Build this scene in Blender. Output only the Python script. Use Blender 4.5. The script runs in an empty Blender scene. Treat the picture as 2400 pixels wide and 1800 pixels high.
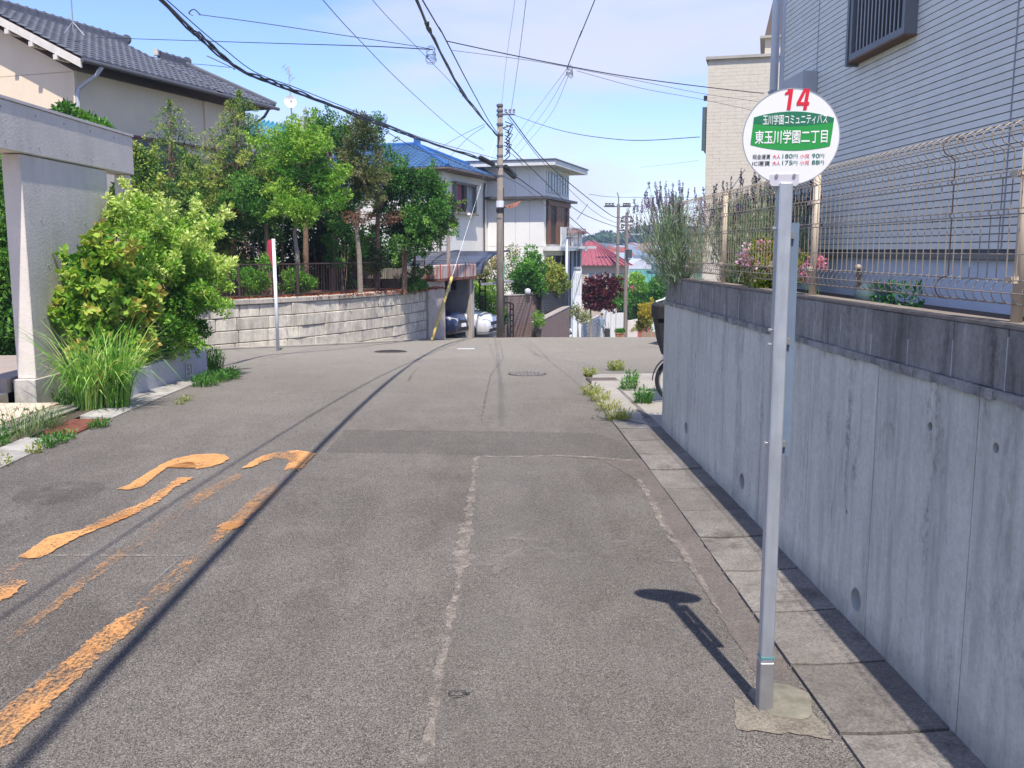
import bpy, bmesh, math, random
import numpy as np
from mathutils import Vector, Matrix
R = math.radians
rnd = random.Random(7)
SC = bpy.context.scene
COL = SC.collection

# ---------------------------------------------------------------- camera, sky, sun, exposure
EYE = 1.94
PITCH = R(8.12)
YAW = R(1.96)
FPX = 2200.0
cam_d = bpy.data.cameras.new('camera')
cam = bpy.data.objects.new('camera', cam_d)
COL.objects.link(cam)
cam.location = (0, 0, EYE)
cam.rotation_euler = (math.pi / 2 - PITCH, 0, -YAW)
cam_d.sensor_width = 36.0
cam_d.lens = 36.0 * FPX / 2400.0
cam_d.clip_start = 0.05
cam_d.clip_end = 3000
SC.camera = cam

SUN = Vector((0.075, -0.54, 1.0)).normalized()      # towards the sun
sun_el = math.asin(SUN.z)
sun_az = math.atan2(SUN.x, SUN.y)                    # clockwise from +Y
ld = bpy.data.lights.new('sun', 'SUN')
ld.energy = 4.4
ld.angle = R(0.55)
ld.color = (1.0, 0.93, 0.835)
lo = bpy.data.objects.new('sun', ld)
COL.objects.link(lo)
lo.rotation_euler = SUN.to_track_quat('Z', 'Y').to_euler()

world = bpy.data.worlds.new('World')
SC.world = world
world.use_nodes = True
wn = world.node_tree
wn.nodes.clear()
def wnode(t, **k):
    n = wn.nodes.new(t)
    for a, b in k.items(): setattr(n, a, b)
    return n
sky = wnode('ShaderNodeTexSky', sky_type='NISHITA', sun_disc=False)
sky.sun_elevation = sun_el
sky.sun_rotation = sun_az
sky.air_density = 1.15
sky.dust_density = 0.15
sky.ozone_density = 2.2
tc = wnode('ShaderNodeTexCoord')
mp = wnode('ShaderNodeMapping')
mp.inputs['Scale'].default_value = (0.9, 1.2, 3.4)
mp.inputs['Rotation'].default_value = (R(8), R(14), R(20))
n1 = wnode('ShaderNodeTexNoise'); n1.inputs['Scale'].default_value = 2.1; n1.inputs['Detail'].default_value = 5; n1.inputs['Roughness'].default_value = 0.52
rp = wnode('ShaderNodeMapRange'); rp.interpolation_type = 'SMOOTHSTEP'
rp.inputs['From Min'].default_value = 0.42; rp.inputs['From Max'].default_value = 0.64
rp.inputs['To Min'].default_value = 0.0; rp.inputs['To Max'].default_value = 0.85
mixc = wnode('ShaderNodeMix', data_type='RGBA')
mixc.inputs[7].default_value = (4.25, 4.4, 5.45, 1)
bgn = wnode('ShaderNodeBackground'); bgn.inputs['Strength'].default_value = 0.12
out = wnode('ShaderNodeOutputWorld')
L = wn.links.new
L(tc.outputs['Generated'], mp.inputs['Vector']); L(mp.outputs['Vector'], n1.inputs['Vector'])
L(n1.outputs['Fac'], rp.inputs['Value']); L(rp.outputs['Result'], mixc.inputs[0])
gn = wnode('ShaderNodeMix', data_type='RGBA', blend_type='MULTIPLY'); gn.inputs[0].default_value = 1.0
gn.inputs[7].default_value = (0.82, 0.90, 1.32, 1)
L(sky.outputs['Color'], gn.inputs[6]); L(gn.outputs[2], mixc.inputs[6])
L(mixc.outputs[2], bgn.inputs['Color']); L(bgn.outputs[0], out.inputs['Surface'])

SC.view_settings.view_transform = 'Standard'
SC.view_settings.look = 'None'
SC.view_settings.gamma = 1.0
SC.view_settings.use_curve_mapping = False
SC.view_settings.exposure = 0.66
SC.cycles.max_bounces = 7
SC.cycles.transparent_max_bounces = 16
SC.cycles.volume_bounces = 0

# ---------------------------------------------------------------- the lie of the land
KN = [(-14, -0.10), (-4, -0.04), (2.5, 0.0), (8, 0.09), (14, 0.03), (21, -0.29), (28, -0.74), (33.5, -1.16), (45, -2.26),
      (61, -3.85), (80, -6.0), (120, -9.3), (200, -11), (420, -9), (900, -6)]
def _smooth(y):
    if y <= KN[0][0]: return KN[0][1]
    for i in range(len(KN) - 1):
        if y <= KN[i + 1][0]:
            x0, z0 = KN[i]; x1, z1 = KN[i + 1]
            def sl(j):
                if j <= 0 or j >= len(KN) - 1: return (KN[min(j + 1, len(KN) - 1)][1] - KN[max(j - 1, 0)][1]) / (KN[min(j + 1, len(KN) - 1)][0] - KN[max(j - 1, 0)][0])
                return (KN[j + 1][1] - KN[j - 1][1]) / (KN[j + 1][0] - KN[j - 1][0])
            h = x1 - x0; t = (y - x0) / h
            return ((2*t**3 - 3*t*t + 1) * z0 + (t**3 - 2*t*t + t) * h * sl(i) + (-2*t**3 + 3*t*t) * z1 + (t**3 - t*t) * h * sl(i + 1))
    return KN[-1][1]
_TAB = [_smooth(-14 + 0.5 * i) for i in range(2 * 920)]
def gz(x, y):
    u = max(0.0, min(len(_TAB) - 1.001, (y + 14) / 0.5)); i = int(u)
    return _TAB[i] + (_TAB[i + 1] - _TAB[i]) * (u - i)

# ---------------------------------------------------------------- measuring from the photograph (2400 x 1800)
FH = Vector((math.sin(YAW), math.cos(YAW), 0)); RT = Vector((math.cos(YAW), -math.sin(YAW), 0))
FW = FH * math.cos(PITCH) + Vector((0, 0, -math.sin(PITCH))); UP = FH * math.sin(PITCH) + Vector((0, 0, math.cos(PITCH)))
def ray(px, py): return FW * FPX + RT * (px - 1200.0) + UP * (900.0 - py)
def W(px, py, d):                     # the point seen there, d metres ahead
    v = ray(px, py); return Vector((0, 0, EYE)) + v * (d / v.dot(FH))
def Wz(px, py, z):
    v = ray(px, py); return Vector((0, 0, EYE)) + v * ((z - EYE) / v.z)
def Wx(px, py, x):
    v = ray(px, py); return Vector((0, 0, EYE)) + v * (x / v.x)
def G(px, py):
    z = 0.0
    for _ in range(30):
        p = Wz(px, py, z); z = 0.5 * z + 0.5 * gz(p.x, p.y)
    return Wz(px, py, z)
def at(px, d):                        # ground point in that column of the picture, d metres ahead
    p = W(px, 586, d); return Vector((p.x, p.y, gz(p.x, p.y)))

# ---------------------------------------------------------------- objects
ORIG = {}
def tag(o, label=None, cat=None, group=None, kind=None):
    if label: o['label'] = label
    if cat: o['category'] = cat
    if group: o['group'] = group
    if kind: o['kind'] = kind
    return o
def thing(name, loc, label, cat, group=None):
    o = bpy.data.objects.new(name, None); COL.objects.link(o)
    o.empty_display_size = 0.1
    o.location = loc; ORIG[o.name] = Vector(loc)
    return tag(o, label, cat, group)
def orig(p): return ORIG.get(p.name, Vector((0, 0, 0))) if p else Vector((0, 0, 0))

class Frame:
    """plan frame: s along (dx,dy), t to its left"""
    def __init__(s, o, d):
        s.o = Vector((o[0], o[1])); d = Vector((d[0], d[1])).normalized(); s.d = d; s.n = Vector((-d.y, d.x))
    def __call__(s, a, b, z=0.0):
        p = s.o + s.d * a + s.n * b; return Vector((p.x, p.y, z))

class MB:
    def __init__(s): s.v = []; s.f = []; s.m = []; s.cur = 0
    def add(s, vs, fs):
        n = len(s.v); s.v += [tuple(v) for v in vs]
        for f in fs: s.f.append([n + i for i in f]); s.m.append(s.cur)
        return s
    def hexa(s, p):  # 8 points: bottom 4 ccw, top 4 ccw
        return s.add(p, [(3, 2, 1, 0), (4, 5, 6, 7), (0, 1, 5, 4), (1, 2, 6, 5), (2, 3, 7, 6), (3, 0, 4, 7)])
    def box(s, x0, x1, y0, y1, z0, z1):
        return s.hexa([(x0, y0, z0), (x1, y0, z0), (x1, y1, z0), (x0, y1, z0), (x0, y0, z1), (x1, y0, z1), (x1, y1, z1), (x0, y1, z1)])
    def fbox(s, F, a0, a1, b0, b1, z0, z1):
        return s.hexa([F(a0, b0, z0), F(a1, b0, z0), F(a1, b1, z0), F(a0, b1, z0), F(a0, b0, z1), F(a1, b0, z1), F(a1, b1, z1), F(a0, b1, z1)])
    def obox(s, c, u, v, w):  # centre and three half-vectors
        c, u, v, w = map(Vector, (c, u, v, w))
        return s.hexa([c-u-v-w, c+u-v-w, c+u+v-w, c-u+v-w, c-u-v+w, c+u-v+w, c+u+v+w, c-u+v+w])
    def prism(s, pts, ext):
        pts = [Vector(p) for p in pts]; e = Vector(ext); n = len(pts)
        fs = [list(range(n - 1, -1, -1)), list(range(n, 2 * n))] + [(i, (i + 1) % n, n + (i + 1) % n, n + i) for i in range(n)]
        return s.add(pts + [p + e for p in pts], fs)
    def tube(s, pts, r, n=6, cap=True):
        pts = [Vector(p) for p in pts]; k = len(pts)
        if not hasattr(r, '__len__'): r = [r] * k
        b = len(s.v); up = None
        for i, p in enumerate(pts):
            t = (pts[min(i + 1, k - 1)] - pts[max(i - 1, 0)])
            if t.length < 1e-9: t = Vector((0, 0, 1))
            t.normalize()
            if up is None:
                up = t.cross(Vector((0, 0, 1)) if abs(t.z) < 0.9 else Vector((1, 0, 0))).normalized()
            else:
                up = (up - t * up.dot(t)).normalized()
            w = t.cross(up)
            for j in range(n):
                a = 2 * math.pi * j / n + math.pi / n
                s.v.append(tuple(p + (up * math.cos(a) + w * math.sin(a)) * r[i]))
        for i in range(k - 1):
            for j in range(n):
                j2 = (j + 1) % n
                s.f.append([b + i*n + j, b + i*n + j2, b + (i+1)*n + j2, b + (i+1)*n + j]); s.m.append(s.cur)
        if cap:
            s.f.append([b + j for j in range(n - 1, -1, -1)]); s.m.append(s.cur)
            s.f.append([b + (k-1)*n + j for j in range(n)]); s.m.append(s.cur)
        return s
    def cyl(s, a, b, r, n=12): return s.tube([a, b], r, n)
    def lathe(s, c, prof, n=14):  # (radius, z) about a vertical axis
        return s.tube([(c[0], c[1], c[2] + z + 1e-6 * i) for i, (q, z) in enumerate(prof)], [q for q, z in prof], n)
    def ball(s, c, rx, ry=None, rz=None, nu=10, nv=7):
        ry = ry or rx; rz = rz or rx; b = len(s.v)
        for i in range(nv + 1):
            th = math.pi * i / nv
            for j in range(nu):
                ph = 2 * math.pi * j / nu
                s.v.append((c[0] + rx*math.sin(th)*math.cos(ph), c[1] + ry*math.sin(th)*math.sin(ph), c[2] - rz*math.cos(th)))
        for i in range(nv):
            for j in range(nu):
                s.f.append([b+i*nu+j, b+i*nu+(j+1) % nu, b+(i+1)*nu+(j+1) % nu, b+(i+1)*nu+j]); s.m.append(s.cur)
        return s
    def build(s, name, m, parent=None, smooth=False, bevel=0, label=None):
        o0 = orig(parent)
        me = bpy.data.meshes.new(name)
        me.from_pydata([(v[0] - o0.x, v[1] - o0.y, v[2] - o0.z) for v in s.v], [], s.f)
        ms = m if isinstance(m, (list, tuple)) else [m]
        for q in ms: me.materials.append(q)
        if len(ms) > 1: me.polygons.foreach_set('material_index', s.m)
        if smooth: me.polygons.foreach_set('use_smooth', [True] * len(me.polygons))
        me.update()
        if bevel:
            bm = bmesh.new(); bm.from_mesh(me)
            bmesh.ops.remove_doubles(bm, verts=bm.verts, dist=1e-5)
            bmesh.ops.recalc_face_normals(bm, faces=bm.faces)
            eds = [e for e in bm.edges if len(e.link_faces) == 2 and e.calc_face_angle(0) > 0.5]
            bmesh.ops.bevel(bm, geom=eds, offset=bevel, segments=1, affect='EDGES', clamp_overlap=True)
            bm.to_mesh(me); bm.free()
        else:
            bm = bmesh.new(); bm.from_mesh(me); bmesh.ops.recalc_face_normals(bm, faces=bm.faces); bm.to_mesh(me); bm.free()
        o = bpy.data.objects.new(name, me); COL.objects.link(o)
        if parent: o.parent = parent
        ORIG[o.name] = o0
        if label: o['label'] = label
        return o
def copy(o, off=(0, 0, 0), parent=None, name=None):
    c = o.copy(); COL.objects.link(c)
    if name: c.name = name
    c.location = o.location + Vector(off)
    if parent: c.parent = parent
    ORIG[c.name] = ORIG.get(o.name, Vector((0, 0, 0)))
    return c
def copy_tree(o, off=(0, 0, 0), parent=None):
    c = o.copy(); COL.objects.link(c)
    if parent is None:
        c.location = o.location + Vector(off); ORIG[c.name] = Vector(c.location)
    else: c.parent = parent
    for ch in list(o.children): copy_tree(ch, (0, 0, 0), c)
    return c
def cut(o, mb):
    """cut recesses into o with the shape in mb (world coordinates)"""
    c = mb.build('cutter', o.data.materials[0], o.parent)
    m = o.modifiers.new('b', 'BOOLEAN'); m.operation = 'DIFFERENCE'; m.object = c; m.solver = 'EXACT'
    dg = bpy.context.evaluated_depsgraph_get(); me = bpy.data.meshes.new_from_object(o.evaluated_get(dg))
    o.modifiers.clear(); o.data = me
    bpy.data.objects.remove(c, do_unlink=True)

def sheet(name, poly, off, m, parent=None, step=0.5, label=None):
    """a thin sheet lying on the ground; poly in plan coordinates"""
    o0 = orig(parent)
    bm = bmesh.new()
    vs = [bm.verts.new((p[0], p[1], 0)) for p in poly]
    f = bm.faces.new(vs)
    bmesh.ops.triangulate(bm, faces=[f])
    y0 = min(p[1] for p in poly); y1 = max(p[1] for p in poly)
    k = math.ceil(y0 / step) * step
    while k < y1:
        bmesh.ops.bisect_plane(bm, geom=bm.verts[:] + bm.edges[:] + bm.faces[:], plane_co=(0, k, 0), plane_no=(0, 1, 0), dist=1e-5)
        k += step
    for v in bm.verts: v.co.z = gz(v.co.x, v.co.y) + off
    for f in bm.faces:
        f.normal_update()
        if f.normal.z < 0: f.normal_flip()
    for v in bm.verts: v.co -= o0
    me = bpy.data.meshes.new(name); bm.to_mesh(me); bm.free()
    me.materials.append(m)
    o = bpy.data.objects.new(name, me); COL.objects.link(o)
    if parent: o.parent = parent
    ORIG[o.name] = o0
    if label: o['label'] = label
    return o
def Gp(pts): return [G(*p) for p in pts]
def ribbon(pts, w):
    """plan polygon of a line with width"""
    L_, R_ = [], []
    for i, p in enumerate(pts):
        a = pts[max(i - 1, 0)]; b = pts[min(i + 1, len(pts) - 1)]
        d = Vector((b[0] - a[0], b[1] - a[1])).normalized(); n = Vector((-d.y, d.x))
        ww = w[i] if hasattr(w, '__len__') else w
        L_.append((p[0] + n.x*ww/2, p[1] + n.y*ww/2)); R_.append((p[0] - n.x*ww/2, p[1] - n.y*ww/2))
    return L_ + R_[::-1]

def rough_line(pts, w, seed=1, step=.06):
    """plan polygon of an uneven line"""
    rg = random.Random(seed); Q, Wd = [], []
    w = w if hasattr(w, '__len__') else [w]*len(pts)
    for i in range(len(pts) - 1):
        a, b = Vector(pts[i][:2]), Vector(pts[i+1][:2]); n = max(1, int((b - a).length/step)); nn = Vector((-(b-a).y, (b-a).x)).normalized()
        for k in range(n):
            t = k/n; Q.append(a.lerp(b, t) + nn*rg.uniform(-.16, .16)*w[i]); Wd.append((w[i]*(1-t) + w[i+1]*t)*rg.uniform(.35, 1.15))
    Q.append(Vector(pts[-1][:2])); Wd.append(w[-1]*.4)
    return ribbon(Q, Wd)
def rough_poly(poly, amp=.012, step=.03, seed=1):
    rg = random.Random(seed); o = []
    for i, a in enumerate(poly):
        a = Vector(a[:2]); b = Vector(poly[(i+1) % len(poly)][:2]); n = max(1, int((b-a).length/step)); nn = Vector((-(b-a).y, (b-a).x)).normalized()
        for k in range(n): q = a.lerp(b, k/n) + nn*rg.uniform(-amp, amp); o.append((q.x, q.y))
    return o
# ---------------------------------------------------------------- materials
def hexc(h):
    h = h.lstrip('#'); c = [int(h[i:i+2], 16) / 255 for i in (0, 2, 4)]
    return tuple(x / 12.92 if x <= 0.04045 else ((x + 0.055) / 1.055) ** 2.4 for x in c)
class Mat:
    def __init__(s, name):
        s.m = bpy.data.materials.new(name); s.m.use_nodes = True
        s.t = s.m.node_tree; s.t.nodes.clear()
        s.out = s.n('ShaderNodeOutputMaterial'); s.b = s.n('ShaderNodeBsdfPrincipled')
        s.l(s.b.outputs[0], s.out.inputs[0])
        s.tc = s.n('ShaderNodeTexCoord')
    def n(s, t, **k):
        x = s.t.nodes.new(t)
        for a, b in k.items(): setattr(x, a, b)
        return x
    def l(s, a, b): s.t.links.new(a, b)
    def val(s, x): return x
    def coords(s, scale=(1, 1, 1), rot=(0, 0, 0)):
        g = s.n('ShaderNodeNewGeometry'); m = s.n('ShaderNodeMapping'); m.inputs['Scale'].default_value = scale
        m.inputs['Rotation'].default_value = rot
        s.l(g.outputs['Position'], m.inputs['Vector']); return m.outputs[0]
    def noise(s, scale, detail=3, rough=0.55, sc=(1, 1, 1), dist=0):
        x = s.n('ShaderNodeTexNoise'); x.inputs['Scale'].default_value = scale; x.inputs['Detail'].default_value = detail
        x.inputs['Roughness'].default_value = rough; x.inputs['Distortion'].default_value = dist
        s.l(s.coords(sc), x.inputs['Vector']); return x.outputs['Fac']
    def voro(s, scale, sc=(1, 1, 1), feature='F1', out='Distance'):
        x = s.n('ShaderNodeTexVoronoi', feature=feature); x.inputs['Scale'].default_value = scale
        s.l(s.coords(sc), x.inputs['Vector']); return x.outputs[out]
    def rng(s, v, a, b, c=0.0, d=1.0, smooth=False):
        x = s.n('ShaderNodeMapRange'); x.inputs[1].default_value = a; x.inputs[2].default_value = b
        x.inputs[3].default_value = c; x.inputs[4].default_value = d
        if smooth: x.interpolation_type = 'SMOOTHSTEP'
        s.l(v, x.inputs[0]); return x.outputs[0]
    def math(s, op, a, b=None):
        x = s.n('ShaderNodeMath', operation=op)
        for i, q in enumerate((a, b)):
            if q is None: continue
            if isinstance(q, (int, float)): x.inputs[i].default_value = q
            else: s.l(q, x.inputs[i])
        return x.outputs[0]
    def mix(s, f, a, b, mode='MIX'):
        x = s.n('ShaderNodeMix', data_type='RGBA', blend_type=mode)
        for i, q in ((0, f), (6, a), (7, b)):
            if isinstance(q, (int, float)): x.inputs[i].default_value = q
            elif isinstance(q, tuple): x.inputs[i].default_value = (*q[:3], 1)
            else: s.l(q, x.inputs[i])
        return x.outputs[2]
    def bump(s, v, dist=0.01, strength=1.0):
        x = s.n('ShaderNodeBump'); x.inputs['Distance'].default_value = dist; x.inputs['Strength'].default_value = strength
        s.l(v, x.inputs['Height']); s.l(x.outputs[0], s.b.inputs['Normal']); return x
    def set(s, col=None, rough=None, metal=None, spec=None):
        for k, q in (('Base Color', col), ('Roughness', rough), ('Metallic', metal), ('Specular IOR Level', spec)):
            if q is None: continue
            if isinstance(q, (int, float)): s.b.inputs[k].default_value = q
            elif isinstance(q, tuple): s.b.inputs[k].default_value = (*q[:3], 1)
            else: s.l(q, s.b.inputs[k])
        return s.m
_MC = {}
def plain(name, col, rough=0.6, metal=0.0, var=0.12, scale=3.0, bump=0.0, objvar=0.0, spec=None, dirt=0.0, dirtcol=(0.06, 0.05, 0.04), streak=0.0):
    if name in _MC: return _MC[name]
    s = Mat(name)
    if isinstance(col, str): col = hexc(col)
    a = tuple(c * (1 - var) for c in col); b = tuple(min(1, c * (1 + var)) for c in col)
    n = s.noise(scale, 5, 0.62)
    c = s.mix(s.rng(n, 0.3, 0.7), a, b)
    if dirt: c = s.mix(s.rng(s.noise(scale * 0.7, 6, 0.7, (1, 1, 0.35)), 0.52, 0.75, 0, dirt), c, dirtcol)
    if streak: c = s.mix(s.math('MULTIPLY', s.rng(s.noise(scale*2.2, 7, 0.75, (1, 1, .22)), 0.50, 0.66), s.rng(s.noise(scale*6, 5, .7), .35, .6, 0, streak)), c, dirtcol)
    if objvar:
        oi = s.n('ShaderNodeObjectInfo')
        c = s.mix(1.0, c, s.mix(oi.outputs['Random'], (1 - objvar,) * 3, (1 + objvar,) * 3), 'MULTIPLY')
    if bump: s.bump(s.noise(scale * 14, 4, 0.6), bump)
    _MC[name] = s.set(c, rough, metal, spec)
    return _MC[name]

def leafmat(name, cols, trans=0.35, rough=0.5):
    """cols: dark .. light leaf colours, chosen leaf by leaf"""
    if name in _MC: return _MC[name]
    s = Mat(name)
    a = s.n('ShaderNodeAttribute'); a.attribute_name = 'tint'
    r = s.n('ShaderNodeValToRGB')
    cols = [hexc(c) if isinstance(c, str) else c for c in cols]
    while len(r.color_ramp.elements) < len(cols): r.color_ramp.elements.new(0.5)
    for i, c in enumerate(cols):
        r.color_ramp.elements[i].position = i / (len(cols) - 1); r.color_ramp.elements[i].color = (*c, 1)
    s.l(a.outputs['Fac'], r.inputs[0])
    s.set(r.outputs[0], rough, 0, 0.35)
    t = s.n('ShaderNodeBsdfTranslucent'); mx = s.n('ShaderNodeMixShader'); mx.inputs[0].default_value = trans
    tcol = s.mix(1.0, r.outputs[0], (1.15, 1.2, 0.6), 'MULTIPLY'); s.l(tcol, t.inputs['Color'])
    s.l(s.b.outputs[0], mx.inputs[1]); s.l(t.outputs[0], mx.inputs[2]); s.l(mx.outputs[0], s.out.inputs[0])
    _MC[name] = s.m
    return s.m

# ---------------------------------------------------------------- foliage
def leaves(name, clumps, n, size, m, parent, aspect=0.45, up=0.4, seed=1, out=0.7, droop=0.0, kind=None, hang=1.0):
    """n leaves spread over clumps [(centre, radius(rx,ry,rz), tint)]; each leaf is a folded pointed blade"""
    rg = np.random.default_rng(seed)
    C = np.array([tuple(c[0]) for c in clumps]); Rd = np.array([c[1] if hasattr(c[1], '__len__') else (c[1],) * 3 for c in clumps])
    T = np.array([c[2] for c in clumps]); wts = (Rd.prod(1)) ** 0.5; wts /= wts.sum()
    idx = rg.choice(len(C), n, p=wts)
    d = rg.normal(size=(n, 3)); d /= np.linalg.norm(d, axis=1)[:, None]
    rad = rg.uniform(0.35, 1.0, n) ** 0.5
    P = C[idx] + d * rad[:, None] * Rd[idx] * rg.uniform(0.8, 1.12, (n, 1))
    ax = d * out + rg.normal(size=(n, 3)) * 0.55 + np.array([0, 0, up - droop])
    ax /= np.linalg.norm(ax, axis=1)[:, None]
    sd = np.cross(ax, rg.normal(size=(n, 3))); sd /= np.linalg.norm(sd, axis=1)[:, None]
    nm = np.cross(sd, ax)
    Ls = size * rg.uniform(0.6, 1.35, n)[:, None]; Wd = Ls * aspect
    v0 = P; v1 = P + ax*Ls*0.5 + sd*Wd*0.5 + nm*Wd*0.18; v2 = P + ax*Ls; v3 = P + ax*Ls*0.5 - sd*Wd*0.5 + nm*Wd*0.18
    V = np.stack([v0, v1, v2, v3], 1).reshape(-1, 3) - np.array(orig(parent))
    me = bpy.data.meshes.new(name)
    me.vertices.add(4 * n); me.vertices.foreach_set('co', V.ravel())
    me.loops.add(6 * n); me.polygons.add(2 * n)
    b = np.arange(n)[:, None] * 4
    me.loops.foreach_set('vertex_index', np.concatenate([b, b + 1, b + 2, b, b + 2, b + 3], 1).ravel())
    me.polygons.foreach_set('loop_start', np.arange(2 * n) * 3)
    me.polygons.foreach_set('loop_total', np.full(2 * n, 3))
    t = np.clip(T[idx] + rg.normal(size=n) * 0.17, 0, 1)
    me.update(calc_edges=True)
    at_ = me.attributes.new('tint', 'FLOAT', 'FACE'); at_.data.foreach_set('value', np.repeat(t, 2))
    me.materials.append(m)
    o = bpy.data.objects.new(name, me); COL.objects.link(o)
    if parent: o.parent = parent
    ORIG[o.name] = orig(parent)
    if kind: o['kind'] = kind
    return o
def blades(name, roots, n, h, w, m, parent, spread=0.5, seed=1, bend=0.6, kind=None):
    """grass blades: curved 3-segment strips rising from points near roots [(centre, radius)]"""
    rg = np.random.default_rng(seed)
    vs, fs, ts = [], [], []
    for i in range(n):
        c, r = roots[rg.integers(len(roots))]
        a = rg.uniform(0, 6.283); q = r * math.sqrt(rg.uniform())
        x, y = c[0] + q*math.cos(a), c[1] + q*math.sin(a); z = c[2]
        a2 = a + rg.normal()*0.8; dx, dy = math.cos(a2), math.sin(a2)
        H = h * rg.uniform(0.45, 1.15); sp = spread * rg.uniform(0.2, 1.2) * H; bd = bend * rg.uniform(0.2, 1.2)
        ww = w * rg.uniform(0.6, 1.2); b = len(vs)
        for k in range(5):
            t = k / 4; hz = H * (t - bd * t**3 * 0.75); ho = sp * (t**1.6)
            wk = ww * (1 - t)**0.6 * (0.6 + 0.6*t) * 0.5
            vs.append((x + dx*ho - dy*wk, y + dy*ho + dx*wk, z + hz)); vs.append((x + dx*ho + dy*wk, y + dy*ho - dx*wk, z + hz))
        for k in range(4): fs.append((b+2*k, b+2*k+1, b+2*k+3, b+2*k+2))
        ts += [min(1, max(0, rg.normal()*0.22 + 0.5))] * 4
    o0 = orig(parent)
    me = bpy.data.meshes.new(name); me.from_pydata([(v[0]-o0.x, v[1]-o0.y, v[2]-o0.z) for v in vs], [], fs)
    at_ = me.attributes.new('tint', 'FLOAT', 'FACE'); at_.data.foreach_set('value', ts)
    me.materials.append(m)
    o = bpy.data.objects.new(name, me); COL.objects.link(o)
    if parent: o.parent = parent
    ORIG[o.name] = o0
    if kind: o['kind'] = kind
    return o
def crown(c, r, k, cr, seed, flat=0.75, tint=0.5, shell=0.45):
    """k clumps in an ellipsoid crown"""
    rg = random.Random(seed); o = []
    for i in range(k):
        while True:
            d = Vector((rg.uniform(-1, 1), rg.uniform(-1, 1), rg.uniform(-1, 1)))
            if shell < d.length < 1: break
        s = cr * rg.uniform(0.6, 1.35)
        o.append((Vector(c) + Vector((d.x*r[0], d.y*r[1], d.z*r[2])), (s, s, s*flat), min(1, max(0, tint + rg.uniform(-0.28, 0.28)))))
    return o
def limbs(mb, base, top, r0, clumps, k, seed, r1=None, wob=0.08, nseg=7):
    """tapered trunk with limbs that reach into the clumps"""
    rg = random.Random(seed); base = Vector(base); top = Vector(top); pts = []
    for i in range(nseg):
        t = i / (nseg - 1); p = base.lerp(top, t)
        if 0 < i: p += Vector((rg.uniform(-wob, wob), rg.uniform(-wob, wob), 0)) * min(1, t*2)
        pts.append(p)
    r1 = r1 or r0 * 0.35
    rs = [r0 * (1.25 if i == 0 else 1) * (1 - i/(nseg-1)) + r1 * i/(nseg-1) for i in range(nseg)]
    mb.tube(pts, rs, 8)
    if clumps:
        for c in rg.sample(clumps, min(k, len(clumps))):
            tgt = Vector(c[0]); i = max(1, min(nseg - 2, int((0.35 + 0.55*rg.random()) * nseg)))
            while i > 1 and pts[i].z > tgt.z: i -= 1
            s = pts[i]; mid = s.lerp(tgt, 0.5) + Vector((0, 0, rg.uniform(-0.05, 0.15) * (tgt - s).length))
            mb.tube([s, mid, tgt], [rs[i]*0.55, rs[i]*0.33, 0.008], 5)
    return mb
# ================================================================ SETTING: ground, road, kerbs, markings
def asphalt_mat():
    s = Mat('asphalt')
    base = s.mix(s.rng(s.noise(0.55, 5, 0.6, (1, 0.6, 1)), 0.3, 0.72), (0.074, 0.0665, 0.061), (0.136, 0.1265, 0.117))
    base = s.mix(s.rng(s.noise(2.6, 6, 0.68, (1, 0.45, 1), 0.6), 0.48, 0.72, 0, 0.45), base, (0.180, 0.168, 0.158))
    base = s.mix(s.rng(s.noise(1.3, 4, 0.6, (1, 1.6, 1)), 0.55, 0.78, 0, 0.55), base, (0.074, 0.067, 0.061))
    base = s.mix(s.rng(s.noise(.9, 3, .5, (1.6, .12, 1)), .5, .7, 0, .35), base, (0.155, 0.148, 0.142))
    base = s.mix(s.rng(s.noise(4.5, 6, .75), .60, .72, 0, .4), base, (0.052, 0.046, 0.044))
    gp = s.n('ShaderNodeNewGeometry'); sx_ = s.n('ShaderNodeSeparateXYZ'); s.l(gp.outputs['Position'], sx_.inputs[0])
    far_pale = s.rng(s.math('ADD', sx_.outputs[1], s.math('MULTIPLY', s.noise(.5, 4, .6), 3.0)), 8.5, 21.0, 0, 1)      # grazing light painted in as paler with distance, plus the crossing's aged, bleached surface
    base = s.mix(far_pale, base, s.mix(s.noise(1.1, 5, .65), (0.165, 0.155, 0.137), (0.235, 0.222, 0.198)))
    # pieces of stone in the binder
    v = s.n('ShaderNodeTexVoronoi'); v.inputs['Scale'].default_value = 235; s.l(s.coords(), v.inputs['Vector'])
    sep = s.n('ShaderNodeSeparateColor'); s.l(v.outputs['Color'], sep.inputs[0])
    agg = s.mix(s.rng(sep.outputs[0], 0.0, 1.0), (0.28, 0.28, 0.28), (1.95, 1.93, 1.88))
    col = s.mix(0.95, base, agg, 'MULTIPLY')
    col = s.mix(s.rng(sep.outputs[1], 0.965, 0.98, 0, 0.7), col, (0.38, 0.34, 0.30))
    col = s.mix(s.rng(sep.outputs[2], 0.90, 0.96, 0, 0.75), col, (0.03, 0.026, 0.024))
    s.set(col, 0.9, 0, 0.25); s.b.inputs['Diffuse Roughness'].default_value = 1.0
    h = s.math('ADD', s.rng(v.outputs['Distance'], 0, 0.7, 1, 0), s.math('MULTIPLY', s.noise(240, 3, 0.7), 0.6))
    s.bump(h, 0.0045, 0.9)
    return s.m
M_ASPH = asphalt_mat()
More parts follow.
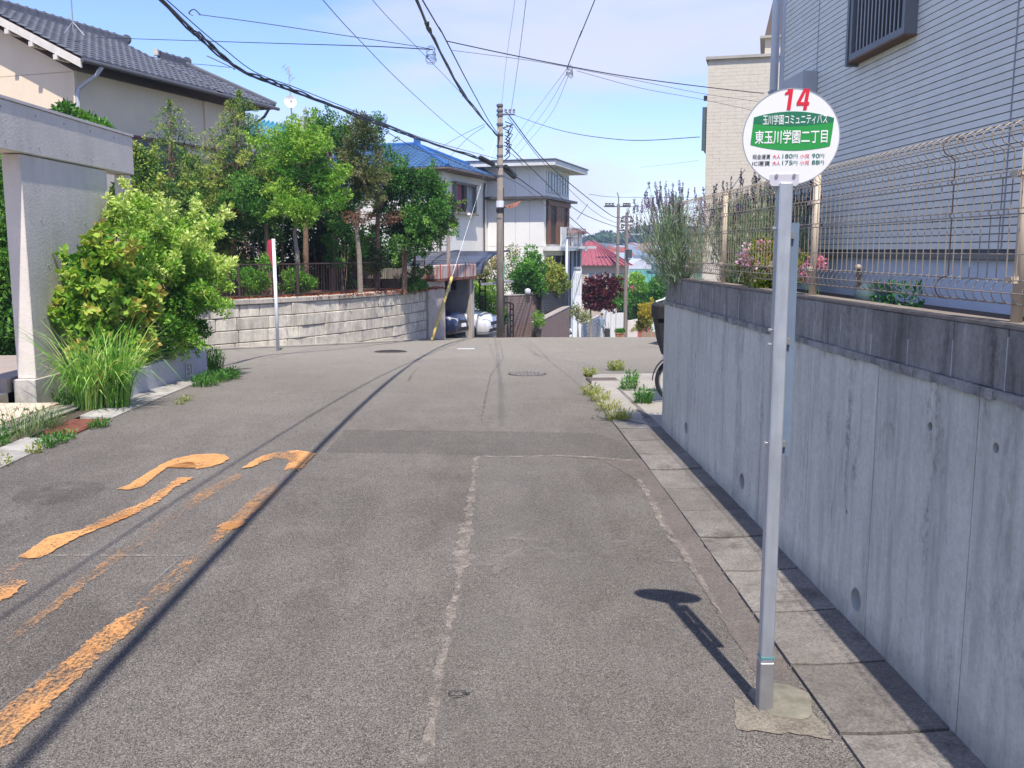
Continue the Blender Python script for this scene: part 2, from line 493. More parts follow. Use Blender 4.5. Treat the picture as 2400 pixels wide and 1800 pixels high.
def smooth_asphalt(name, a, b, alpha=(0.2, 0.6), amax=0.8, sc=1.2):
    """thin worn layer lying on the asphalt"""
    s = Mat(name)
    v = s.n('ShaderNodeTexVoronoi'); v.inputs['Scale'].default_value = 130; s.l(s.coords(), v.inputs['Vector'])
    sep = s.n('ShaderNodeSeparateColor'); s.l(v.outputs['Color'], sep.inputs[0])
    col = s.mix(s.rng(s.noise(2.2, 5, 0.65), 0.3, 0.7), a, b)
    col = s.mix(0.55, col, s.mix(sep.outputs[0], (0.5, 0.5, 0.5), (1.5, 1.5, 1.5)), 'MULTIPLY')
    s.set(col, 0.88, 0, 0.25); s.b.inputs['Diffuse Roughness'].default_value = 1.0
    s.bump(sep.outputs[1], 0.002, 0.5)
    tr = s.n('ShaderNodeBsdfTransparent'); mx = s.n('ShaderNodeMixShader')
    f = s.rng(s.math('ADD', s.math('MULTIPLY', s.noise(sc, 6, 0.75, (1, 0.8, 1), 0.4), 0.8), s.math('MULTIPLY', s.noise(85, 3, 0.7), 0.25)), alpha[0], alpha[1], 0, amax)
    s.l(f, mx.inputs[0]); s.l(tr.outputs[0], mx.inputs[1]); s.l(s.b.outputs[0], mx.inputs[2]); s.l(mx.outputs[0], s.out.inputs[0])
    return s.m
M_PATCH = smooth_asphalt('trench_asphalt', (0.098, 0.090, 0.085), (0.130, 0.120, 0.113), (0.15, 0.75), 0.35)
M_STRIP = smooth_asphalt('old_smooth_asphalt', (0.105, 0.092, 0.084), (0.15, 0.13, 0.118), (0.05, 0.45), 0.85)
M_DUST = smooth_asphalt('pale_dust', (0.30, 0.26, 0.225), (0.38, 0.335, 0.29), (0.44, 0.66), 0.62, 14)
M_DUST2 = smooth_asphalt('pale_dust_faint', (0.24, 0.22, 0.205), (0.29, 0.27, 0.25), (0.50, 0.74), 0.55, 3)
M_CRACK = smooth_asphalt('crack_filler', (0.05, 0.045, 0.042), (0.07, 0.06, 0.058), (0.42, 0.62), 0.42, 9)
M_OIL = smooth_asphalt('oil_stain', (0.06, 0.052, 0.05), (0.08, 0.07, 0.066), (0.40, 0.75), 0.45, 6)
def paint_mat(name, lo, hi, amax=0.96):
    s = Mat(name)
    col = s.mix(s.rng(s.noise(9, 4, 0.6), 0.3, 0.7), (0.52, 0.235, 0.075), (0.62, 0.32, 0.11))
    s.set(col, 0.75)
    tr = s.n('ShaderNodeBsdfTransparent'); mx = s.n('ShaderNodeMixShader')
    a = s.math('MULTIPLY', s.noise(2.6, 5, 0.7, (1, 0.5, 1)), 0.55)
    b = s.math('MULTIPLY', s.noise(70, 4, 0.75, (1, 0.7, 1)), 0.45)
    f = s.rng(s.math('ADD', a, b), lo, hi, 0, amax)
    s.l(f, mx.inputs[0]); s.l(tr.outputs[0], mx.inputs[1]); s.l(s.b.outputs[0], mx.inputs[2]); s.l(mx.outputs[0], s.out.inputs[0])
    return s.m
M_OR = paint_mat('orange_road_paint', 0.405, 0.49, .92); M_OR2 = paint_mat('orange_road_paint_worn', 0.46, 0.54, 0.8); M_OR3 = paint_mat('orange_road_paint_scraped', 0.485, 0.60, 0.6); M_OR4 = paint_mat('orange_road_paint_mid', 0.445, 0.56, 0.85)

M_SOIL = plain('soil', (0.085, 0.062, 0.042), 0.95, 0, 0.35, 1.5, 0.02)
M_CONC = plain('weathered_concrete', (0.27, 0.25, 0.215), 0.9, 0, 0.16, 2.0, 0.004, 0.10, dirt=0.5, dirtcol=(0.16, 0.14, 0.12))
def gutter_mat():
    s = Mat('gutter_concrete')
    v = s.n('ShaderNodeTexVoronoi'); v.inputs['Scale'].default_value = 120; s.l(s.coords(), v.inputs['Vector'])
    sep = s.n('ShaderNodeSeparateColor'); s.l(v.outputs['Color'], sep.inputs[0])
    c = s.mix(s.rng(s.noise(3.0, 6, .65), .35, .65), (0.130, 0.118, 0.104), (0.205, 0.190, 0.170))
    c = s.mix(s.rng(s.noise(1.3, 5, .7), .46, .62, 0, .7), c, (0.140, 0.122, 0.104))
    c = s.mix(s.rng(s.noise(2.2, 6, .7), .54, .66, 0, .8), c, (0.065, 0.056, 0.05))
    c = s.mix(.6, c, s.mix(sep.outputs[0], (.55,)*3, (1.45,)*3), 'MULTIPLY')
    oi = s.n('ShaderNodeObjectInfo'); c = s.mix(1.0, c, s.mix(oi.outputs['Random'], (.86,)*3, (1.12,)*3), 'MULTIPLY')
    s.set(c, .92); s.bump(s.math('ADD', sep.outputs[1], s.noise(30, 4, .6)), .003, .8); return s.m
M_GUT = gutter_mat()
M_PALE = plain('pale_kerb_concrete', (0.33, 0.315, 0.285), 0.92, 0, 0.25, 4.0, 0.008, 0.12, dirt=0.85, dirtcol=(0.13, 0.115, 0.09))

# terrain
def terrain():
    ys = sorted(set([-14 + 0.5*i for i in range(120)] + [46 + 2*i for i in range(30)] + [110 + 20*i for i in range(16)] + [440 + 60*i for i in range(8)]))
    xs = [-900, -500, -300, -200, -120, -80, -50, -30, -20, -14, -10, -7, -4, -2, 0, 2, 4, 7, 10, 14, 20, 30, 50, 80, 120, 200, 300, 500, 900]
    mb = MB()
    for y in ys:
        for x in xs:
            far = max(0.0, min(1.0, (y - 150) / 200))
            z = gz(x, y) - 0.05 - (0 if y < 40 else min(0.5, (y - 40) * 0.02))
            mb.v.append((x, y, z))
    n = len(xs)
    for j in range(len(ys) - 1):
        for i in range(n - 1):
            mb.f.append([j*n + i, j*n + i + 1, (j+1)*n + i + 1, (j+1)*n + i]); mb.m.append(0)
    o = mb.build('ground', plain('earth_and_grass', (0.11, 0.12, 0.06), 0.95, 0, 0.3, 0.3), smooth=True)
    tag(o, kind='structure')
terrain()

# asphalt: lane, crossing, lane down the hill
road_poly = [(-4.30, -8), (1.43, -8), (1.43, 9.9), (1.62, 14.6), (30, 17.5), (30, 30), (4.6, 33.4), (3.2, 62), (-1.6, 62), (-1.0, 37.5), (-1.6, 33.6), (-3.6, 31.2), (-7.0, 24.5), (-40, 19.6), (-40, 15.6), (-4.55, 15.3)]
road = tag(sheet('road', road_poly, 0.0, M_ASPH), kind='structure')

def ground_part(name, pts, off, m, label=None, pix=True):
    return sheet(name, rough_poly([(p.x, p.y) for p in Gp(pts)], .014, .05, len(pts)) if pix else pts, off, m, road, label=label)
def gline(pts, w): return rough_line([(p.x, p.y) for p in Gp(pts)], w, int(pts[0][0]))
# long sealed trench across the lane, smooth strip along the gutter
ground_part('trench_patch', [(808, 1008), (1080, 1010), (1398, 1016), (1470, 1042), (1506, 1074), (1410, 1080), (1290, 1068), (1120, 1069), (960, 1063), (765, 1061)], 0.004, M_PATCH, 'darker sealed strip across the lane')
ground_part('trench_patch', [(1416, 1082), (1508, 1076), (1640, 1262), (1800, 1496), (1900, 1650), (1842, 1690), (1748, 1540), (1660, 1400), (1560, 1238), (1500, 1130)], 0.004, M_STRIP, 'smooth brown strip beside the gutter')
for pts, w, m in [([(1119, 1071), (1112, 1100), (1108, 1150), (1096, 1220), (1088, 1290), (1078, 1345)], [.05, .06, .05, .09, .13, .12], M_DUST),
                  ([(1078, 1345), (1058, 1440), (1042, 1520), (1020, 1640), (990, 1798)], [.05, .05, .05, .06, .05], M_DUST),
                  ([(1119, 1071), (1200, 1072), (1300, 1069), (1400, 1074), (1500, 1083)], [.05, .06, .08, .10, .06], M_DUST),
                  ([(1496, 1126), (1530, 1180), (1556, 1232), (1610, 1310), (1648, 1370), (1690, 1440)], [.05, .06, .07, .05, .04, .03], M_DUST),
                  ([(1060, 1238), (1150, 1245), (1230, 1262), (1290, 1300)], [.15, .22, .18, .1], M_DUST2),
                  ([(1040, 1310), (1130, 1316), (1260, 1310), (1380, 1300)], [.12, .22, .2, .12], M_DUST2),
                  ([(1150, 1345), (1210, 1300), (1260, 1275)], [.1, .12, .05], M_DUST2),
                  ([(1430, 1280), (1520, 1290), (1600, 1320)], [.2, .2, .1], M_DUST2),
                  ([(45, 1303), (250, 1304), (430, 1304)], [.03, .03, .02], M_DUST),
                  ([(430, 1304), (330, 1392), (200, 1500), (110, 1580), (0, 1664)], [.02, .025, .03, .03, .02], M_DUST2),
                  ([(958, 895), (964, 880), (975, 868), (980, 862)], [.05, .04, .03, .01], M_CRACK),
                  ([(1170, 800), (1180, 840), (1150, 880), (1140, 925), (1128, 985)], [.03, .03, .03, .04, .02], M_CRACK),
                  ([(1240, 800), (1290, 850), (1330, 880), (1390, 935)], [.03, .03, .03, .02], M_CRACK),
                  ([(640, 925), (800, 918), (980, 920), (1200, 928)], [.04, .04, .05, .03], M_CRACK),
                  ([(1500, 930), (1560, 1040)], [.03, .02], M_CRACK)]:
    o = sheet('road_crack', gline(pts, w), 0.008, m, road)
    o['label'] = 'dark crack in the asphalt' if m is M_CRACK else 'pale dusty seam in the asphalt'
ground_part('trench_patch', [(1118, 1074), (1300, 1072), (1490, 1086), (1560, 1245), (1650, 1400), (1745, 1545), (1720, 1800), (1000, 1798), (1045, 1520), (1082, 1345), (1104, 1200)], 0.003, smooth_asphalt('bleached_asphalt', (0.17, 0.162, 0.15), (0.22, 0.21, 0.195), (0.42, 0.80), 0.5, 1.3), 'slightly paler area of asphalt right of the seam')
def ell(cx, cy, rx, ry, n=20): return [(cx + rx*math.cos(2*math.pi*i/n), cy + ry*math.sin(2*math.pi*i/n)) for i in range(n)]
c = G(140, 1155); sheet('road_stain', ell(c.x, c.y, 0.32, 0.36), 0.006, M_OIL, road, label='round oily stain on the asphalt')
# worn orange lettering on the lane
Z4 = lambda P: [(x / 2.074, 1000 + y / 2.074) for x, y in P]
marks = [
 (M_OR, [(565,308),(625,312),(690,296),(735,262),(778,228),(825,196),(885,176),(948,176),(955,211),(1020,200),(1080,182),(1115,158),(1090,142),(1040,135),(930,142),(850,160),(780,190),(700,240),(620,290)], 'orange hooked stroke, hardly worn'),
 (M_OR, [(1175,208),(1215,178),(1265,150),(1350,128),(1450,118),(1535,135),(1490,180),(1455,218),(1380,216),(1408,172),(1340,156),(1285,172),(1230,200)], 'orange hooked stroke nearest the crossing'),
 (M_OR4, [(950,250),(870,252),(800,300),(700,372),(560,425),(420,490),(420,512),(470,505),(620,445),(760,375),(850,300)], 'long thin orange stroke, half worn'),
 (M_OR, [(640,420),(560,448),(470,482),(385,508),(330,518),(240,540),(160,590),(90,642),(140,648),(205,640),(290,592),(375,545),(470,506),(560,470),(640,436)], 'thick orange end of the long stroke'),
 (M_OR2, [(20,680),(150,655),(60,745),(135,760),(60,830),(-60,880),(-60,740)], 'orange stroke worn ragged'),
 (M_OR4, [(-80,1450),(0,1388),(300,1158),(430,1050),(530,965),(640,905),(725,880),(690,950),(600,1035),(520,1095),(330,1280),(200,1400),(60,1540),(-80,1640)], 'broad orange stroke nearest the camera, worn to speckles'),
 (M_OR2, [(1050,495),(1100,470),(1180,462),(1190,485),(1120,510)], 'short scraped orange patch'),
 (M_OR3, [(1150,235),(1010,300),(830,420),(640,560),(430,720),(200,900),(0,1050),(0,1090),(210,940),(440,760),(660,600),(850,455),(1040,330),(1190,240)], 'almost vanished orange streak'),
 (M_OR3, [(1380,225),(1460,222),(1350,330),(1180,470),(1000,610),(850,770),(720,880),(650,890),(820,730),(960,600),(1120,450),(1250,330)], 'almost vanished orange streak by the broad stroke')]
for m, P, lab in marks: sheet('orange_marking', rough_poly([(p.x, p.y) for p in Gp(Z4(P))], .008 if m is M_OR else .014, .025, len(P)), 0.010, m, road, label=lab)
# ironwork let into the road
M_IRON = plain('cast_iron', (0.07, 0.062, 0.056), 0.6, 0.5, 0.3, 12, 0.01)
def manhole(px, py, r, lab, m=M_IRON):
    c = G(px, py); z = c.z
    t = thing('manhole_cover', (c.x, c.y, z), lab, 'manhole cover', 'manhole covers in the road')
    b = MB(); b.cyl((c.x, c.y, z - 0.05), (c.x, c.y, z + 0.010), r, 28); b.build('frame_ring', plain('iron_ring', (0.05, 0.045, 0.04), 0.7), t)
    b = MB(); b.cyl((c.x, c.y, z - 0.03), (c.x, c.y, z + 0.016), r*0.9, 28)
    for i in range(-4, 5):
        for j in range(-4, 5):
            if i*i + j*j < 17: b.box(c.x + i*r*0.19 - r*0.05, c.x + i*r*0.19 + r*0.05, c.y + j*r*0.19 - r*0.05, c.y + j*r*0.19 + r*0.05, z, z + 0.021)
    b.build('lid', m, t)
manhole(915, 825, 0.36, 'dark round manhole cover in the crossing, in front of the stone wall')
manhole(1236, 877, 0.30, 'grey round manhole cover, the nearer one, beyond the trench patch', plain('worn_iron', (0.17, 0.155, 0.14), 0.7, 0.1, 0.2, 12, 0.01))
c = G(1092, 818)
b = MB(); b.box(c.x - 0.20, c.x + 0.20, c.y - 0.09, c.y + 0.09, c.z - 0.02, c.z + 0.012); o = b.build('valve_cover', plain('white_painted_iron', (0.42, 0.42, 0.42), 0.6), None, bevel=0.004)
tag(o, 'small pale rectangular valve cover in the crossing, in front of the garage', 'valve cover')

# gutter blocks at the foot of the retaining wall
y = -1.37; k = 0
gut = tag(sheet('gutter_bed', [(1.432, -6), (1.90, -6), (1.90, 12.2), (1.432, 12.2)], -0.004, plain('dark_joint', (0.085, 0.072, 0.055), 0.95)), kind='structure')
while y < 12:
    L0 = 0.6; x0 = 1.434; x1 = 1.885; j = rnd.uniform(-0.004, 0.004)
    P = [(x0 + rnd.uniform(-.004, .004), y + .006), (x1, y + .006), (x1, y + L0 - .008), (x0 + rnd.uniform(-.004, .004), y + L0 - .008)]
    b = MB()
    z = lambda x, yy: gz(x, yy) + 0.012 + j - (0.022 if x > 1.5 and x < 1.7 else 0)
    xs = [x0, x0 + 0.13, 1.70, x1]
    vs = []
    for yy in (y + .006, y + L0 - .008):
        for x in xs: vs.append((x, yy, gz(x, yy) + 0.014 + j + {0: 0.0, 1: -0.004, 2: 0.0, 3: 0.012}[xs.index(x)]))
    n = len(vs); b.add(vs + [(v[0], v[1], v[2] - 0.12) for v in vs],
        [(0, 1, 5, 4), (1, 2, 6, 5), (2, 3, 7, 6), (0, 4, 12, 8), (3, 11, 15, 7), (0, 8, 9, 1), (1, 9, 10, 2), (2, 10, 11, 3), (4, 5, 13, 12), (5, 6, 14, 13), (6, 7, 15, 14)])
    b.build('gutter_block', M_GUT, gut)
    y += L0 + rnd.uniform(.002, .012); k += 1
# concrete apron round the foot of the bus stop post
M_MORT = plain('mortar', (0.26, 0.245, 0.19), 0.95, 0, 0.25, 14, 0.012, dirt=0.6, dirtcol=(0.16, 0.135, 0.10))
BS = G(1790, 1660)
ap = Gp([(1715, 1630), (1760, 1660), (1800, 1612), (1890, 1648), (1920, 1690), (1953, 1736), (1850, 1722), (1730, 1712)])
o = sheet('post_footing', rough_poly([(p.x, p.y) for p in ap], .012, .03, 4), 0.006, smooth_asphalt('old_mortar', (0.15, 0.132, 0.105), (0.23, 0.205, 0.165), (0.22, 0.55), 0.9, 5), road, label='old mortar apron round the post')
b = MB(); c0 = G(1835, 1645)
ring = [(c0.x + 0.125*math.cos(a)*(1 + .12*math.sin(3*a) + .05*math.sin(7*a)), c0.y + 0.17*math.sin(a)*(1+.1*math.cos(2*a) + .06*math.cos(5*a))) for a in [2*math.pi*i/18 for i in range(18)]]
vs = [(x, yy, gz(x, yy) + 0.007) for x, yy in ring] + [(c0.x + (x-c0.x)*0.7, c0.y + (yy-c0.y)*0.7, gz(x, yy) + 0.018) for x, yy in ring] + [(c0.x, c0.y, gz(*ring[0]) + 0.026)]
b.add(vs, [(i, (i+1) % 18, 18 + (i+1) % 18, 18 + i) for i in range(18)] + [(18 + i, 18 + (i+1) % 18, 36) for i in range(18)])
b.build('mortar_mound', M_MORT, road, smooth=True, label='pale fresh mortar beside the post')

# left kerb: pale blocks and the rusty drain cover
kl = tag(sheet('kerb_bed', [(-4.60, -6), (-4.22, -6), (-4.05, 14.0), (-4.42, 14.0)], 0.002, plain('kerb_joint', (0.12, 0.11, 0.09), 0.95)), kind='structure')
def kx(y): return -4.22 + (y + 6) * 0.0085
y = -1.0
while y < 13.6:
    L0 = 0.6 if y < 10.2 else 0.58
    if not (9.45 < y + 0.3 < 10.3):
        b = MB(); w = 0.36
        x1 = kx(y)
        b.hexa([(x1 - w, y, gz(0, y) - .08), (x1, y, gz(0, y) - .08), (x1, y + L0 - .01, gz(0, y + L0) - .08), (x1 - w, y + L0 - .01, gz(0, y + L0) - .08),
                (x1 - w, y, gz(0, y) + .035), (x1, y, gz(0, y) + .012), (x1, y + L0 - .01, gz(0, y + L0) + .012), (x1 - w, y + L0 - .01, gz(0, y + L0) + .035)])
        b.build('kerb_block', M_PALE, kl)
    y += L0
yg = 9.47; x1 = kx(yg)
t = thing('drain_cover', (x1 - .2, yg + .35, gz(0, yg)), 'rusty brown rectangular drain cover between the kerb blocks on the left', 'drain cover')
b = MB(); b.box(x1 - .38, x1, yg + .02, yg + .80, gz(0, yg) - .06, gz(0, yg) + .02)
M_RUST = plain('rusted_steel', (0.20, 0.072, 0.045), 0.85, 0.1, 0.3, 10, 0.004)
b.build('frame', M_RUST, t)
for i in range(13):
    b = MB(); b.box(x1 - .36, x1 - .02, yg + .05 + i*.056, yg + .085 + i*.056, gz(0, yg), gz(0, yg) + .026); b.build('grate_bar', M_RUST, t)
# drain grate in the gutter before the driveway
c = G(1412, 893)
t = thing('drain_grate', (c.x, c.y, c.z), 'dark slotted drain grate at the corner of the lane by the concrete drive', 'drain grate')
b = MB(); b.box(c.x - .22, c.x + .24, c.y - .22, c.y + .22, c.z - .05, c.z + .010); b.build('frame', plain('grate_dark', (0.03, 0.027, 0.025), 0.8), t)
for i in range(9):
    b = MB(); b.box(c.x - .20, c.x + .22, c.y - .20 + i*.048, c.y - .175 + i*.048, c.z, c.z + .024); b.build('grate_bar', plain('grate_steel', (0.16, 0.12, 0.10), 0.6, 0.3), t)
# pale concrete driveway on the right beyond the wall
dv = tag(sheet('driveway', [(1.47, 12.35), (1.47, 10.2), (1.90, 9.56), (9, 9.56), (9, 14.9), (1.75, 14.4)], 0.02, M_CONC), kind='structure')
b = MB(); b.box(1.9, 9, 12.30, 12.33, gz(0, 12.3), gz(0, 12.3) + .0245); b.build('expansion_joint', plain('joint_dark', (0.09, 0.08, 0.07), 0.9), dv)
# tiled forecourt and steps behind the left kerb
M_TILE = plain('beige_paving', (0.62, 0.50, 0.38), 0.7, 0, 0.08, 4, 0.002, 0.06, dirt=0.35, dirtcol=(0.3, 0.24, 0.18))
fore = tag(sheet('forecourt', [(-9, 6.0), (-4.75, 6.0), (-4.60, 11.0), (-9, 11.0)], 0.06, plain('tile_joint', (0.3, 0.26, 0.21), 0.9)), kind='structure')
yy = 8.4
while yy < 10.9:
    xx = -4.95
    while xx > -8:
        b = MB(); z = gz(0, yy) + 0.075
        b.box(xx - .29, xx, yy, yy + .29, z - .03, z); b.build('paving_tile', M_TILE, fore); xx -= 0.30
    yy += 0.30
# the drop between forecourt and kerb: earth with weeds
tag(sheet('verge', [(-4.76, -6), (-4.57, -6), (-4.40, 14.0), (-4.60, 14.0)], 0.03, M_SOIL), kind='structure')
# the road's loop of wire
c = G(1072, 1630); b = MB()
b.tube([(c.x + .035*math.cos(a)*(1.1 if i < 16 else 1.6), c.y + .028*math.sin(a) - (i > 16)*.01*(i-16), c.z + .012) for i, a in enumerate([2*math.pi*k/16 for k in range(20)])], .0022, 5)
tag(b.build('wire_loop', plain('dark_wire', (0.03, 0.03, 0.03), 0.5)), 'small loop of dark wire lying on the asphalt near the pale seam', 'wire')
# ================================================================ RIGHT SIDE: retaining wall, fence, grey house
XW = 1.88; WY0, WY1 = -3.4, 9.52
def wall_mat(name, a, b, dark, streak=0.75, objv=0.06):
    s = Mat(name)
    col = s.mix(s.rng(s.noise(1.4, 7, 0.7), 0.32, 0.68), a, b)
    col = s.mix(s.rng(s.noise(38, 4, 0.75), 0.35, 0.65, 0, .35), col, dark)
    st = s.noise(6.0, 6, 0.7, (1, 1.3, 0.12))
    col = s.mix(s.rng(st, 0.50, 0.74, 0, streak), col, dark)
    st2 = s.noise(9.0, 5, 0.7, (1, 1.6, 0.16))
    col = s.mix(s.rng(st2, 0.56, 0.76, 0, 0.45), col, tuple(min(1, c*1.28) for c in b))
    bl = s.math('MULTIPLY', s.rng(s.noise(3.6, 6, 0.75, (1, 1.5, 0.38)), 0.55, 0.68), s.rng(s.noise(26, 5, 0.8), 0.40, 0.60))
    col = s.mix(s.math('MULTIPLY', bl, 0.85), col, tuple(c*0.42 for c in dark))
    dr = s.math('MULTIPLY', s.rng(s.noise(2.1, 3, 0.5, (1, 1.6, 0.05)), 0.56, 0.66), s.rng(s.noise(17, 6, 0.7, (1, 1, .3)), 0.38, 0.62))
    col = s.mix(s.math('MULTIPLY', dr, 0.55), col, tuple(c*0.7 for c in dark))
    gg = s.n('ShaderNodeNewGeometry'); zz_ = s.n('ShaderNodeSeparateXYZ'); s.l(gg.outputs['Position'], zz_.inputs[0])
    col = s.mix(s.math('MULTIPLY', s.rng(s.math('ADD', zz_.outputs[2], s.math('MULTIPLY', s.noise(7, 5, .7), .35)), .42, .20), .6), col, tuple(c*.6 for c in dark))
    oi = s.n('ShaderNodeObjectInfo')
    col = s.mix(1.0, col, s.mix(oi.outputs['Random'], (1 - objv,)*3, (1 + objv,)*3), 'MULTIPLY')
    s.set(col, 0.86, 0, 0.35); s.bump(s.math('ADD', s.noise(60, 4, 0.65), s.math('MULTIPLY', s.noise(6, 3, 0.6, (1, 1, .2)), 1.5)), 0.0025)
    return s.m
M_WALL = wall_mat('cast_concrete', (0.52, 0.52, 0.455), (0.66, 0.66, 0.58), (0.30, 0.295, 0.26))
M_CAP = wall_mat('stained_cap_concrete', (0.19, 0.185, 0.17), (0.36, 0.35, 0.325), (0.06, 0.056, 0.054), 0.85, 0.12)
rw = thing('retaining_wall', (XW, 3, 0), 'long grey cast concrete retaining wall with a dark stained cap on the right', 'retaining wall')
b = MB(); b.box(XW + .05, XW + .22, WY0, WY1, -0.5, 1.40); b.build('core', plain('wall_core', (0.07, 0.07, 0.065), 0.9), rw)
joints = [WY1] + [8.83 - 0.9*i for i in range(14)]
holes = {}
def hole_at(px, py, r):
    p = Wx(px, py, XW); holes.setdefault(round(p.y, 3), (p, r))
for px, py, r in [(2006, 1405, .062), (1739, 1128, .060), (1608, 1003, .058), (1979, 1452, .018), (1748, 1209, .016), (1886, 1128, .012), (1984, 1200, .012), (2334, 1050, .020), (2180, 1000, .02)]: hole_at(px, py, r)
wall_sheds = []
for i in range(len(joints) - 1):
    y1, y0 = joints[i] - .003, joints[i + 1] + .003
    b = MB(); b.box(XW, XW + .0495, y0, y1, -0.5, 1.41)
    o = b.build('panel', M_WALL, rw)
    hs = [h for k, h in holes.items() if y0 + .05 < h[0].y < y1 - .05]
    if hs:
        c = MB()
        for p, r in hs: c.tube([(XW - .02, p.y, p.z), (XW + .044, p.y, p.z)], r, 20)
        try: cut(o, c)
        except Exception as e: print('cut failed', e)
        for p, r in hs:
            if r > .05:
                q = MB(); n = 20
                ro = [(XW - .002, p.y + r*math.cos(2*math.pi*k/n), p.z + r*math.sin(2*math.pi*k/n)) for k in range(n)]
                ri = [(XW - .002, p.y + r*.90*math.cos(2*math.pi*k/n), p.z + r*.90*math.sin(2*math.pi*k/n)) for k in range(n)]
                rb = [(XW + .043, v[1], v[2]) for v in ri]
                q.add(ro + ri + rb, [(k, (k+1) % n, n + (k+1) % n, n + k) for k in range(n)] + [(n + k, n + (k+1) % n, 2*n + (k+1) % n, 2*n + k) for k in range(n)])
                q.build('weep_pipe', plain('weep_pipe_grey', (0.36, 0.37, 0.36), 0.6), rw)
# mortar ledge under the cap
b = MB()
y = WY0; pts = []
while y < WY1:
    b.box(XW - .010 - rnd.uniform(0, .008), XW + .04, y, min(WY1 - .001, y + .16), 1.408 - rnd.uniform(0, .012), 1.434 + rnd.uniform(0, .004)); y += .16
b.build('mortar_ledge', plain('mossy_mortar', (0.36, 0.36, 0.34), 0.95, 0, 0.4, 9, 0.02, dirt=1.0, dirtcol=(0.05, 0.05, 0.045)), rw)
y = WY1; k = 0
while y > WY0:
    b = MB(); L0 = 0.39
    b.box(XW + .006 + rnd.uniform(0, .003), XW + .15, y - L0 + .003, y - .003, 1.436, 1.66 + rnd.uniform(-.001, .001)); b.build('cap_block', M_CAP, rw, bevel=0.003)
    b = MB(); b.box(XW + .0045, XW + .012, y - L0 - .003, y - L0 + .003, 1.437, 1.50 + rnd.uniform(.02, .14)); b.build('cap_joint', plain('pale_joint', (.42, .42, .42), .9, 0, .3, 8), rw); y -= L0
b = MB(); b.box(XW + .002, XW + .155, WY0, WY1 - .003, 1.6625, 1.675); b.build('coping', plain('coping_brownish', (0.21, 0.18, 0.15), 0.9, 0, 0.3, 9, 0.006, dirt=0.5), rw)
# raised yard behind it
b = MB(); b.box(XW + .16, 3.0, WY0, WY1 - .02, 0.5, 1.60); o = b.build('yard', M_SOIL); tag(o, kind='structure')
b = MB(); b.box(XW + .02, 9, WY1 - .12, WY1 - .004, -0.5, 1.62)
o = b.build('return_wall', M_WALL, rw)

# ---- mesh fence on the cap
XF = 1.955
M_FEN = plain('brown_plastic_coated_wire', (0.28, 0.235, 0.185), 0.5, 0, 0.12, 4)
M_POST = plain('beige_brown_fence_post', (0.48, 0.40, 0.31), 0.45, 0, 0.1, 5)
fe = thing('mesh_fence', (XF, 4, 1.675), 'beige-brown welded wire mesh fence with rolled top and bottom on the concrete wall', 'fence')
ZT, ZB = 2.40, 1.745
prof = [(.012, 1.742)] + [(-.012 - .040*math.cos(a), 1.786 - .044*math.sin(a)) for a in [math.pi*(.5 - i/7) for i in range(8)]] + [(0, 1.835), (0, 2.07), (-.012, 2.08), (0, 2.09), (0, 2.205), (-.012, 2.215), (0, 2.225), (0, 2.30), (-.012, 2.315)] + [(-.010 + .044*math.cos(a), 2.358 + .042*math.sin(a)) for a in [math.pi*(1.22 - i*.155) for i in range(8)]]
yf0, yf1 = -0.6, 9.45; PIT = 0.0667
b = MB(); b.tube([(XF + x, yf1, z) for x, z in prof], .0024, 5); w0 = b.build('vertical_wire', M_FEN, fe)
n = int((yf1 - yf0) / PIT)
for i in range(1, n): copy(w0, (0, -PIT * i, 0))
for x, z in [(-.004, ZB), (-.052, 1.786), (-.006, 1.83), (-.006, 1.925), (-.006, 2.07), (-.006, 2.09), (-.006, 2.205), (-.006, 2.225), (-.006, 2.31), (-.058, 2.358), (-.012, ZT)]:
    b = MB(); b.tube([(XF + x - .003, yf0, z), (XF + x - .003, yf1, z)], .0026, 5); b.build('horizontal_wire', M_FEN, fe)
posts_y = [Wx(1696, 600, XF + .03).y, Wx(1907, 600, XF + .03).y, Wx(2392, 600, XF + .03).y, 1.45, 9.42, -0.5]
for py_ in posts_y:
    b = MB(); b.tube([(XF + .032, py_, 1.655), (XF + .032, py_, 2.385)], .0215, 12)
    p = b.build('post', M_POST, fe, smooth=True)
    b = MB(); b.ball((XF + .032, py_, 2.385), .024, .024, .012, 10, 5); b.build('post_cap', M_POST, p, smooth=True)
    for zz in (1.83, 2.215):
        b = MB(); b.box(XF - .016, XF + .02, py_ - .018, py_ + .018, zz - .012, zz + .012); b.build('clip', M_POST, p)
b = MB(); yj = Wx(2227, 600, XF).y
b.tube([(XF - .004 + x, yj, z) for x, z in prof], .0032, 6); b.build('joint_wire', plain('dark_joint_wire', (0.12, 0.10, 0.085), 0.5), fe)

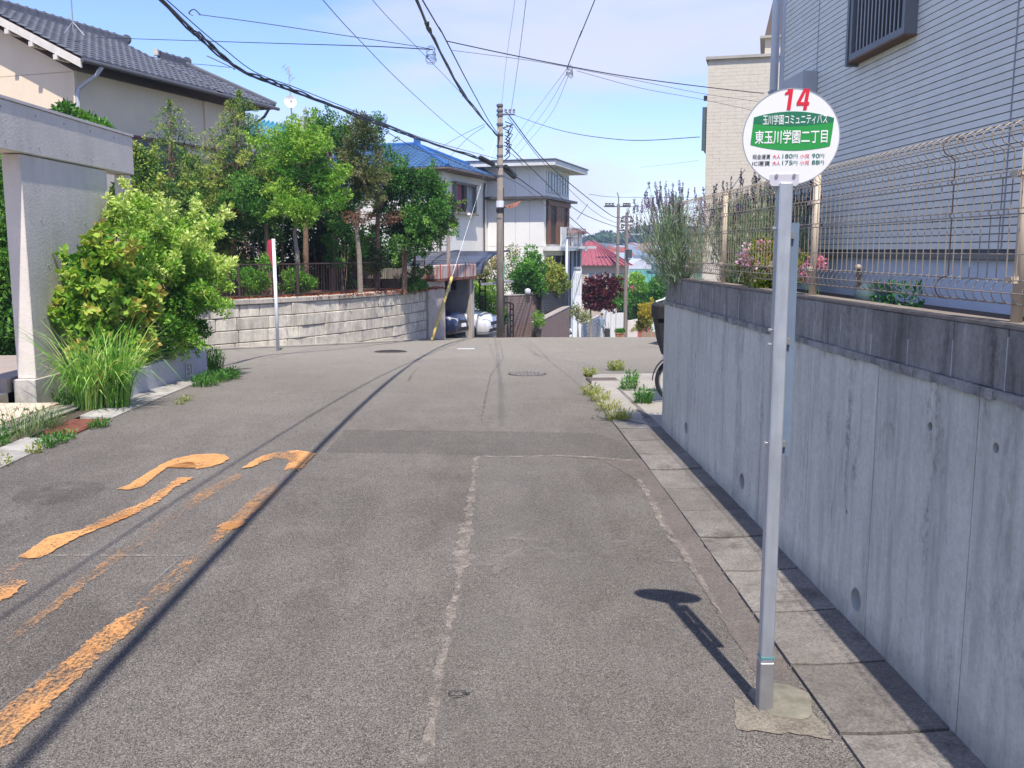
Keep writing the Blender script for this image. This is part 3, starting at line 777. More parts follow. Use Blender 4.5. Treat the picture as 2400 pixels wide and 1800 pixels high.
# ---- grey sided house
XH = 2.80; HY1 = Wx(1818, 500, XH).y; HY0 = -4.0
M_SID = plain('grey_siding', (0.70, 0.715, 0.66), 0.55, 0, 0.07, 5, 0.003, 0.035)
M_BASE = plain('pale_blue_base_wall', (0.58, 0.64, 0.70), 0.7, 0, 0.05, 3, 0.002)
M_GRYP = plain('grey_pvc', (0.33, 0.36, 0.40), 0.45, 0, 0.06, 3)
gh = thing('grey_house', (XH + 2, 4, 1.6), 'house with fine horizontal grey-blue siding standing above the concrete wall on the right', 'house')
b = MB(); b.box(XH + .02, XH + 5, HY0, HY1, 1.2, 6.6); b.build('wall', plain('groove_dark', (0.14, 0.145, 0.155), 0.8), gh)
b = MB(); b.box(XH + .012, XH + .05, HY0, HY1 - .002, 1.2, 1.885); b.build('base_wall', M_BASE, gh)
b = MB(); b.box(XH - .022, XH + .012, HY0, HY1 + .01, 1.888, 1.918); b.build('flashing', plain('flashing_grey', (0.20, 0.21, 0.22), 0.4, 0.3), gh)
BP = 0.0425
b = MB(); z0 = 1.945
b.hexa([(XH, HY0, z0), (XH + .019, HY0, z0), (XH + .019, HY1, z0), (XH, HY1, z0), (XH + .0015, HY0, z0 + BP - .0055), (XH + .019, HY0, z0 + BP - .0055), (XH + .019, HY1, z0 + BP - .0055), (XH + .0015, HY1, z0 + BP - .0055)])
s0 = b.build('siding_board', M_SID, gh)
for i in range(1, 108): copy(s0, (0, 0, BP * i))
for px in (2378, 1915):
    yj = Wx(px, 150, XH).y
    b = MB(); b.box(XH - .0015, XH + .004, yj - .006, yj + .006, 1.945, 6.5); b.build('joint_strip', plain('joint_seal', (0.26, 0.275, 0.29), 0.7), gh)
b = MB(); b.box(XH - .012, XH + .03, HY1 - .075, HY1 + .012, 1.945, 6.5); b.build('corner_trim', plain('corner_trim_grey', (0.50, 0.53, 0.57), 0.5), gh)
b = MB(); b.box(XH + .014, XH + 5, HY0, HY1 + .03, 6.5, 6.7); b.build('roof_edge', M_GRYP, gh)
# downpipe at the corner
b = MB(); yp = HY1 + .05
b.tube([(XH - .05, yp, 1.62), (XH - .05, yp, 6.5)], .037, 12); dp = b.build('downpipe', plain('downpipe_pale', (0.52, 0.55, 0.58), 0.35, 0, 0.05), gh, smooth=True)
for zz in (2.2, 3.4, 4.6):
    b = MB(); b.box(XH - .09, XH + .02, yp - .043, yp + .043, zz - .012, zz + .012); b.build('pipe_bracket', M_GRYP, dp)
# duct cover box on the corner
pa = Wx(1884, 165, XH - .12); pb = Wx(1884, 320, XH - .12); ya = pa.y
b = MB(); zt = pa.z; zb = 2.35
yb = ya + .62
b.prism([(XH - .13, ya, zb), (XH - .13, yb - .12, zb), (XH - .13, yb, zb + .1), (XH - .13, yb, zt - .13), (XH - .13, yb - .15, zt), (XH - .13, ya, zt)], (.131, 0, 0))
db = b.build('duct_cover', plain('duct_grey', (0.42, 0.43, 0.44), 0.5), gh, bevel=0.006)
b = MB(); b.obox((XH - .132, yb - .13, zt - .27), (0.002, 0, 0), (0, .075, .05), (0, -.012, .018)); b.build('vent_slot', plain('slot_black', (0.015, 0.015, 0.015), 0.6), db)
# window with louvred grille
wy0, wy1 = Wx(2150, 60, XH).y, Wx(2016, 130, XH).y
wzb = Wx(2016, 139, XH - .03).z
win = MB(); win.box(XH - .012, XH + .03, wy0 + .03, wy1 - .03, wzb + .04, wzb + 1.06); wo = win.build('window', plain('window_glass_dark', (0.02, 0.03, 0.035), 0.08, 0, 0.05), gh)
M_FR = plain('window_frame_grey', (0.16, 0.175, 0.185), 0.45, 0.2, 0.08)
b = MB()
for (a0, a1, c0, c1) in [(wy0, wy1, wzb, wzb + .045), (wy0, wy1, wzb + 1.055, wzb + 1.1), (wy0, wy0 + .04, wzb + .045, wzb + 1.055), (wy1 - .04, wy1, wzb + .045, wzb + 1.055)]:
    b.box(XH - .085, XH + .001, a0, a1, c0, c1)
b.build('frame', M_FR, wo)
k = 0; yy = wy0 + .07
while yy < wy1 - .05:
    b = MB(); b.obox((XH - .055, yy, wzb + .55), (.022, .020, 0), (-.003, .003, 0), (0, 0, .505)); b.build('louvre', plain('louvre_grey', (0.30, 0.325, 0.34), 0.45), wo); yy += .062
b = MB(); b.box(XH - .09, XH - .002, wy1 + .02, wy1 + .055, wzb - .03, wzb + 1.15); b.build('side_rail', M_FR, wo)
b = MB(); b.box(XH - .092, XH - .001, wy0 - .004, wy1 + .004, wzb - .014, wzb - .001); b.build('sill', plain('brown_sill', (0.15, 0.095, 0.06), 0.8), wo)  # brown strip below the window frame

# ---- beige tiled house further back
BD = 21.0
F = Frame((W(1650, 500, BD).x, W(1650, 500, BD).y), (math.cos(R(-17)), math.sin(R(-17))))
zt = W(1650, 137, BD).z
M_BT = plain('cream_wall_tile', (0.52, 0.475, 0.39), 0.75, 0, 0.06, 9, 0.003, 0.05)
bh = thing('beige_house', F(3, 3, 0), 'cream tiled house behind the lavender, partly hidden by the bus stop sign', 'house')
b = MB(); b.fbox(F, 0.01, 6, 0.012, 6, -0.6, zt - .03); b.build('wall', plain('cream_joint', (0.50, 0.455, 0.37), 0.9), bh)
b = MB()
z = -0.2; r_ = 0
while z < zt - .08:
    a = -(r_ % 2) * .15
    while a < 2.6:
        a0 = max(0, a); a1 = min(2.6, a + .295)
        if a1 - a0 > .03: b.fbox(F, a0, a1, rnd.uniform(.006, .009), .02, z, z + .0725)
        a += .30
    z += .075; r_ += 1
o = b.build('wall_tiles', M_BT, bh); tag(o, kind='stuff')
b = MB(); b.fbox(F, -.05, 6, -.05, 6, zt - .029, zt + .03); b.build('parapet_cap', plain('parapet_grey', (0.34, 0.32, 0.28), 0.7), bh)
b = MB(); b.fbox(F, 1.16, 6, 1.0, 5, zt + .031, zt + .55); b.build('upper_wall', M_BT, bh)
ua = W(1772, 85, BD + 1).z
b = MB(); b.prism([F(1.14, .95, zt + .56), F(1.14, 5, zt + .56), F(1.45, 4.5, zt + 2.2), F(1.45, 1.3, zt + 2.2)], (5, -.3, 0)); b.build('roof', plain('dark_brown_roof', (0.085, 0.065, 0.06), 0.7, 0, 0.15), bh)
b = MB(); b.fbox(F, 1.05, 6, .9, 5.1, zt + .551, zt + .60); b.build('eave', plain('parapet_grey', (0.34, 0.32, 0.28), 0.7), bh)
za, zb_ = W(1640, 252, BD).z, W(1640, 350, BD).z
b = MB(); b.fbox(F, -.075, -.002, .1, 1.0, zb_, za); wj = b.build('window', plain('dark_window_pane', (0.04, 0.055, 0.06), 0.3), bh)  # pane in one even dark colour
b = MB(); b.fbox(F, -.10, -.001, .06, .099, zb_ - .02, za + .02); b.build('frame', plain('teal_frame', (0.07, 0.11, 0.12), 0.5), wj)
zc = W(1641, 226, BD).z
b = MB(); b.fbox(F, -.09, -.001, .2, .3, zc - .05, zc + .05); b.build('vent_hood', plain('vent_grey', (0.10, 0.11, 0.11), 0.5), bh)

# ---- plants on the wall
M_LAVL = leafmat('lavender_leaf', ['#44603f', '#64805a', '#8c9f7c', '#a9a8a0'], 0.2)
M_LAVF = leafmat('lavender_flower', ['#463a58', '#6b5a7c', '#8d7a98', '#a893ac'], 0.15)
M_LAVD = leafmat('dark_lavender_flower', ['#1c1830', '#2c2644', '#40385a', '#564e70'], 0.1)
def lavender(name, cx, cy, r, n, hs, label, seed, lean=(-.25, 0.1), fh=0.3):
    t = thing(name, (cx, cy, 1.62), label, 'lavender', 'lavender bushes on the wall')
    rg = random.Random(seed); st = MB(); heads = []
    for i in range(n):
        a = rg.uniform(0, 6.283); q = r * math.sqrt(rg.random())
        p0 = Vector((cx + q*.35*math.cos(a), cy + q*.35*math.sin(a), 1.62))
        tip = Vector((cx + q*1.5*math.cos(a) + lean[0]*rg.random()*r*3, cy + q*1.5*math.sin(a) + lean[1], 1.62 + hs * rg.uniform(.66, 1.0) * (1 - 0.28*(q/r)**2)))
        mid = p0.lerp(tip, .5) + Vector(((tip.x - p0.x)*.12, (tip.y - p0.y)*.12, hs*.04))
        st.tube([p0, mid, tip], [.0028, .0024, .002], 3, False)
        heads.append((tip - Vector((0, 0, .02)), (.007, .007, .055 * rg.uniform(.6, 1.4)), rg.random()))
    st.build('stems', plain('lavender_stem', (0.20, 0.26, 0.14), 0.7), t)['kind'] = 'stuff'
    leaves('flower_spikes', heads, n * 34, .017, M_LAVF if seed == 11 else M_LAVD, t, .5, 1.2, seed, .3, kind='stuff')
    cl = crown((cx + lean[0]*r*.5, cy, 1.62 + hs*.34), (r*1.05, r*1.2, hs*.42), 60, .09, seed, 1.4, .45, .1)
    leaves('foliage', cl, 5200, .075, M_LAVL, t, .07, 1.3, seed + 1, .4)
lavender('lavender', 1.93, 9.0, .26, 150, 1.0, 'big lavender bush with mauve spikes spilling over the far end of the wall', 11, (-.28, .12))
lavender('lavender', 2.30, 8.35, .28, 110, 1.02, 'dark lavender clump behind the mesh fence in front of the cream tiled house', 12, (.05, 0))
lavender('lavender', 2.36, 7.5, .24, 90, .98, 'narrow lavender clump behind the bus stop sign, nearest the grey house', 13, (.05, 0))
t = thing('flowering_bush', (2.12, 6.9, 1.62), 'yellow-green bush with pink and white flowers behind the mesh fence left of the post', 'flower')
cl = crown((2.12, 6.75, 1.80), (.20, .38, .17), 40, .07, 5, .9, .5, .1)
leaves('foliage', cl, 5200, .035, leafmat('bush_leaf_yellowgreen', ['#31511c', '#5c7224', '#8a8f3a', '#a07a3c'], .3), t, .45, .4, 21)
cl = crown((2.08, 6.75, 1.90), (.20, .42, .14), 26, .035, 6, 1, .5, .5)
leaves('blossoms', cl, 650, .020, leafmat('pink_petals', ['#b04a62', '#d79ab8', '#ead0e0', '#f4eef2'], .25, .6), t, .8, .2, 22)['kind'] = 'stuff'
t = thing('small_plant', (2.3, 5.2, 1.6), 'low green plant behind the mesh fence just right of the bus stop post', 'plant')
cl = [((2.35 + .03*i, 5.50 - .11*i, 1.68), (.028, .03, .09), .4) for i in range(4)]
leaves('foliage', cl, 260, .03, leafmat('herb_leaf', ['#1f4a28', '#35703a', '#5c9450'], .3), t, .5, .6, 23)
t = thing('small_flower', (2.02, 5.5, 1.66), 'few pink and red flowers on thin stalks beside the fence post', 'flower')
leaves('petals', [((2.02, 5.62, 1.86), (.05, .12, .05), .2), ((2.0, 5.75, 1.80), (.03, .08, .04), .3)], 260, .022, leafmat('pink_petals', [], .25), t, .8, .2, 24)
b = MB()
for i in range(7): b.tube([(2.03, 5.58 + .04*i, 1.64), (2.02, 5.56 + .05*i, 1.86)], .002, 4)
b.build('stems', plain('green_stem', (0.12, 0.2, 0.06), 0.7), t)
p = Wx(2010, 690, 2.45); b = MB(); b.tube([(2.45, p.y, 1.60), (2.45, p.y - .01, 1.76), (2.43, p.y - .05, 1.83), (2.40, p.y - .11, 1.83)], [.02, .02, .02, .022], 10)
tag(b.build('standpipe', plain('beige_pipe', (0.27, 0.23, 0.18), 0.6), None, smooth=True), 'short bent beige standpipe behind the mesh fence', 'pipe')
p = Wx(2048, 705, 2.5); b = MB(); b.lathe((2.5, p.y, 1.58), [(.13, 0), (.12, .10), (.07, .155), (.01, .165)], 16)
tag(b.build('garden_tub', plain('grey_green_tub', (0.07, 0.11, 0.115), 0.6), None, smooth=True), 'low grey-green tub upturned behind the mesh fence', 'tub')
# ================================================================ BUS STOP SIGN
def steel():
    s = Mat('galvanised_steel')
    c = s.mix(s.rng(s.noise(14, 5, 0.65, (1, 1, .12)), .35, .7), (0.42, 0.45, 0.49), (0.56, 0.585, 0.62))
    c = s.mix(s.rng(s.noise(40, 4, .7), .62, .75, 0, .4), c, (0.30, 0.31, 0.33))
    s.set(c, s.rng(s.noise(9, 4, .6), .3, .7, .34, .55), 0.62); s.bump(s.noise(90, 3, .6), .0006); return s.m
M_ST = steel()
sx, sy = BS.x, BS.y; szb = gz(sx, sy)
bus = thing('bus_stop_sign', (sx, sy, szb), 'round white and green bus stop sign on a square galvanised steel post', 'bus stop sign')
pd = W(1853.6, 321, (BS - Vector((0, 0, 0))).dot(FH) - .015)   # centre of the disc
ptop = W(1842, 440, BS.dot(FH)).z
hw = .0265
b = MB(); b.box(sx - hw, sx + hw, sy - hw, sy + hw, szb - .1, ptop + .02); post = b.build('post', M_ST, bus, bevel=0.005)
zb_ = W(1790, 1537, BS.dot(FH)).z
b = MB(); b.box(sx - hw - .0015, sx + hw + .0015, sy - hw - .0015, sy + hw + .0015, zb_ - .004, zb_ + .005); b.build('band', plain('teal_tape', (0.08, 0.26, 0.27), 0.5), bus)
b = MB(); b.box(sx - hw - .003, sx + hw + .003, sy - hw - .003, sy + hw + .003, szb - .1, zb_ - .02)
b.build('sleeve', plain('dull_steel_sleeve', (0.32, 0.31, 0.31), 0.5, 0.5, 0.12, 12), bus, bevel=0.004)
# disc
PR = .1815; toCam = (Vector((0, 0, 0)) - Vector((pd.x, pd.y, 0))).normalized()
nrm = Vector((toCam.x * .6, toCam.y, 0)).normalized(); sr = Vector((-nrm.y, nrm.x, 0))
if sr.x < 0: sr = -sr
def PP(u, v, d=0.0): return pd + sr * u + Vector((0, 0, v)) + nrm * d
def ring(r, d, n=64): return [PP(r*math.cos(2*math.pi*i/n), r*math.sin(2*math.pi*i/n), d) for i in range(n)]
b = MB(); b.prism(ring(PR, -.0015), nrm * .003)
plate = b.build('sign_plate', plain('white_sign_enamel', (0.70, 0.70, 0.70), 0.38, 0, 0.015), bus)
b = MB(); o_, i_, n = ring(PR + .0015, -.002), ring(PR - .0022, -.002), 64
o2, i2 = ring(PR + .0015, .0024), ring(PR - .0022, .0024)
b.add(o_ + i_ + o2 + i2, [f for k in range(n) for f in ((k, (k+1) % n, 2*n + (k+1) % n, 2*n + k), (2*n + k, 2*n + (k+1) % n, 3*n + (k+1) % n, 3*n + k), (n + k, 3*n + k, 3*n + (k+1) % n, n + (k+1) % n))])
b.build('rim', plain('rim_grey', (0.33, 0.34, 0.36), 0.4, .4), plate)
KZ = PR / 655.0
def zp(x, y, d=.0022): return PP((x - 910) * KZ, (835 - y) * KZ, d)
def decal(pts, m, name, d=.0020, label=None):
    b = MB(); b.prism([zp(x, y, d) for x, y in pts], nrm * .0004); return b.build(name, m, plate, label=label)
GRN = plain('sign_green', hexc('#1e8c3c'), 0.45, 0, 0.02); DGR = plain('sign_dark_green', hexc('#1a6a4c'), 0.45, 0, 0.02)
def arc(x0, y0, xm, ym, x1, y1, n=14):
    o = []
    for i in range(n + 1):
        t = i / n; o.append((x0 + (x1 - x0)*t, (1-t)**2*y0 + 2*t*(1-t)*(2*ym - (y0+y1)/2) + t*t*y1))
    return o
decal(arc(397, 560, 850, 490, 1478, 590) + [(1462, 780), (1440, 962)] + arc(1425, 975, 900, 1022, 370, 938) + [(362, 925), (385, 700)], GRN, 'green_panel', label='green panel with the stop name')
decal(arc(399, 563, 850, 493, 1476, 592) + [(1472, 635)] + arc(1470, 640, 900, 688, 393, 640), DGR, 'green_band', .0026, label='dark green band with the line name')
RED = plain('sign_red', hexc('#c8182e'), 0.45, 0, 0.02); BLK = plain('sign_black', (0.02, 0.02, 0.025), 0.5, 0, 0); TGR = plain('sign_text_green', hexc('#17665a'), 0.5, 0, 0.02); WHT = plain('sign_white', (0.70, 0.71, 0.70), 0.5, 0, 0.01)
def lettering(txt, x0, x1, y0, y1, m, d, name, shear=0.0, bold=0.0):
    cu = bpy.data.curves.new('t', 'FONT'); cu.body = txt; cu.resolution_u = 3; cu.bevel_depth = bold; cu.bevel_resolution = 0; cu.shear = shear
    to = bpy.data.objects.new('t', cu); COL.objects.link(to)
    bpy.context.view_layer.update()
    me = bpy.data.meshes.new_from_object(to.evaluated_get(bpy.context.evaluated_depsgraph_get()))
    bpy.data.objects.remove(to, do_unlink=True)
    n = len(me.vertices); co = np.empty(n * 3); me.vertices.foreach_get('co', co); co = co.reshape(-1, 3)
    mn, mx = co.min(0), co.max(0)
    u = (co[:, 0] - mn[0]) / max(1e-6, mx[0] - mn[0]); v = (co[:, 1] - mn[1]) / max(1e-6, mx[1] - mn[1])
    o0 = orig(plate)
    X = (x0 + (x1 - x0) * u - 910) * KZ; Y = (835 - (y1 + (y0 - y1) * v)) * KZ
    P = np.array(pd)[None] + X[:, None] * np.array(sr)[None] + Y[:, None] * np.array([[0, 0, 1.]]) + np.array(nrm)[None] * (d + 0.0004 * (co[:, 2:3] - mn[2]) / max(1e-4, mx[2] - mn[2])) - np.array(o0)[None]
    me.vertices.foreach_set('co', P.ravel()); me.materials.clear(); me.materials.append(m); me.update()
    o = bpy.data.objects.new(name, me); COL.objects.link(o); o.parent = plate; ORIG[o.name] = o0
    o['label'] = 'lettering ' + name.replace('_', ' ')
    return o
decal([(843, 190), (917, 190), (888, 472), (836, 472), (858, 262), (803, 268), (806, 238), (838, 218)], RED, 'route_number', .0026, 'red digit one')
b = MB()
b.prism([zp(x, y, .0026) for x, y in [(1056, 190), (1100, 190), (1018, 372), (968, 372)]], nrm*.0004)
b.prism([zp(x, y, .0028) for x, y in [(1090, 190), (1138, 190), (1105, 476), (1056, 476)]], nrm*.0004)
b.prism([zp(x, y, .0030) for x, y in [(968, 368), (1138, 368), (1134, 412), (966, 412)]], nrm*.0004)
b.build('route_number', RED, plate, label='red digit four')
lettering('玉川学園コミュニティバス', 520, 1388, 530, 668, WHT, .0034, 'line_name', 0, .010)
lettering('東玉川学園二丁目', 420, 1402, 740, 932, WHT, .0030, 'stop_name', 0, .018)
for y0, y1, a, c_, d_ in [(1066, 1132, '現金運賃', '180', '90'), (1156, 1222, 'IC運賃', '175', '88')]:
    lettering(a, 398, 642, y0, y1, BLK, .0030, 'fare_text', 0, .005)
    lettering('大人', 672, 778, y0 + 4, y1 - 4, RED, .0030, 'fare_text', 0, .008)
    lettering(c_, 806, 942, y0, y1 - 6, TGR, .0030, 'fare_number', 0, .004)
    lettering('円', 948, 1012, y0 + 8, y1 - 4, TGR, .0030, 'fare_text')
    lettering('小児', 1042, 1170, y0 + 4, y1 - 4, RED, .0030, 'fare_text', 0, .004)
    lettering(d_, 1205, 1302, y0, y1 - 6, TGR, .0030, 'fare_number', 0, .004)
    lettering('円', 1306, 1368, y0 + 8, y1 - 4, TGR, .0030, 'fare_text')
# bracket with its two bolts
b = MB(); b.prism([zp(645, 1345, .004), (zp(1042, 1345, .004)), zp(1042, 1475, .004), zp(1010, 1505, .004), zp(680, 1505, .004), zp(645, 1475, .004)], -nrm * .0035)
M_BR = plain('bracket_steel', (0.60, 0.57, 0.60), 0.45, 0.35, 0.06)
br = b.build('bracket', M_BR, bus)
b = MB(); b.prism([zp(690, 1440, -.004), zp(985, 1440, -.004), zp(965, 1560, -.03), zp(710, 1560, -.03)], -nrm * .006); b.build('bracket_back', M_BR, bus)
for x in (735, 975):
    b = MB(); p = zp(x, 1362, .004); b.cyl(p, p + nrm * .006, .0065, 10); b.build('bolt', plain('bolt_steel', (0.35, 0.34, 0.35), 0.4, .7), br)
# long board fixed edge-on behind the post, with its bolts
D0 = BS.dot(FH)
ta = W(1862, 523, D0 + .05).z; tb = W(1845, 1062, D0 + .05).z
b = MB(); ang = R(68); ux, uy = math.cos(ang), math.sin(ang)
b.box(sx + hw + .006, sx + hw + .040, sy + .004, sy + .034, tb, ta)
bo = b.build('timetable_board', plain('timetable_grey_blue', (0.15, 0.20, 0.27), 0.5, .1, 0.08, 7), bus)
for yy in (535, 773, 807, 1038):
    z = W(1790, yy, D0).z
    b = MB(); b.cyl((sx - hw - .010, sy, z), (sx - hw, sy, z), .0035, 8); b.cyl((sx - hw - .016, sy, z), (sx - hw - .008, sy, z), .0062, 6); b.build('bolt', plain('bolt_bright', (0.7, 0.7, 0.7), 0.3, .8), post)
b = MB()
for z in (ta - .05, tb + .05, (ta + tb)/2): b.box(sx + hw, sx + hw + .02, sy - .012, sy + .05, z - .012, z + .012)
b.build('board_clip', plain('clip_dull', (.16, .17, .18), .6), bus)
# ================================================================ LEFT SIDE
M_GATE = plain('lilac_grey_render', (0.60, 0.55, 0.50), 0.88, 0, 0.06, 2.2, 0.004, dirt=0.35, dirtcol=(0.36, 0.32, 0.30), streak=.35)
GD = (math.sin(YAW), math.cos(YAW))
gp = W(263, 586, 13.75); FG = Frame((gp.x, gp.y), GD)          # s=0 far edge of the pillar, s negative towards the camera; t>0 to the left
ga = thing('gateway', FG(-1.2, .1, 0), 'tall lilac-grey rendered gateway of square piers and a long beam on the left', 'gate')
zbt = W(318, 320, 14.6).z; zbb = W(322, 411, 14.6).z
yb0, yb1 = -8.0, .92
b = MB(); b.fbox(FG, yb0, yb1, -.02, .30, zbb + .01, zbt); b.build('beam', M_GATE, ga, bevel=0.012)
b = MB(); b.fbox(FG, yb0 - .02, yb1 + .015, -.035, .315, zbt + .001, zbt + .035); b.build('beam_coping', plain('coping_render', (0.56, 0.51, 0.49), 0.85, 0, .08, 5), ga)
zg = gz(0, 12.5)
b = MB(); b.fbox(FG, -2.40, 0, .012, .235, zg + .32, zbb); b.build('pier', M_GATE, ga, bevel=0.008)
b = MB(); b.fbox(FG, -2.47, .02, -.01, .26, zg - .2, zg + .319); b.build('plinth', plain('plinth_concrete', (0.46, 0.43, 0.39), .9, 0, .2, 4, .004, dirt=.6), ga, bevel=0.01)
b = MB(); b.fbox(FG, .70, .90, .03, .20, zg - .2, zbb + .005); b.build('pier', M_GATE, ga, bevel=0.006)
for k in range(22):       # small form-tie pits in the render
    b = MB(); s_ = -7.2 + (k // 2) * .74 + rnd.uniform(-.05, .05); z = zbb + (.12 if k % 2 else .52) * (zbt - zbb) / .62
    p = FG(s_, -.021, z); q = FG(s_, -.026, z); b.cyl(p, q, .012, 7); b.build('tie_plug', plain('tie_plug_grey', (0.30, 0.28, 0.28), .9), ga)
for s_, z in [(-2.0, 2.3), (-1.45, 2.3), (-.8, 2.3), (-1.9, 1.75), (-1.3, 1.75), (-.6, 1.75), (-2.1, 1.1), (-1.1, 1.2)]:
    b = MB(); b.cyl(FG(s_, .012, z), FG(s_, .006, z), .012, 7); b.build('tie_plug', plain('tie_plug_grey', (0.30, 0.28, 0.28), .9), ga)
# steps beyond the forecourt
b = MB()
st = thing('steps', (-6.6, 11.2, zg), 'two beige tiled steps behind the gateway at the left edge', 'steps')
for i in range(2):
    b = MB(); b.box(-9, -5.70, 11.1 + .3*i, 14, zg - .2, zg + .17*(i+1)); b.build('step', M_TILE if i == 0 else plain('grey_step', (0.30, 0.25, 0.22), .8, 0, .1), st, bevel=.004)
    for j in range(7):
        b = MB(); b.box(-9 + .45*j + .01, -9 + .45*j + .44, 11.085 + .3*i, 11.099 + .3*i, zg + .17*i + .015, zg + .17*(i+1) - .02); b.build('riser_tile', M_TILE if i == 0 else plain('grey_step', (0.30, 0.25, 0.22), .8), st)
# planter
PL0, PL1 = W(255, 586, 11.35), W(473, 586, 14.75)
FP = Frame((PL0.x, PL0.y), (PL1.x - PL0.x, PL1.y - PL0.y)); LP = (PL1 - PL0).length
pl = thing('planter', FP(1.7, .1, .1), 'low lilac-grey planter wall under the shrubs with a small number plaque', 'planter')
M_PL = plain('planter_render', (0.43, 0.43, 0.46), .85, 0, .06, 3, .002, dirt=.35, dirtcol=(.3, .28, .28))
zp_ = .42
b = MB(); b.fbox(FP, 0, LP, 0, .15, -.3, zp_); b.build('front_wall', M_PL, pl, bevel=.006)
b = MB(); b.fbox(FP, LP - .15, LP - .002, .151, 1.5, -.3, zp_ - .001); b.build('end_wall', M_PL, pl)
b = MB(); b.fbox(FP, .55, LP - .15, .151, .62, -.3, zp_ - .10); b.build('soil', M_SOIL, pl)
pk = Wx(412, 858, PL0.x + .1)
sk = (2.40)
b = MB(); b.fbox(FP, sk, sk + .30, -.012, -.001, .06, .30); pq = b.build('number_plaque', plain('plaque_beige', (0.52, 0.49, 0.44), .7), pl, bevel=.003)
M_PLK = plain('plaque_relief', (0.24, 0.22, 0.20), .8)
def strokes(name, segs, s0, z0, k, w):
    b = MB()
    for (x0, y0, x1, y1) in segs:
        a = Vector((x0, y0)); c = Vector((x1, y1)); d = (c - a).normalized() * w; n = Vector((-d.y, d.x))
        P = [a - d*.8 - n, c + d*.8 - n, c + d*.8 + n, a - d*.8 + n]
        b.prism([FP(s0 + q.x*k, -.0125, z0 + q.y*k) for q in P], FP(0, -.003, 0) - FP(0, 0, 0))
    return b.build(name, M_PLK, pq)
strokes('number_five', [(0, 1, .5, 1), (0, 1, 0, .55), (0, .55, .5, .55), (.5, .55, .5, .05), (.5, .05, 0, .05)], sk + .06, .11, .14, .07)
strokes('number_one', [(0, 1, 0, 0), (0, 1, -.2, .8)], sk + .225, .11, .14, .07)

# ---- shrubs of the planter
M_BRK = plain('bark', (0.24, 0.155, 0.11), .9, 0, .3, 14, .01, dirt=.4)
M_BRKG = plain('grey_bark', (0.26, 0.22, 0.18), .9, 0, .25, 14, .01, dirt=.4)
def sprigs(cl, k, ln, seed, hang=0.0):
    """shoots that stand out of the mass"""
    rg = random.Random(seed); o = list(cl)
    cen = sum((Vector(c[0]) for c in cl), Vector()) / len(cl)
    for _ in range(k):
        c = rg.choice(cl); p = Vector(c[0]); d = (p - cen); d.normalize(); d = (d + Vector((rg.gauss(0, .5), rg.gauss(0, .5), .35 + rg.gauss(0, .4) - hang))).normalized()
        L_ = ln * rg.uniform(.5, 1.3)
        for i in range(3): o.append((p + d*(c[1][0]*.8 + L_*(i+1)/3), (.045, .045, .045), min(1, c[2] + .25)))
    return o
def P3(px, py, d): return W(px, py, d)
def clumps_px(L, cr, seed, flat=.85):
    """L: (px, py, d, radius_px, count, tint)"""
    rg = random.Random(seed); o = []
    for px, py, d, rp, k, ti in L:
        r = rp / 2222 * d
        for _ in range(k):
            v = Vector((rg.gauss(0, .6), rg.gauss(0, .6), rg.gauss(0, .6)))
            if v.length > 1.1: v.normalize()
            s = cr * rg.uniform(.6, 1.3)
            o.append((P3(px, py, d) + Vector((v.x*r, v.y*max(r, .25), v.z*r)), (s, s, s*flat), min(1, max(0, ti + rg.uniform(-.2, .2)))))
    return o
M_L1 = leafmat('bright_shrub_leaf', ['#34641f', '#639830', '#9cc24e', '#cfd988'], .35)
M_L2 = leafmat('vine_leaf', ['#3c7020', '#5f9430', '#84ac3e', '#a8bc50', '#bda45a'], .35)
t = thing('shrub', tuple(W(370, 840, 13.4)), 'large bright green leafy shrub in the planter beside the gateway', 'shrub', 'shrubs in the planter')
cl = clumps_px([(305, 505, 13.6, 46, 14, .8), (300, 560, 13.5, 50, 12, .4), (350, 560, 13.3, 70, 16, .6), (430, 600, 13.4, 55, 14, .75), (380, 660, 13.1, 80, 24, .45), (450, 680, 13.6, 50, 14, .35), (400, 725, 13.3, 60, 18, .25), (340, 755, 12.9, 48, 14, .3), (430, 765, 13.8, 34, 10, .2), (360, 800, 13.0, 26, 6, .2), (480, 640, 13.8, 25, 5, .75), (450, 520, 13.9, 40, 8, .55), (470, 600, 13.8, 40, 8, .8), (350, 500, 13.6, 40, 8, .7)], .135, 31)
leaves('foliage', sprigs(cl, 90, .28, 3), 40000, .07, M_L1, t, .38, .3, 31, .6, .1)
b = MB()
for i in range(9):
    c = cl[(i * 17) % len(cl)][0]; p0 = FP(1.5 + i*.16, .5, zp_ - .12); b.tube([p0, p0.lerp(Vector(c), .5) + Vector((0, 0, .1)), c], [.022, .015, .006], 5)
b.build('stems', M_BRK, t)
t = thing('vine', tuple(W(230, 850, 12.0)), 'yellow and rusty red leaved vine climbing at the foot of the gateway pier', 'vine')
cl = clumps_px([(175, 640, 12.1, 30, 8, .35), (235, 625, 12.2, 42, 14, .4), (205, 700, 12.0, 44, 16, .35), (270, 680, 12.3, 50, 16, .5), (190, 760, 11.9, 50, 14, .35), (260, 760, 12.0, 60, 18, .5), (300, 800, 12.2, 50, 10, .7), (320, 700, 12.5, 40, 8, .6), (250, 590, 12.2, 40, 8, .6), (150, 720, 12, 30, 8, .5)], .105, 32)
leaves('foliage', sprigs(cl, 40, .2, 4), 7200, .10, M_L2, t, .72, .0, 32, .8, .15)
b = MB()
for i in range(6):
    c = cl[(i * 13) % len(cl)][0]; p0 = FP(.2 + i*.2, .4, zp_ - .12); b.tube([p0, p0.lerp(Vector(c), .5), c], [.012, .009, .004], 5)
b.build('stems', M_BRK, t)
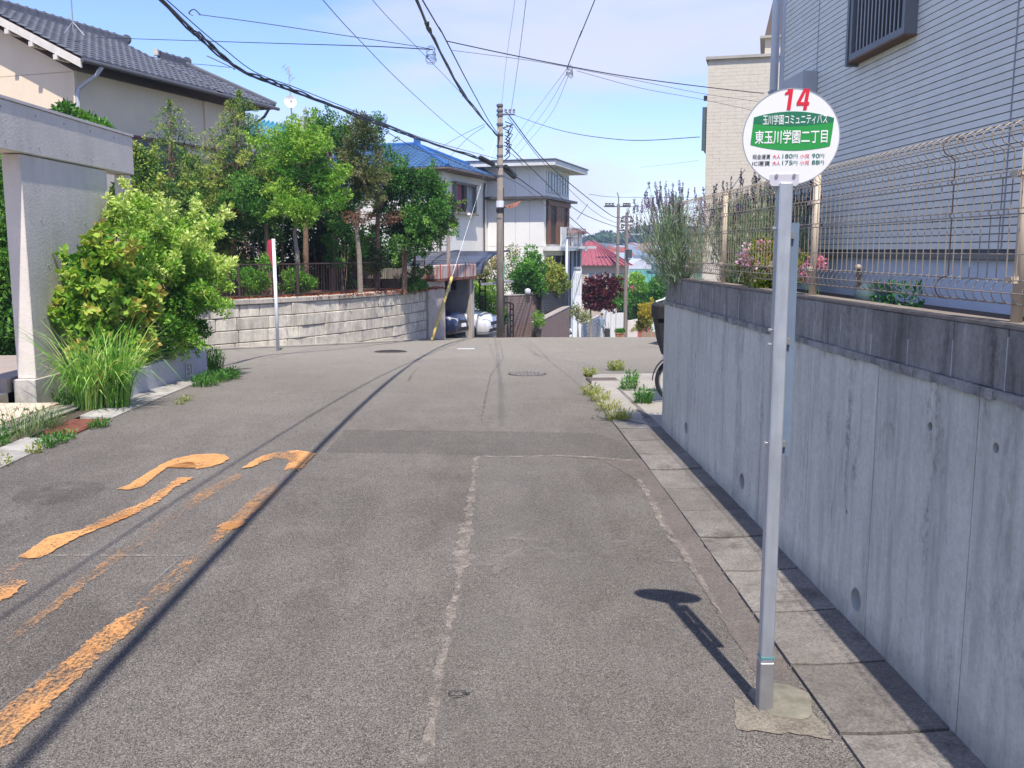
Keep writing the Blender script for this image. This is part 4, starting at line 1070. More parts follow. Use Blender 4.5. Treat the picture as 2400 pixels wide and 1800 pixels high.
t = thing('grass_clump', tuple(G(215, 965)), 'tall bright green ornamental grass clump at the foot of the gateway pier', 'grass clump')
gr = G(200, 968)
blades('leaf_blades', [((gr.x, gr.y + .15, gr.z + .02), .16), ((gr.x + .2, gr.y + .35, gr.z + .02), .17)], 640, 1.22, .024, leafmat('grass_blade', ['#2c5e1c', '#529030', '#8cbc54', '#b8d080', '#c9b878'], .4), t, .62, 41, .9)
t = thing('grass_clump', tuple(G(300, 930)), 'thinner grey-green grass hanging over the planter wall', 'grass clump')
blades('leaf_blades', [(tuple(FP(.75, .22, zp_ - .06)), .12), (tuple(FP(1.1, .2, zp_ - .06)), .1)], 190, .75, .012, leafmat('pale_grass_blade', ['#4d6a40', '#7f9a6c', '#a9bb8e'], .3), t, .95, 42, 1.5)
# dark shrubs behind the gateway, left edge, and the tuft above the beam
M_L3 = leafmat('dark_evergreen_leaf', ['#20421a', '#386624', '#5c9034', '#98bc50'], .3)
t = thing('hedge', tuple(at(20, 14.5)), 'dark green hedge seen through the gateway at the left edge', 'hedge')
cl = clumps_px([(25, 420, 15, 60, 16, .6), (20, 520, 14.8, 60, 16, .5), (25, 620, 14.6, 60, 18, .6), (10, 700, 14.6, 60, 16, .3), (40, 780, 14.5, 40, 12, .35), (5, 830, 14.4, 50, 12, .2), (-60, 600, 15, 90, 20, .4), (-50, 760, 14.8, 90, 20, .3)], .26, 33)
leaves('foliage', cl, 17000, .10, M_L3, t, .45, .2, 33, .6)
b = MB(); 
for i in range(5): p0 = at(-40 + 25*i, 14.9); b.tube([p0, p0 + Vector((.1, 0, 1.2)), p0 + Vector((0, .1, 2.2))], [.04, .03, .015], 6)
b.build('stems', M_BRK, t)
t = thing('garden_bush', tuple(at(190, 19)), 'green bush tip showing over the gateway beam in front of the cream house', 'bush')
cl = clumps_px([(162, 270, 19, 12, 6, .5), (195, 284, 19, 16, 8, .6), (225, 300, 19, 12, 5, .4), (170, 340, 19, 50, 16, .4), (60, 370, 19, 80, 18, .4)], .17, 34)
leaves('foliage', cl, 7000, .10, M_L3, t, .45, .3, 34, .6)
b = MB(); p0 = at(190, 19); limbs(b, p0, P3(190, 300, 19), .06, cl, 6, 3); b.build('trunk', M_BRK, t)

# ---- weeds along the edges
M_WD = leafmat('weed_leaf', ['#4a6424', '#76893a', '#a3a850', '#b99b62'], .3)
M_WD2 = leafmat('weed_leaf_green', ['#27501c', '#44782c', '#77a544'], .3)
def weeds(pts, n, h, m, label, seed, w=.008, leafy=0, spread=.8):
    leafy = int(leafy*.45)
    P = [G(*p[:2]) for p in pts]
    t = thing('weeds', tuple(P[0]), label, 'weeds', 'weeds along the road edge')
    blades('blades', [((p.x, p.y, p.z), q[2]) for p, q in zip(P, pts)], n, h, w, m, t, spread, seed, .6)['kind'] = 'stuff'
    if leafy:
        leaves('leaves', [((p.x, p.y, p.z + h*.4), (q[2], q[2], h*.4), .5) for p, q in zip(P, pts)], leafy, .05, m, t, .35, .5, seed + 1, .6, kind='stuff')
weeds([(1385, 925, .14), (1405, 940, .13), (1425, 962, .15), (1440, 985, .10), (1462, 985, .08)], 520, .17, M_WD, 'dry yellow-green weeds in the gutter joint beside the lane', 51, leafy=500)
weeds([(1475, 915, .12), (1482, 900, .10)], 110, .24, M_WD2, 'leafy green weed growing by the concrete drive', 52, .014, 500)
weeds([(1508, 948, .10)], 140, .26, M_WD2, 'dark tufted weed near the end of the concrete wall', 53, .012, 250)
weeds([(1444, 868, .14)], 120, .2, M_WD, 'tuft of weeds at the far edge of the concrete drive', 54, .012, 300)
weeds([(1383, 880, .10)], 70, .15, M_WD, 'small dry weed beside the drain grate', 55, .012, 120)
weeds([(500, 895, .25), (525, 890, .22), (480, 905, .18), (545, 884, .10)], 420, .20, M_WD2, 'low green weeds at the corner of the planter', 56, .012, 1700)
weeds([(497, 868, .18)], 120, .48, M_WD2, 'dark upright weed standing at the corner of the planter', 57, .02, 900, .5)
weeds([(40, 1010, .2), (90, 1015, .2), (60, 1030, .15), (120, 1005, .15)], 340, .34, leafmat('weed_grey', ['#3c5230', '#627a4c', '#93a074'], .3), 'grey-green weeds in front of the beige forecourt', 58, .009, 300)
weeds([(5, 1025, .12), (0, 1050, .1)], 150, .22, M_WD2, 'green weeds by the kerb at the left edge', 59, .01, 200)
weeds([(130, 1040, .10), (155, 1030, .10), (110, 1050, .07)], 160, .12, M_WD2, 'flat weeds in the joint below the rusty drain cover', 60, .01, 400)
weeds([(228, 1004, .09), (240, 1000, .08)], 90, .10, M_WD2, 'small bright weed above the rusty drain cover', 61, .01, 200)
weeds([(80, 1062, .06), (5, 1090, .10)], 80, .10, M_WD, 'brownish weeds between kerb and asphalt at the left edge', 62, .01, 120)
weeds([(440, 940, .07), (420, 948, .05)], 60, .08, M_WD, 'tiny weeds on the kerb beside the planter plaque', 63, .01, 60)
weeds([(120, 930, .15), (150, 950, .12)], 160, .28, M_WD2, 'ferny weeds against the plinth of the gateway pier', 64, .014, 500)

# ================================================================ STONE WALL, RAILING, GARDEN
ZW = .80
tops = [(425, 20.6), (480, 21.3), (700, 23.2), (850, 25.4), (930, 27.0), (975, 28.4), (1012, 29.8)]
WP = [W(px, 586, d) for px, d in tops]; WP = [Vector((p.x, p.y)) for p in WP]
# cumulative arclength sampling
def pl_len(P): return [0] + list(np.cumsum([(P[i+1] - P[i]).length for i in range(len(P)-1)]))
WL = pl_len(WP)
def wall_at(s):
    for i in range(len(WP) - 1):
        if s <= WL[i+1] or i == len(WP) - 2:
            t = (s - WL[i]) / (WL[i+1] - WL[i]); p = WP[i].lerp(WP[i+1], t); d = (WP[i+1] - WP[i]).normalized(); return p, d
LT = WL[-1]
sw = thing('stone_wall', (WP[2].x, WP[2].y, -.4), 'pale weathered wall of large squared stone blocks across the crossing', 'stone wall')
M_STN = plain('pale_oya_stone', (0.62, 0.57, 0.47), .92, 0, .20, 4.5, .02, .16, dirt=.65, dirtcol=(.17, .14, .11), streak=.7)
M_STC = plain('stone_coping', (0.42, 0.38, 0.32), .92, 0, .2, 3, .012, .10, dirt=.6, dirtcol=(.16, .14, .12))
# backing
b = MB(); k = 40
for i in range(k):
    p, d = wall_at(LT*i/k); q, d2 = wall_at(LT*(i+1)/k); n = Vector((-d.y, d.x)) if True else None
    if n.y < 0: n = -n
    b.hexa([(p.x + n.x*.10, p.y + n.y*.10, -1.4), (q.x + n.x*.10, q.y + n.y*.10, -1.4), (q.x + n.x*.3, q.y + n.y*.3, -1.4), (p.x + n.x*.3, p.y + n.y*.3, -1.4),
            (p.x + n.x*.10, p.y + n.y*.10, ZW - .12), (q.x + n.x*.10, q.y + n.y*.10, ZW - .12), (q.x + n.x*.3, q.y + n.y*.3, ZW - .12), (p.x + n.x*.3, p.y + n.y*.3, ZW - .12)])
b.build('mortar_core', plain('stone_joint', (0.15, 0.135, 0.115), .95), sw)
def block(name, s0, s1, z0, z1, dep, m, proud):
    p, d = wall_at(s0); q, d2 = wall_at(s1); n = Vector((-d.y, d.x)); n = n if n.y > 0 else -n
    a = -proud
    zz = [z0, z0, z1, z1]
    mb = MB()
    P = [(p.x + n.x*a, p.y + n.y*a), (q.x + n.x*a, q.y + n.y*a), (q.x + n.x*dep, q.y + n.y*dep), (p.x + n.x*dep, p.y + n.y*dep)]
    mb.hexa([(x, y, z0) for x, y in P] + [(x, y, z1) for x, y in P])
    return mb.build(name, m, sw, bevel=.014)
row = 0; z1 = ZW - .13
while z1 > -1.25:
    z0 = z1 - .295
    s = -(row % 2) * .42 - rnd.uniform(0, .2)
    while s < LT:
        w = rnd.choice([.55, .8, .88, .9, .95])
        a, c = max(0, s), min(LT, s + w)
        p, _ = wall_at((a + c)/2)
        if c - a > .08 and z1 > gz(p.x, p.y) - .02:
            block('stone', a + .008, c - .008, z0 + .007, z1 - .007, .2, M_STN, rnd.uniform(-.008, .016))
        s += w
    z1 = z0; row += 1
s = 0
while s < LT - .05:
    e = min(LT, s + .92); block('coping_stone', s + .003, e - .003, ZW - .125, ZW, .34, M_STC, .045); s += .92
s = 0
while s < LT - .3:            # low concrete footing along its base
    e = min(LT, s + 1.5); p, d = wall_at(s); q, _ = wall_at(e); n = Vector((-d.y, d.x)); n = n if n.y > 0 else -n
    zA, zB = gz(p.x, p.y), gz(q.x, q.y); b = MB(); a = -.16
    P = [(p.x + n.x*a, p.y + n.y*a, zA), (q.x + n.x*a, q.y + n.y*a, zB), (q.x + n.x*.02, q.y + n.y*.02, zB), (p.x + n.x*.02, p.y + n.y*.02, zA)]
    b.hexa([(x, y, z - .1) for x, y, z in P] + [(x, y, z + .05) for x, y, z in P]); b.build('footing', M_CONC, sw, bevel=.01); s += 1.5
# garden terrace
b = MB(); poly = [(p.x, p.y + .15) for p in WP] + [(WP[-1].x - .4, WP[-1].y + 3.5), (-14, 36), (-26, 36), (-26, 19.5), (WP[0].x - 6, WP[0].y - .2)]
b.prism([(x, y, -1.5) for x, y in poly], (0, 0, 1.5 + ZW - .06)); o = b.build('garden', plain('leaf_litter_soil', (0.13, 0.065, 0.038), .95, 0, .45, 2, .02)); tag(o, kind='structure')
litter = [((p.x, p.y + .55, ZW - .03), (.4, .35, .03), .5) for p in [Vector(tuple(wall_at(LT*i/30)[0])) for i in range(31)]]
lt = leaves('leaf_litter', litter, 9000, .07, leafmat('dead_leaf', ['#3b1c10', '#6b3018', '#9a4d26', '#b87442'], .1, .8), None, .6, -.2, 71, .2)
lt['kind'] = 'stuff'
b = MB(); p, d = WP[0], (WP[0] - WP[1]).normalized()
# stone wall goes on to the left out of sight behind the planter
q = p + d*9
b.hexa([(p.x, p.y, -1), (p.x, p.y + .3, -1), (q.x, q.y + .3, -1), (q.x, q.y, -1), (p.x, p.y, ZW - .01), (p.x, p.y + .3, ZW - .01), (q.x, q.y + .3, ZW - .01), (q.x, q.y, ZW - .01)])
b.build('side_run', M_STN, sw)
# railing
M_RAIL = plain('dark_brown_railing', (0.065, 0.042, 0.034), .5, .2, .2, 8)
ra = thing('railing', (WP[2].x, WP[2].y + .15, ZW), 'dark brown metal garden railing standing on the stone wall', 'railing')
def rail_pt(s, off=.17):
    p, d = wall_at(s); n = Vector((-d.y, d.x)); n = n if n.y > 0 else -n; return Vector((p.x + n.x*off, p.y + n.y*off))
for z in (ZW + .06, ZW + .80):
    b = MB(); b.tube([(*rail_pt(LT*.98*i/50), z) for i in range(51)], .018 if z > 1 else .014, 5); b.build('rail', M_RAIL, ra)
p0 = rail_pt(0); b = MB(); b.tube([(p0.x, p0.y, ZW + .06), (p0.x, p0.y, ZW + .8)], .0065, 5); bar0 = b.build('bar', M_RAIL, ra)
nb = int(LT*.98 / .105)
for i in range(1, nb): p = rail_pt(i*.105); copy(bar0, (p.x - p0.x, p.y - p0.y, 0))
b = MB(); b.box(p0.x - .02, p0.x + .02, p0.y - .02, p0.y + .02, ZW - .02, ZW + .84); post0 = b.build('post', M_RAIL, ra)
for i in range(1, 7): p = rail_pt(i*LT*.98/6); copy(post0, (p.x - p0.x, p.y - p0.y, 0))

# trees of the garden
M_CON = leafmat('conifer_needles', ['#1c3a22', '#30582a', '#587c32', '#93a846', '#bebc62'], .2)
M_DRK = leafmat('dark_broadleaf', ['#1e401e', '#386a2a', '#5c903a', '#92b456'], .3)
M_BRT = leafmat('fresh_broadleaf', ['#2f6420', '#4e8a2c', '#74a438', '#a0c04e'], .35)
M_OLV = leafmat('olive_leaf', ['#2c3a1c', '#4a5a2c', '#6e7a48', '#8a8260'], .3)
M_RED = leafmat('brown_dead_needles', ['#3c221a', '#6b4434', '#8a6450', '#a8846c'], .15)
def conifer(px, d, ytop, ybot, wpx, label, seed, trunk_px=None, n=11000, tint=.5, ybase=None, m=M_CON):
    base = W(px if trunk_px is None else trunk_px, 690, d); base.z = ZW - .1
    top = W(px, ytop, d); zt, zb = top.z, W(px, ybot, d).z
    t = thing('conifer', tuple(base), label, 'tree', 'garden trees behind the railing')
    rg = random.Random(seed); cl = []; layers = max(7, int((zt - zb) / .26))
    nw = max(8, int((zt - zb) / .19))
    for i in range(nw + 1):
        f = i / nw; z = zb + (zt - zb) * f
        rr = wpx / 2222 * d * ((1 - f)**.62 * 1.08 + .012)
        nb = int(4 + 7*(1 - f)); a0 = rg.uniform(0, 6)
        for j in range(nb):
            a = a0 + 6.283*j/nb + rg.uniform(-.25, .25); L_ = rr * rg.uniform(.72, 1.15)
            for q in (.3, .52, .74, .95):
                if q < .6 and rg.random() < .3: continue
                w = (.035 + .21*(1 - f)**.8) * (1.15 - .45*q)
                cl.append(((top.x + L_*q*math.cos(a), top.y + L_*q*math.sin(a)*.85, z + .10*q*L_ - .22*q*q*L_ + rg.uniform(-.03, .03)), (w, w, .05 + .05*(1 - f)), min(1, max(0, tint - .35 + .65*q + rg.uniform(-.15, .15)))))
    cl.append(((top.x, top.y, zt + .02), (.012, .012, .12), .8))
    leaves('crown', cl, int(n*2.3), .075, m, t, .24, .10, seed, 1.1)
    b = MB(); limbs(b, base, (top.x, top.y, zt - .2), .10, cl, 16, seed, .02, .03); b.build('trunk', M_BRK, t)
    return t
def broad(px, d, blobs, label, seed, m, n, size, cr, trunk, r0=.08, group='garden trees behind the railing', asp=.45, barkm=None, name='tree', zbase=None):
    cl = clumps_px(blobs, cr, seed)
    base = W(trunk[0][0], trunk[0][1], d)
    if zbase is not None: base.z = zbase
    t = thing(name, tuple(base), label, 'tree', group)
    leaves('crown', sprigs(cl, 40, .3, seed), int(n*1.5), size*.85, m, t, asp, .2, seed, .7)
    b = MB(); pts = [W(x, y, d) for x, y in trunk]; pts[0] = base
    b.tube(pts, [r0 * (1 - .65*i/(len(pts)-1)) for i in range(len(pts))], 8)
    rg = random.Random(seed)
    for c in rg.sample(cl, min(10, len(cl))):
        s = min(pts[1:], key=lambda q: (q - Vector(c[0])).length + (5 if q.z > c[0][2] else 0))
        c0 = Vector(c[0]); b.tube([s, s.lerp(c0, .5) + Vector((0, 0, .08)), c0], [r0*.4, r0*.25, .008], 5)
    b.build('trunk', barkm or M_BRK, t)
    return t
conifer(398, 24.5, 240, 620, 150, 'dark conifer with drooping layers, leftmost of the garden trees', 101, n=15000, tint=.42)
conifer(560, 25.5, 220, 480, 145, 'tallest dark conifer with a straight bare reddish trunk', 102, trunk_px=541, n=17000, tint=.5)
broad(625, 24.2, [(575, 465, 24.3, 42, 12, .45), (620, 480, 24.2, 42, 12, .4), (520, 510, 24.3, 42, 12, .3), (590, 520, 24.4, 40, 8, .35), (480, 480, 24.6, 46, 12, .3), (440, 520, 24.6, 44, 12, .35)], 'dark spreading evergreen between the tall conifer and the bright tree', 103, M_DRK, 15000, .09, .26, [(632, 690), (628, 600), (622, 520), (610, 440)])
broad(325, 22.5, [(322, 370, 22.5, 22, 8, .5), (330, 405, 22.5, 30, 12, .45), (318, 450, 22.3, 36, 14, .35), (370, 470, 22.4, 44, 12, .5), (345, 520, 22.4, 50, 14, .3), (430, 560, 22.6, 46, 12, .4)], 'olive-tinged evergreen just right of the gateway beam', 111, M_CON, 15000, .09, .22, [(330, 700), (332, 600), (328, 480), (325, 380)], .07)
broad(470, 25.0, [(470, 420, 26.5, 40, 12, .3), (480, 460, 26.4, 44, 14, .25), (640, 380, 26.5, 34, 10, .4), (650, 420, 26.4, 36, 10, .3)], 'dark green evergreen filling the gap between the two tall conifers', 112, M_DRK, 12000, .085, .24, [(495, 690), (497, 600), (490, 500), (480, 420)], .06)
conifer(716, 27.5, 262, 400, 62, 'pale pointed conifer tip rising behind the bright green tree', 104, n=5000, tint=.85)
broad(700, 24.0, [(660, 350, 24, 45, 12, .6), (720, 345, 24, 50, 16, .8), (770, 385, 24, 45, 12, .65), (690, 390, 24.2, 60, 14, .35), (740, 430, 24.3, 55, 12, .15), (660, 455, 23.8, 28, 8, .85), (690, 485, 23.7, 38, 10, .8), (720, 495, 23.7, 25, 6, .6), (780, 465, 24, 28, 6, .6)], 'bright fresh green broadleaf tree with a pale forked trunk', 105, M_BRT, 17000, .085, .22, [(700, 690), (697, 600), (690, 545), (702, 500), (705, 420)], .07, barkm=M_BRKG)
broad(780, 26.3, [(790, 320, 26.5, 40, 10, .55), (760, 300, 26.5, 30, 6, .6), (820, 350, 26.5, 40, 10, .4), (800, 420, 26.3, 55, 14, .3), (790, 500, 26.2, 40, 8, .25), (750, 330, 26.6, 30, 6, .5)], 'mid green tree behind the bright green tree', 106, M_DRK, 10000, .09, .26, [(780, 690), (782, 600), (785, 500), (788, 400)])
broad(835, 25.4, [(845, 300, 25.4, 24, 7, .6), (868, 318, 25.4, 22, 6, .25), (835, 345, 25.5, 30, 8, .6), (850, 390, 25.4, 36, 10, .55), (880, 410, 25.4, 30, 8, .5), (870, 460, 25.4, 26, 6, .55), (835, 430, 25.6, 30, 6, .4)], 'thin olive-leaved tree with a twisting trunk', 107, M_OLV, 8500, .075, .2, [(845, 685), (842, 600), (836, 545), (840, 490), (862, 466), (850, 420), (852, 360)], .075, barkm=M_BRKG)
broad(888, 26.6, [(890, 310, 26.6, 14, 4, .2), (878, 330, 26.6, 16, 3, .3), (905, 345, 26.7, 18, 3, .35), (895, 420, 26.8, 40, 8, .2)], 'wispy dark pine top above the olive-leaved tree', 108, M_DRK, 3200, .07, .17, [(884, 690), (884, 600), (886, 500), (884, 400), (880, 330)], .085)
broad(945, 27.2, [(930, 410, 27.2, 40, 12, .35), (970, 430, 27.2, 40, 12, .3), (1000, 445, 27.2, 26, 7, .45), (930, 470, 27.0, 50, 14, .3), (985, 490, 27.0, 50, 14, .5), (1015, 510, 27.2, 30, 8, .3), (960, 545, 27.0, 50, 12, .45), (1005, 555, 27.0, 30, 8, .5), (915, 520, 27.2, 40, 8, .15)], 'dense dark green tree at the right end of the garden, beside the blue-roofed house', 109, M_DRK, 21000, .095, .26, [(948, 690), (948, 620), (944, 540), (946, 460)], .09)
broad(968, 27.8, [(1030, 490, 27.8, 24, 8, .2), (1022, 465, 27.8, 16, 5, .15), (1040, 520, 27.8, 18, 5, .25)], 'dark tuft of branches reaching towards the blue-roofed house', 110, M_CON, 4200, .08, .2, [(972, 690), (972, 600), (1000, 540), (1025, 500)], .05)
for (px, py, d, s, lab) in [(835, 505, 25.2, 1, 'brown withered pine branch beside the twisting trunk'), (890, 512, 26, 1.5, 'broad brown withered branch right of the twisting trunk'), (535, 490, 25.3, 1.4, 'reddish withered needles round the straight bare trunk')]:
    p = W(px, py, d); t = thing('withered_branch', tuple(p), lab, 'branch')
    leaves('needles', [((p.x + .15*s*i - .2*s, p.y, p.z + rnd.uniform(-.12, .12)), (.22*s, .25, .17), .5) for i in range(4)], 900, .06, M_RED, t, .25, -.2, int(px), .7)
    b = MB(); b.tube([(p.x - .3*s, p.y, p.z - .05), (p.x + .35*s, p.y, p.z + .05)], .012, 5); b.build('twig', M_BRK, t)
for (px, py, d, r, n, lab, m) in [(585, 668, 22.9, 32, 2600, 'bright green bush behind the railing, left of the white post', M_BRT), (700, 650, 23.9, 30, 2200, 'light green bush behind the railing, right of the white post', M_BRT), (690, 685, 23.9, 24, 1200, 'low green leaves at the railing foot right of the white post', M_DRK),
                                   (490, 660, 22.2, 26, 1400, 'green tuft behind the railing near the planter', M_DRK), (625, 618, 23.4, 14, 500, 'young green shoot with orange tips beside the white post', M_BRT), (800, 570, 25.8, 50, 3200, 'shaded shrub between the garden trunks', M_DRK), (460, 600, 23.8, 50, 4000, 'dark undergrowth behind the planter shrubs', M_DRK), (870, 600, 26.6, 40, 2200, 'tangled bush behind the railing near the olive-leaved tree', M_OLV), (960, 640, 27.8, 44, 2600, 'dark bush behind the right end of the railing', M_DRK)]:
    p = W(px, py, d); t = thing('garden_shrub', (p.x, p.y, ZW), lab, 'shrub', 'garden shrubs behind the railing')
    leaves('foliage', clumps_px([(px, py, d, r, 12, .5)], .17, int(px) + 7), n, .08, m, t, .45, .3, int(px), .7)
    b = MB()
    for i in range(5): b.tube([(p.x + .04*i - .1, p.y, ZW - .08), (p.x + .1*i - .2, p.y, p.z)], .01, 5)
    b.build('stems', M_BRK, t)
p = W(967, 660, 28.2); t = thing('yellow_leaf', (p.x, p.y, ZW), 'single large yellow-green leaf leaning behind the railing end', 'leaf')
b = MB(); c = [W(957, 668, 28.2), W(966, 662, 28.2), W(975, 652, 28.2), W(978, 647, 28.2), W(974, 660, 28.2), W(964, 668, 28.2)]; b.prism(c, (0, .01, 0)); b.build('blade', plain('yellow_leaf_mat', (0.55, 0.6, 0.16), .5), t)
b = MB(); b.tube([(p.x, p.y, ZW), W(958, 668, 28.2)], .01, 5); b.build('stalk', plain('green_stem', (0.12, 0.2, 0.06), 0.7), t)
for (px, py, d, r, n, lab) in [(470, 560, 29, 70, 9000, 'dark shrub against the cream house, leftmost behind the garden trunks'), (590, 590, 29, 70, 9000, 'dark shrub behind the trunks left of the white post'), (700, 600, 29.5, 66, 8000, 'dark shrub behind the pale forked trunk'), (805, 600, 30, 66, 8000, 'dark shrub behind the middle garden trunks'), (890, 590, 30.5, 56, 6500, 'dark shrub behind the olive-leaved tree'), (520, 470, 28.5, 70, 9000, 'dark evergreen mass behind the tallest conifer'), (640, 480, 28.5, 66, 8000, 'dark evergreen mass behind the bright green tree'), (770, 500, 29, 66, 8000, 'dark evergreen mass behind the olive-leaved tree')]:
    p = W(px, py, d); t = thing('hedge_shrub', (p.x, p.y, ZW), lab, 'shrub', 'dark shrubs along the back of the garden')
    leaves('foliage', clumps_px([(px, py, d, r, 30, .2), (px, min(655, py + 60), d, r*.8, 14, .1)], .30, int(px) + 9), n, .10, M_DRK, t, .5, .3, int(px), .7)
    b = MB()
    for i in range(4): b.tube([(p.x + .2*i - .4, p.y, ZW - .08), (p.x + .25*i - .5, p.y, p.z)], .04, 5)
    b.build('stems', M_BRK, t)
# white post with a red flag
c = G(652, 822); wp = thing('white_post', tuple(c), 'thin white steel post with a folded dark red flag in front of the stone wall', 'post')
tp = W(638, 560, c.dot(FH)); tp = Vector((c.x - .02, c.y, tp.z))
b = MB(); b.tube([c - Vector((0, 0, .1)), tp], .038, 12); b.build('pole', plain('white_pole_paint', (0.80, 0.81, 0.83), .4, 0, .04), wp, smooth=True)
b = MB(); z = tp.z
b.prism([(tp.x - .12, tp.y - .03, z - .03), (tp.x - .03, tp.y - .04, z - .01), (tp.x - .03, tp.y - .045, z - .62), (tp.x - .07, tp.y - .05, z - .48), (tp.x - .14, tp.y - .03, z - .25)], (.004, .03, 0))
b.build('flag', plain('dark_red_cloth', (0.36, 0.025, 0.05), .8), wp)
b = MB()
for dz in (.05, .12, .2): b.cyl((tp.x + .02, tp.y - .03, z - dz), (tp.x + .07, tp.y - .03, z - dz - .02), .008, 6)
b.build('hook', plain('hook_steel', (.6, .62, .66), .4, .5), wp)

# ================================================================ CREAM HOUSE behind the garden
E0 = W(217, 586, 24.0); E1 = W(655, 586, 32.0)
FC = Frame((E0.x, E0.y), (E1.x - E0.x, E1.y - E0.y)); LE = (E1 - E0).length   # s along the eave, t away to the left-back
HZ = W(217, 137, 24.0).z
M_CRM = plain('cream_render', (0.74, 0.61, 0.45), .85, 0, .05, 1.2, .002, dirt=.2, dirtcol=(.42, .36, .3))
M_TL = plain('dark_grey_roof_tile', (0.085, 0.09, 0.105), .5, 0, .2, 3, .003, .18)
M_BRN = plain('dark_brown_timber', (0.10, 0.075, 0.062), .6, 0, .15, 5)
ch = thing('cream_house', FC(3, 3, ZW), 'two-storey cream rendered house with a dark grey tiled roof behind the garden trees', 'house')
ov = .62; hp = .48
b = MB(); b.fbox(FC, .45, LE - .75, ov, 8, ZW - .2, HZ - .18); 
sp = 3.4
b.prism([FC(.45, ov, HZ - .2), FC(.45, ov + (sp - ov)*2, HZ - .2), FC(.45, sp, HZ + (sp - ov)*hp - .12)], FC(5.0, 0, 0) - FC(0, 0, 0))
b.build('wall', M_CRM, ch)
def tile_slope(F, s0, s1, t0, z0, run, slope, parent, m, step=.27, hip=None):
    """slope of pantiles: one stepped column of tiles per object"""
    first = None; n = int((s1 - s0) / step)
    for i in range(n):
        a = s0 + i*step
        r = run if hip is None else max(.0, min(run, hip(a + step/2)))
        if r < .15: continue
        b = MB(); k = max(1, int(r / .235))
        for j in range(k):
            ta, tb_ = t0 + r*j/k, t0 + r*(j+1)/k + .03
            za, zb_ = z0 + (ta - t0)*slope, z0 + (tb_ - t0)*slope
            L0 = []
            for (tt, zz, lift) in ((ta, za, .055), (tb_, zb_, .02)):
                for u, h in ((0, .0), (.07, .035), (.14, .045), (.21, .03), (step - .004, -.004)):
                    L0.append(F(a + u, tt, zz + h + lift))
            bb = len(b.v); b.v += [tuple(v) for v in L0]
            for u in range(4): b.f.append([bb+u, bb+u+1, bb+6+u, bb+5+u]); b.m.append(0)
            lo = [F(a + u, ta, za + h - .0) for u, h in ((0, .0), (.07, .02), (.14, .03), (.21, .015), (step - .004, -.015))]
            bb2 = len(b.v); b.v += [tuple(v) for v in lo]
            for u in range(4): b.f.append([bb2+u, bb2+u+1, bb+u+1, bb+u]); b.m.append(0)
        b.build('tile_column', m, parent)
def slab(F, s0, s1, t0, t1, z0, z1, th, name, m, parent):
    b = MB(); b.hexa([F(s0, t0, z0 - th), F(s1, t0, z0 - th), F(s1, t1, z1 - th), F(s0, t1, z1 - th), F(s0, t0, z0), F(s1, t0, z0), F(s1, t1, z1), F(s0, t1, z1)]); return b.build(name, m, parent)
roof = slab(FC, 0, 5.6, 0, sp, HZ, HZ + sp*hp, .07, 'roof', M_BRN, ch)
slab(FC, 0, 5.6, sp, 2*sp, HZ + sp*hp, HZ, .07, 'roof', M_BRN, ch)
tile_slope(FC, -.02, 5.62, -.04, HZ, sp, hp, roof, M_TL)
sp2 = 2.5
def hp2(a): return sp2 if a < 7.0 else sp2 * (LE + .1 - a) / (LE + .1 - 7.0)
b = MB(); b.prism([FC(5.6, 0, HZ), FC(LE, 0, HZ), FC(7.2, sp2, HZ + sp2*hp), FC(5.6, sp2, HZ + sp2*hp)], (0, 0, -.07)); r2 = b.build('roof', M_BRN, ch)
b = MB(); b.prism([FC(LE, 0, HZ), FC(LE, 5, HZ), FC(7.2, sp2 + .3, HZ + sp2*hp), FC(7.2, sp2, HZ + sp2*hp)], (0, 0, -.07)); b.build('roof', M_BRN, ch)
b = MB(); b.prism([FC(5.6, sp2, HZ + sp2*hp - .07), FC(7.2, sp2, HZ + sp2*hp - .07), FC(LE, 5, HZ - .07), FC(5.6, 5.2, HZ - .07)], (0, 0, .05)); b.build('roof', M_BRN, ch)
tile_slope(FC, 5.64, LE, -.04, HZ, sp2, hp, r2, M_TL, hip=hp2)
def ridge(F, s0, s1, t, z, name, parent, h=.22, m=M_TL):
    b = MB(); b.fbox(F, s0, s1, t - .09, t + .09, z, z + h*.7); b.tube([F(s0, t, z + h*.75), F(s1, t, z + h*.75)], .085, 8)
    o = b.build(name, m, parent)
    k = int((s1 - s0) / .3)
    for i in range(k):
        b = MB(); b.tube([F(s0 + .3*i, t, z + h*.75), F(s0 + .3*i + .05, t, z + h*.75)], .105, 8); b.build('ridge_collar', m, o)
    b = MB(); p = F(s1 + .03, t, z + h*.75); q = F(s1 + .12, t, z + h*.75); b.tube([p, q], .15, 10); b.build('ridge_end_tile', m, o)
    return o
ridge(FC, -.05, 5.55, sp, HZ + sp*hp + .02, 'ridge', roof)
ridge(FC, 6.0, 7.25, sp2, HZ + sp2*hp + .04, 'ridge', r2)
b = MB(); p = FC(5.85, sp2, HZ + sp2*hp + .22); b.obox(p, (.07, 0, 0), (0, .07, 0), (0, 0, .09)); b.build('vent_cap', plain('pale_vent', (.5, .47, .4), .7), r2)
b = MB(); b.tube([FC(7.2, sp2, HZ + sp2*hp + .12), FC(LE + .03, -.03, HZ + .09)], .09, 8); b.build('hip_ridge', M_TL, r2)
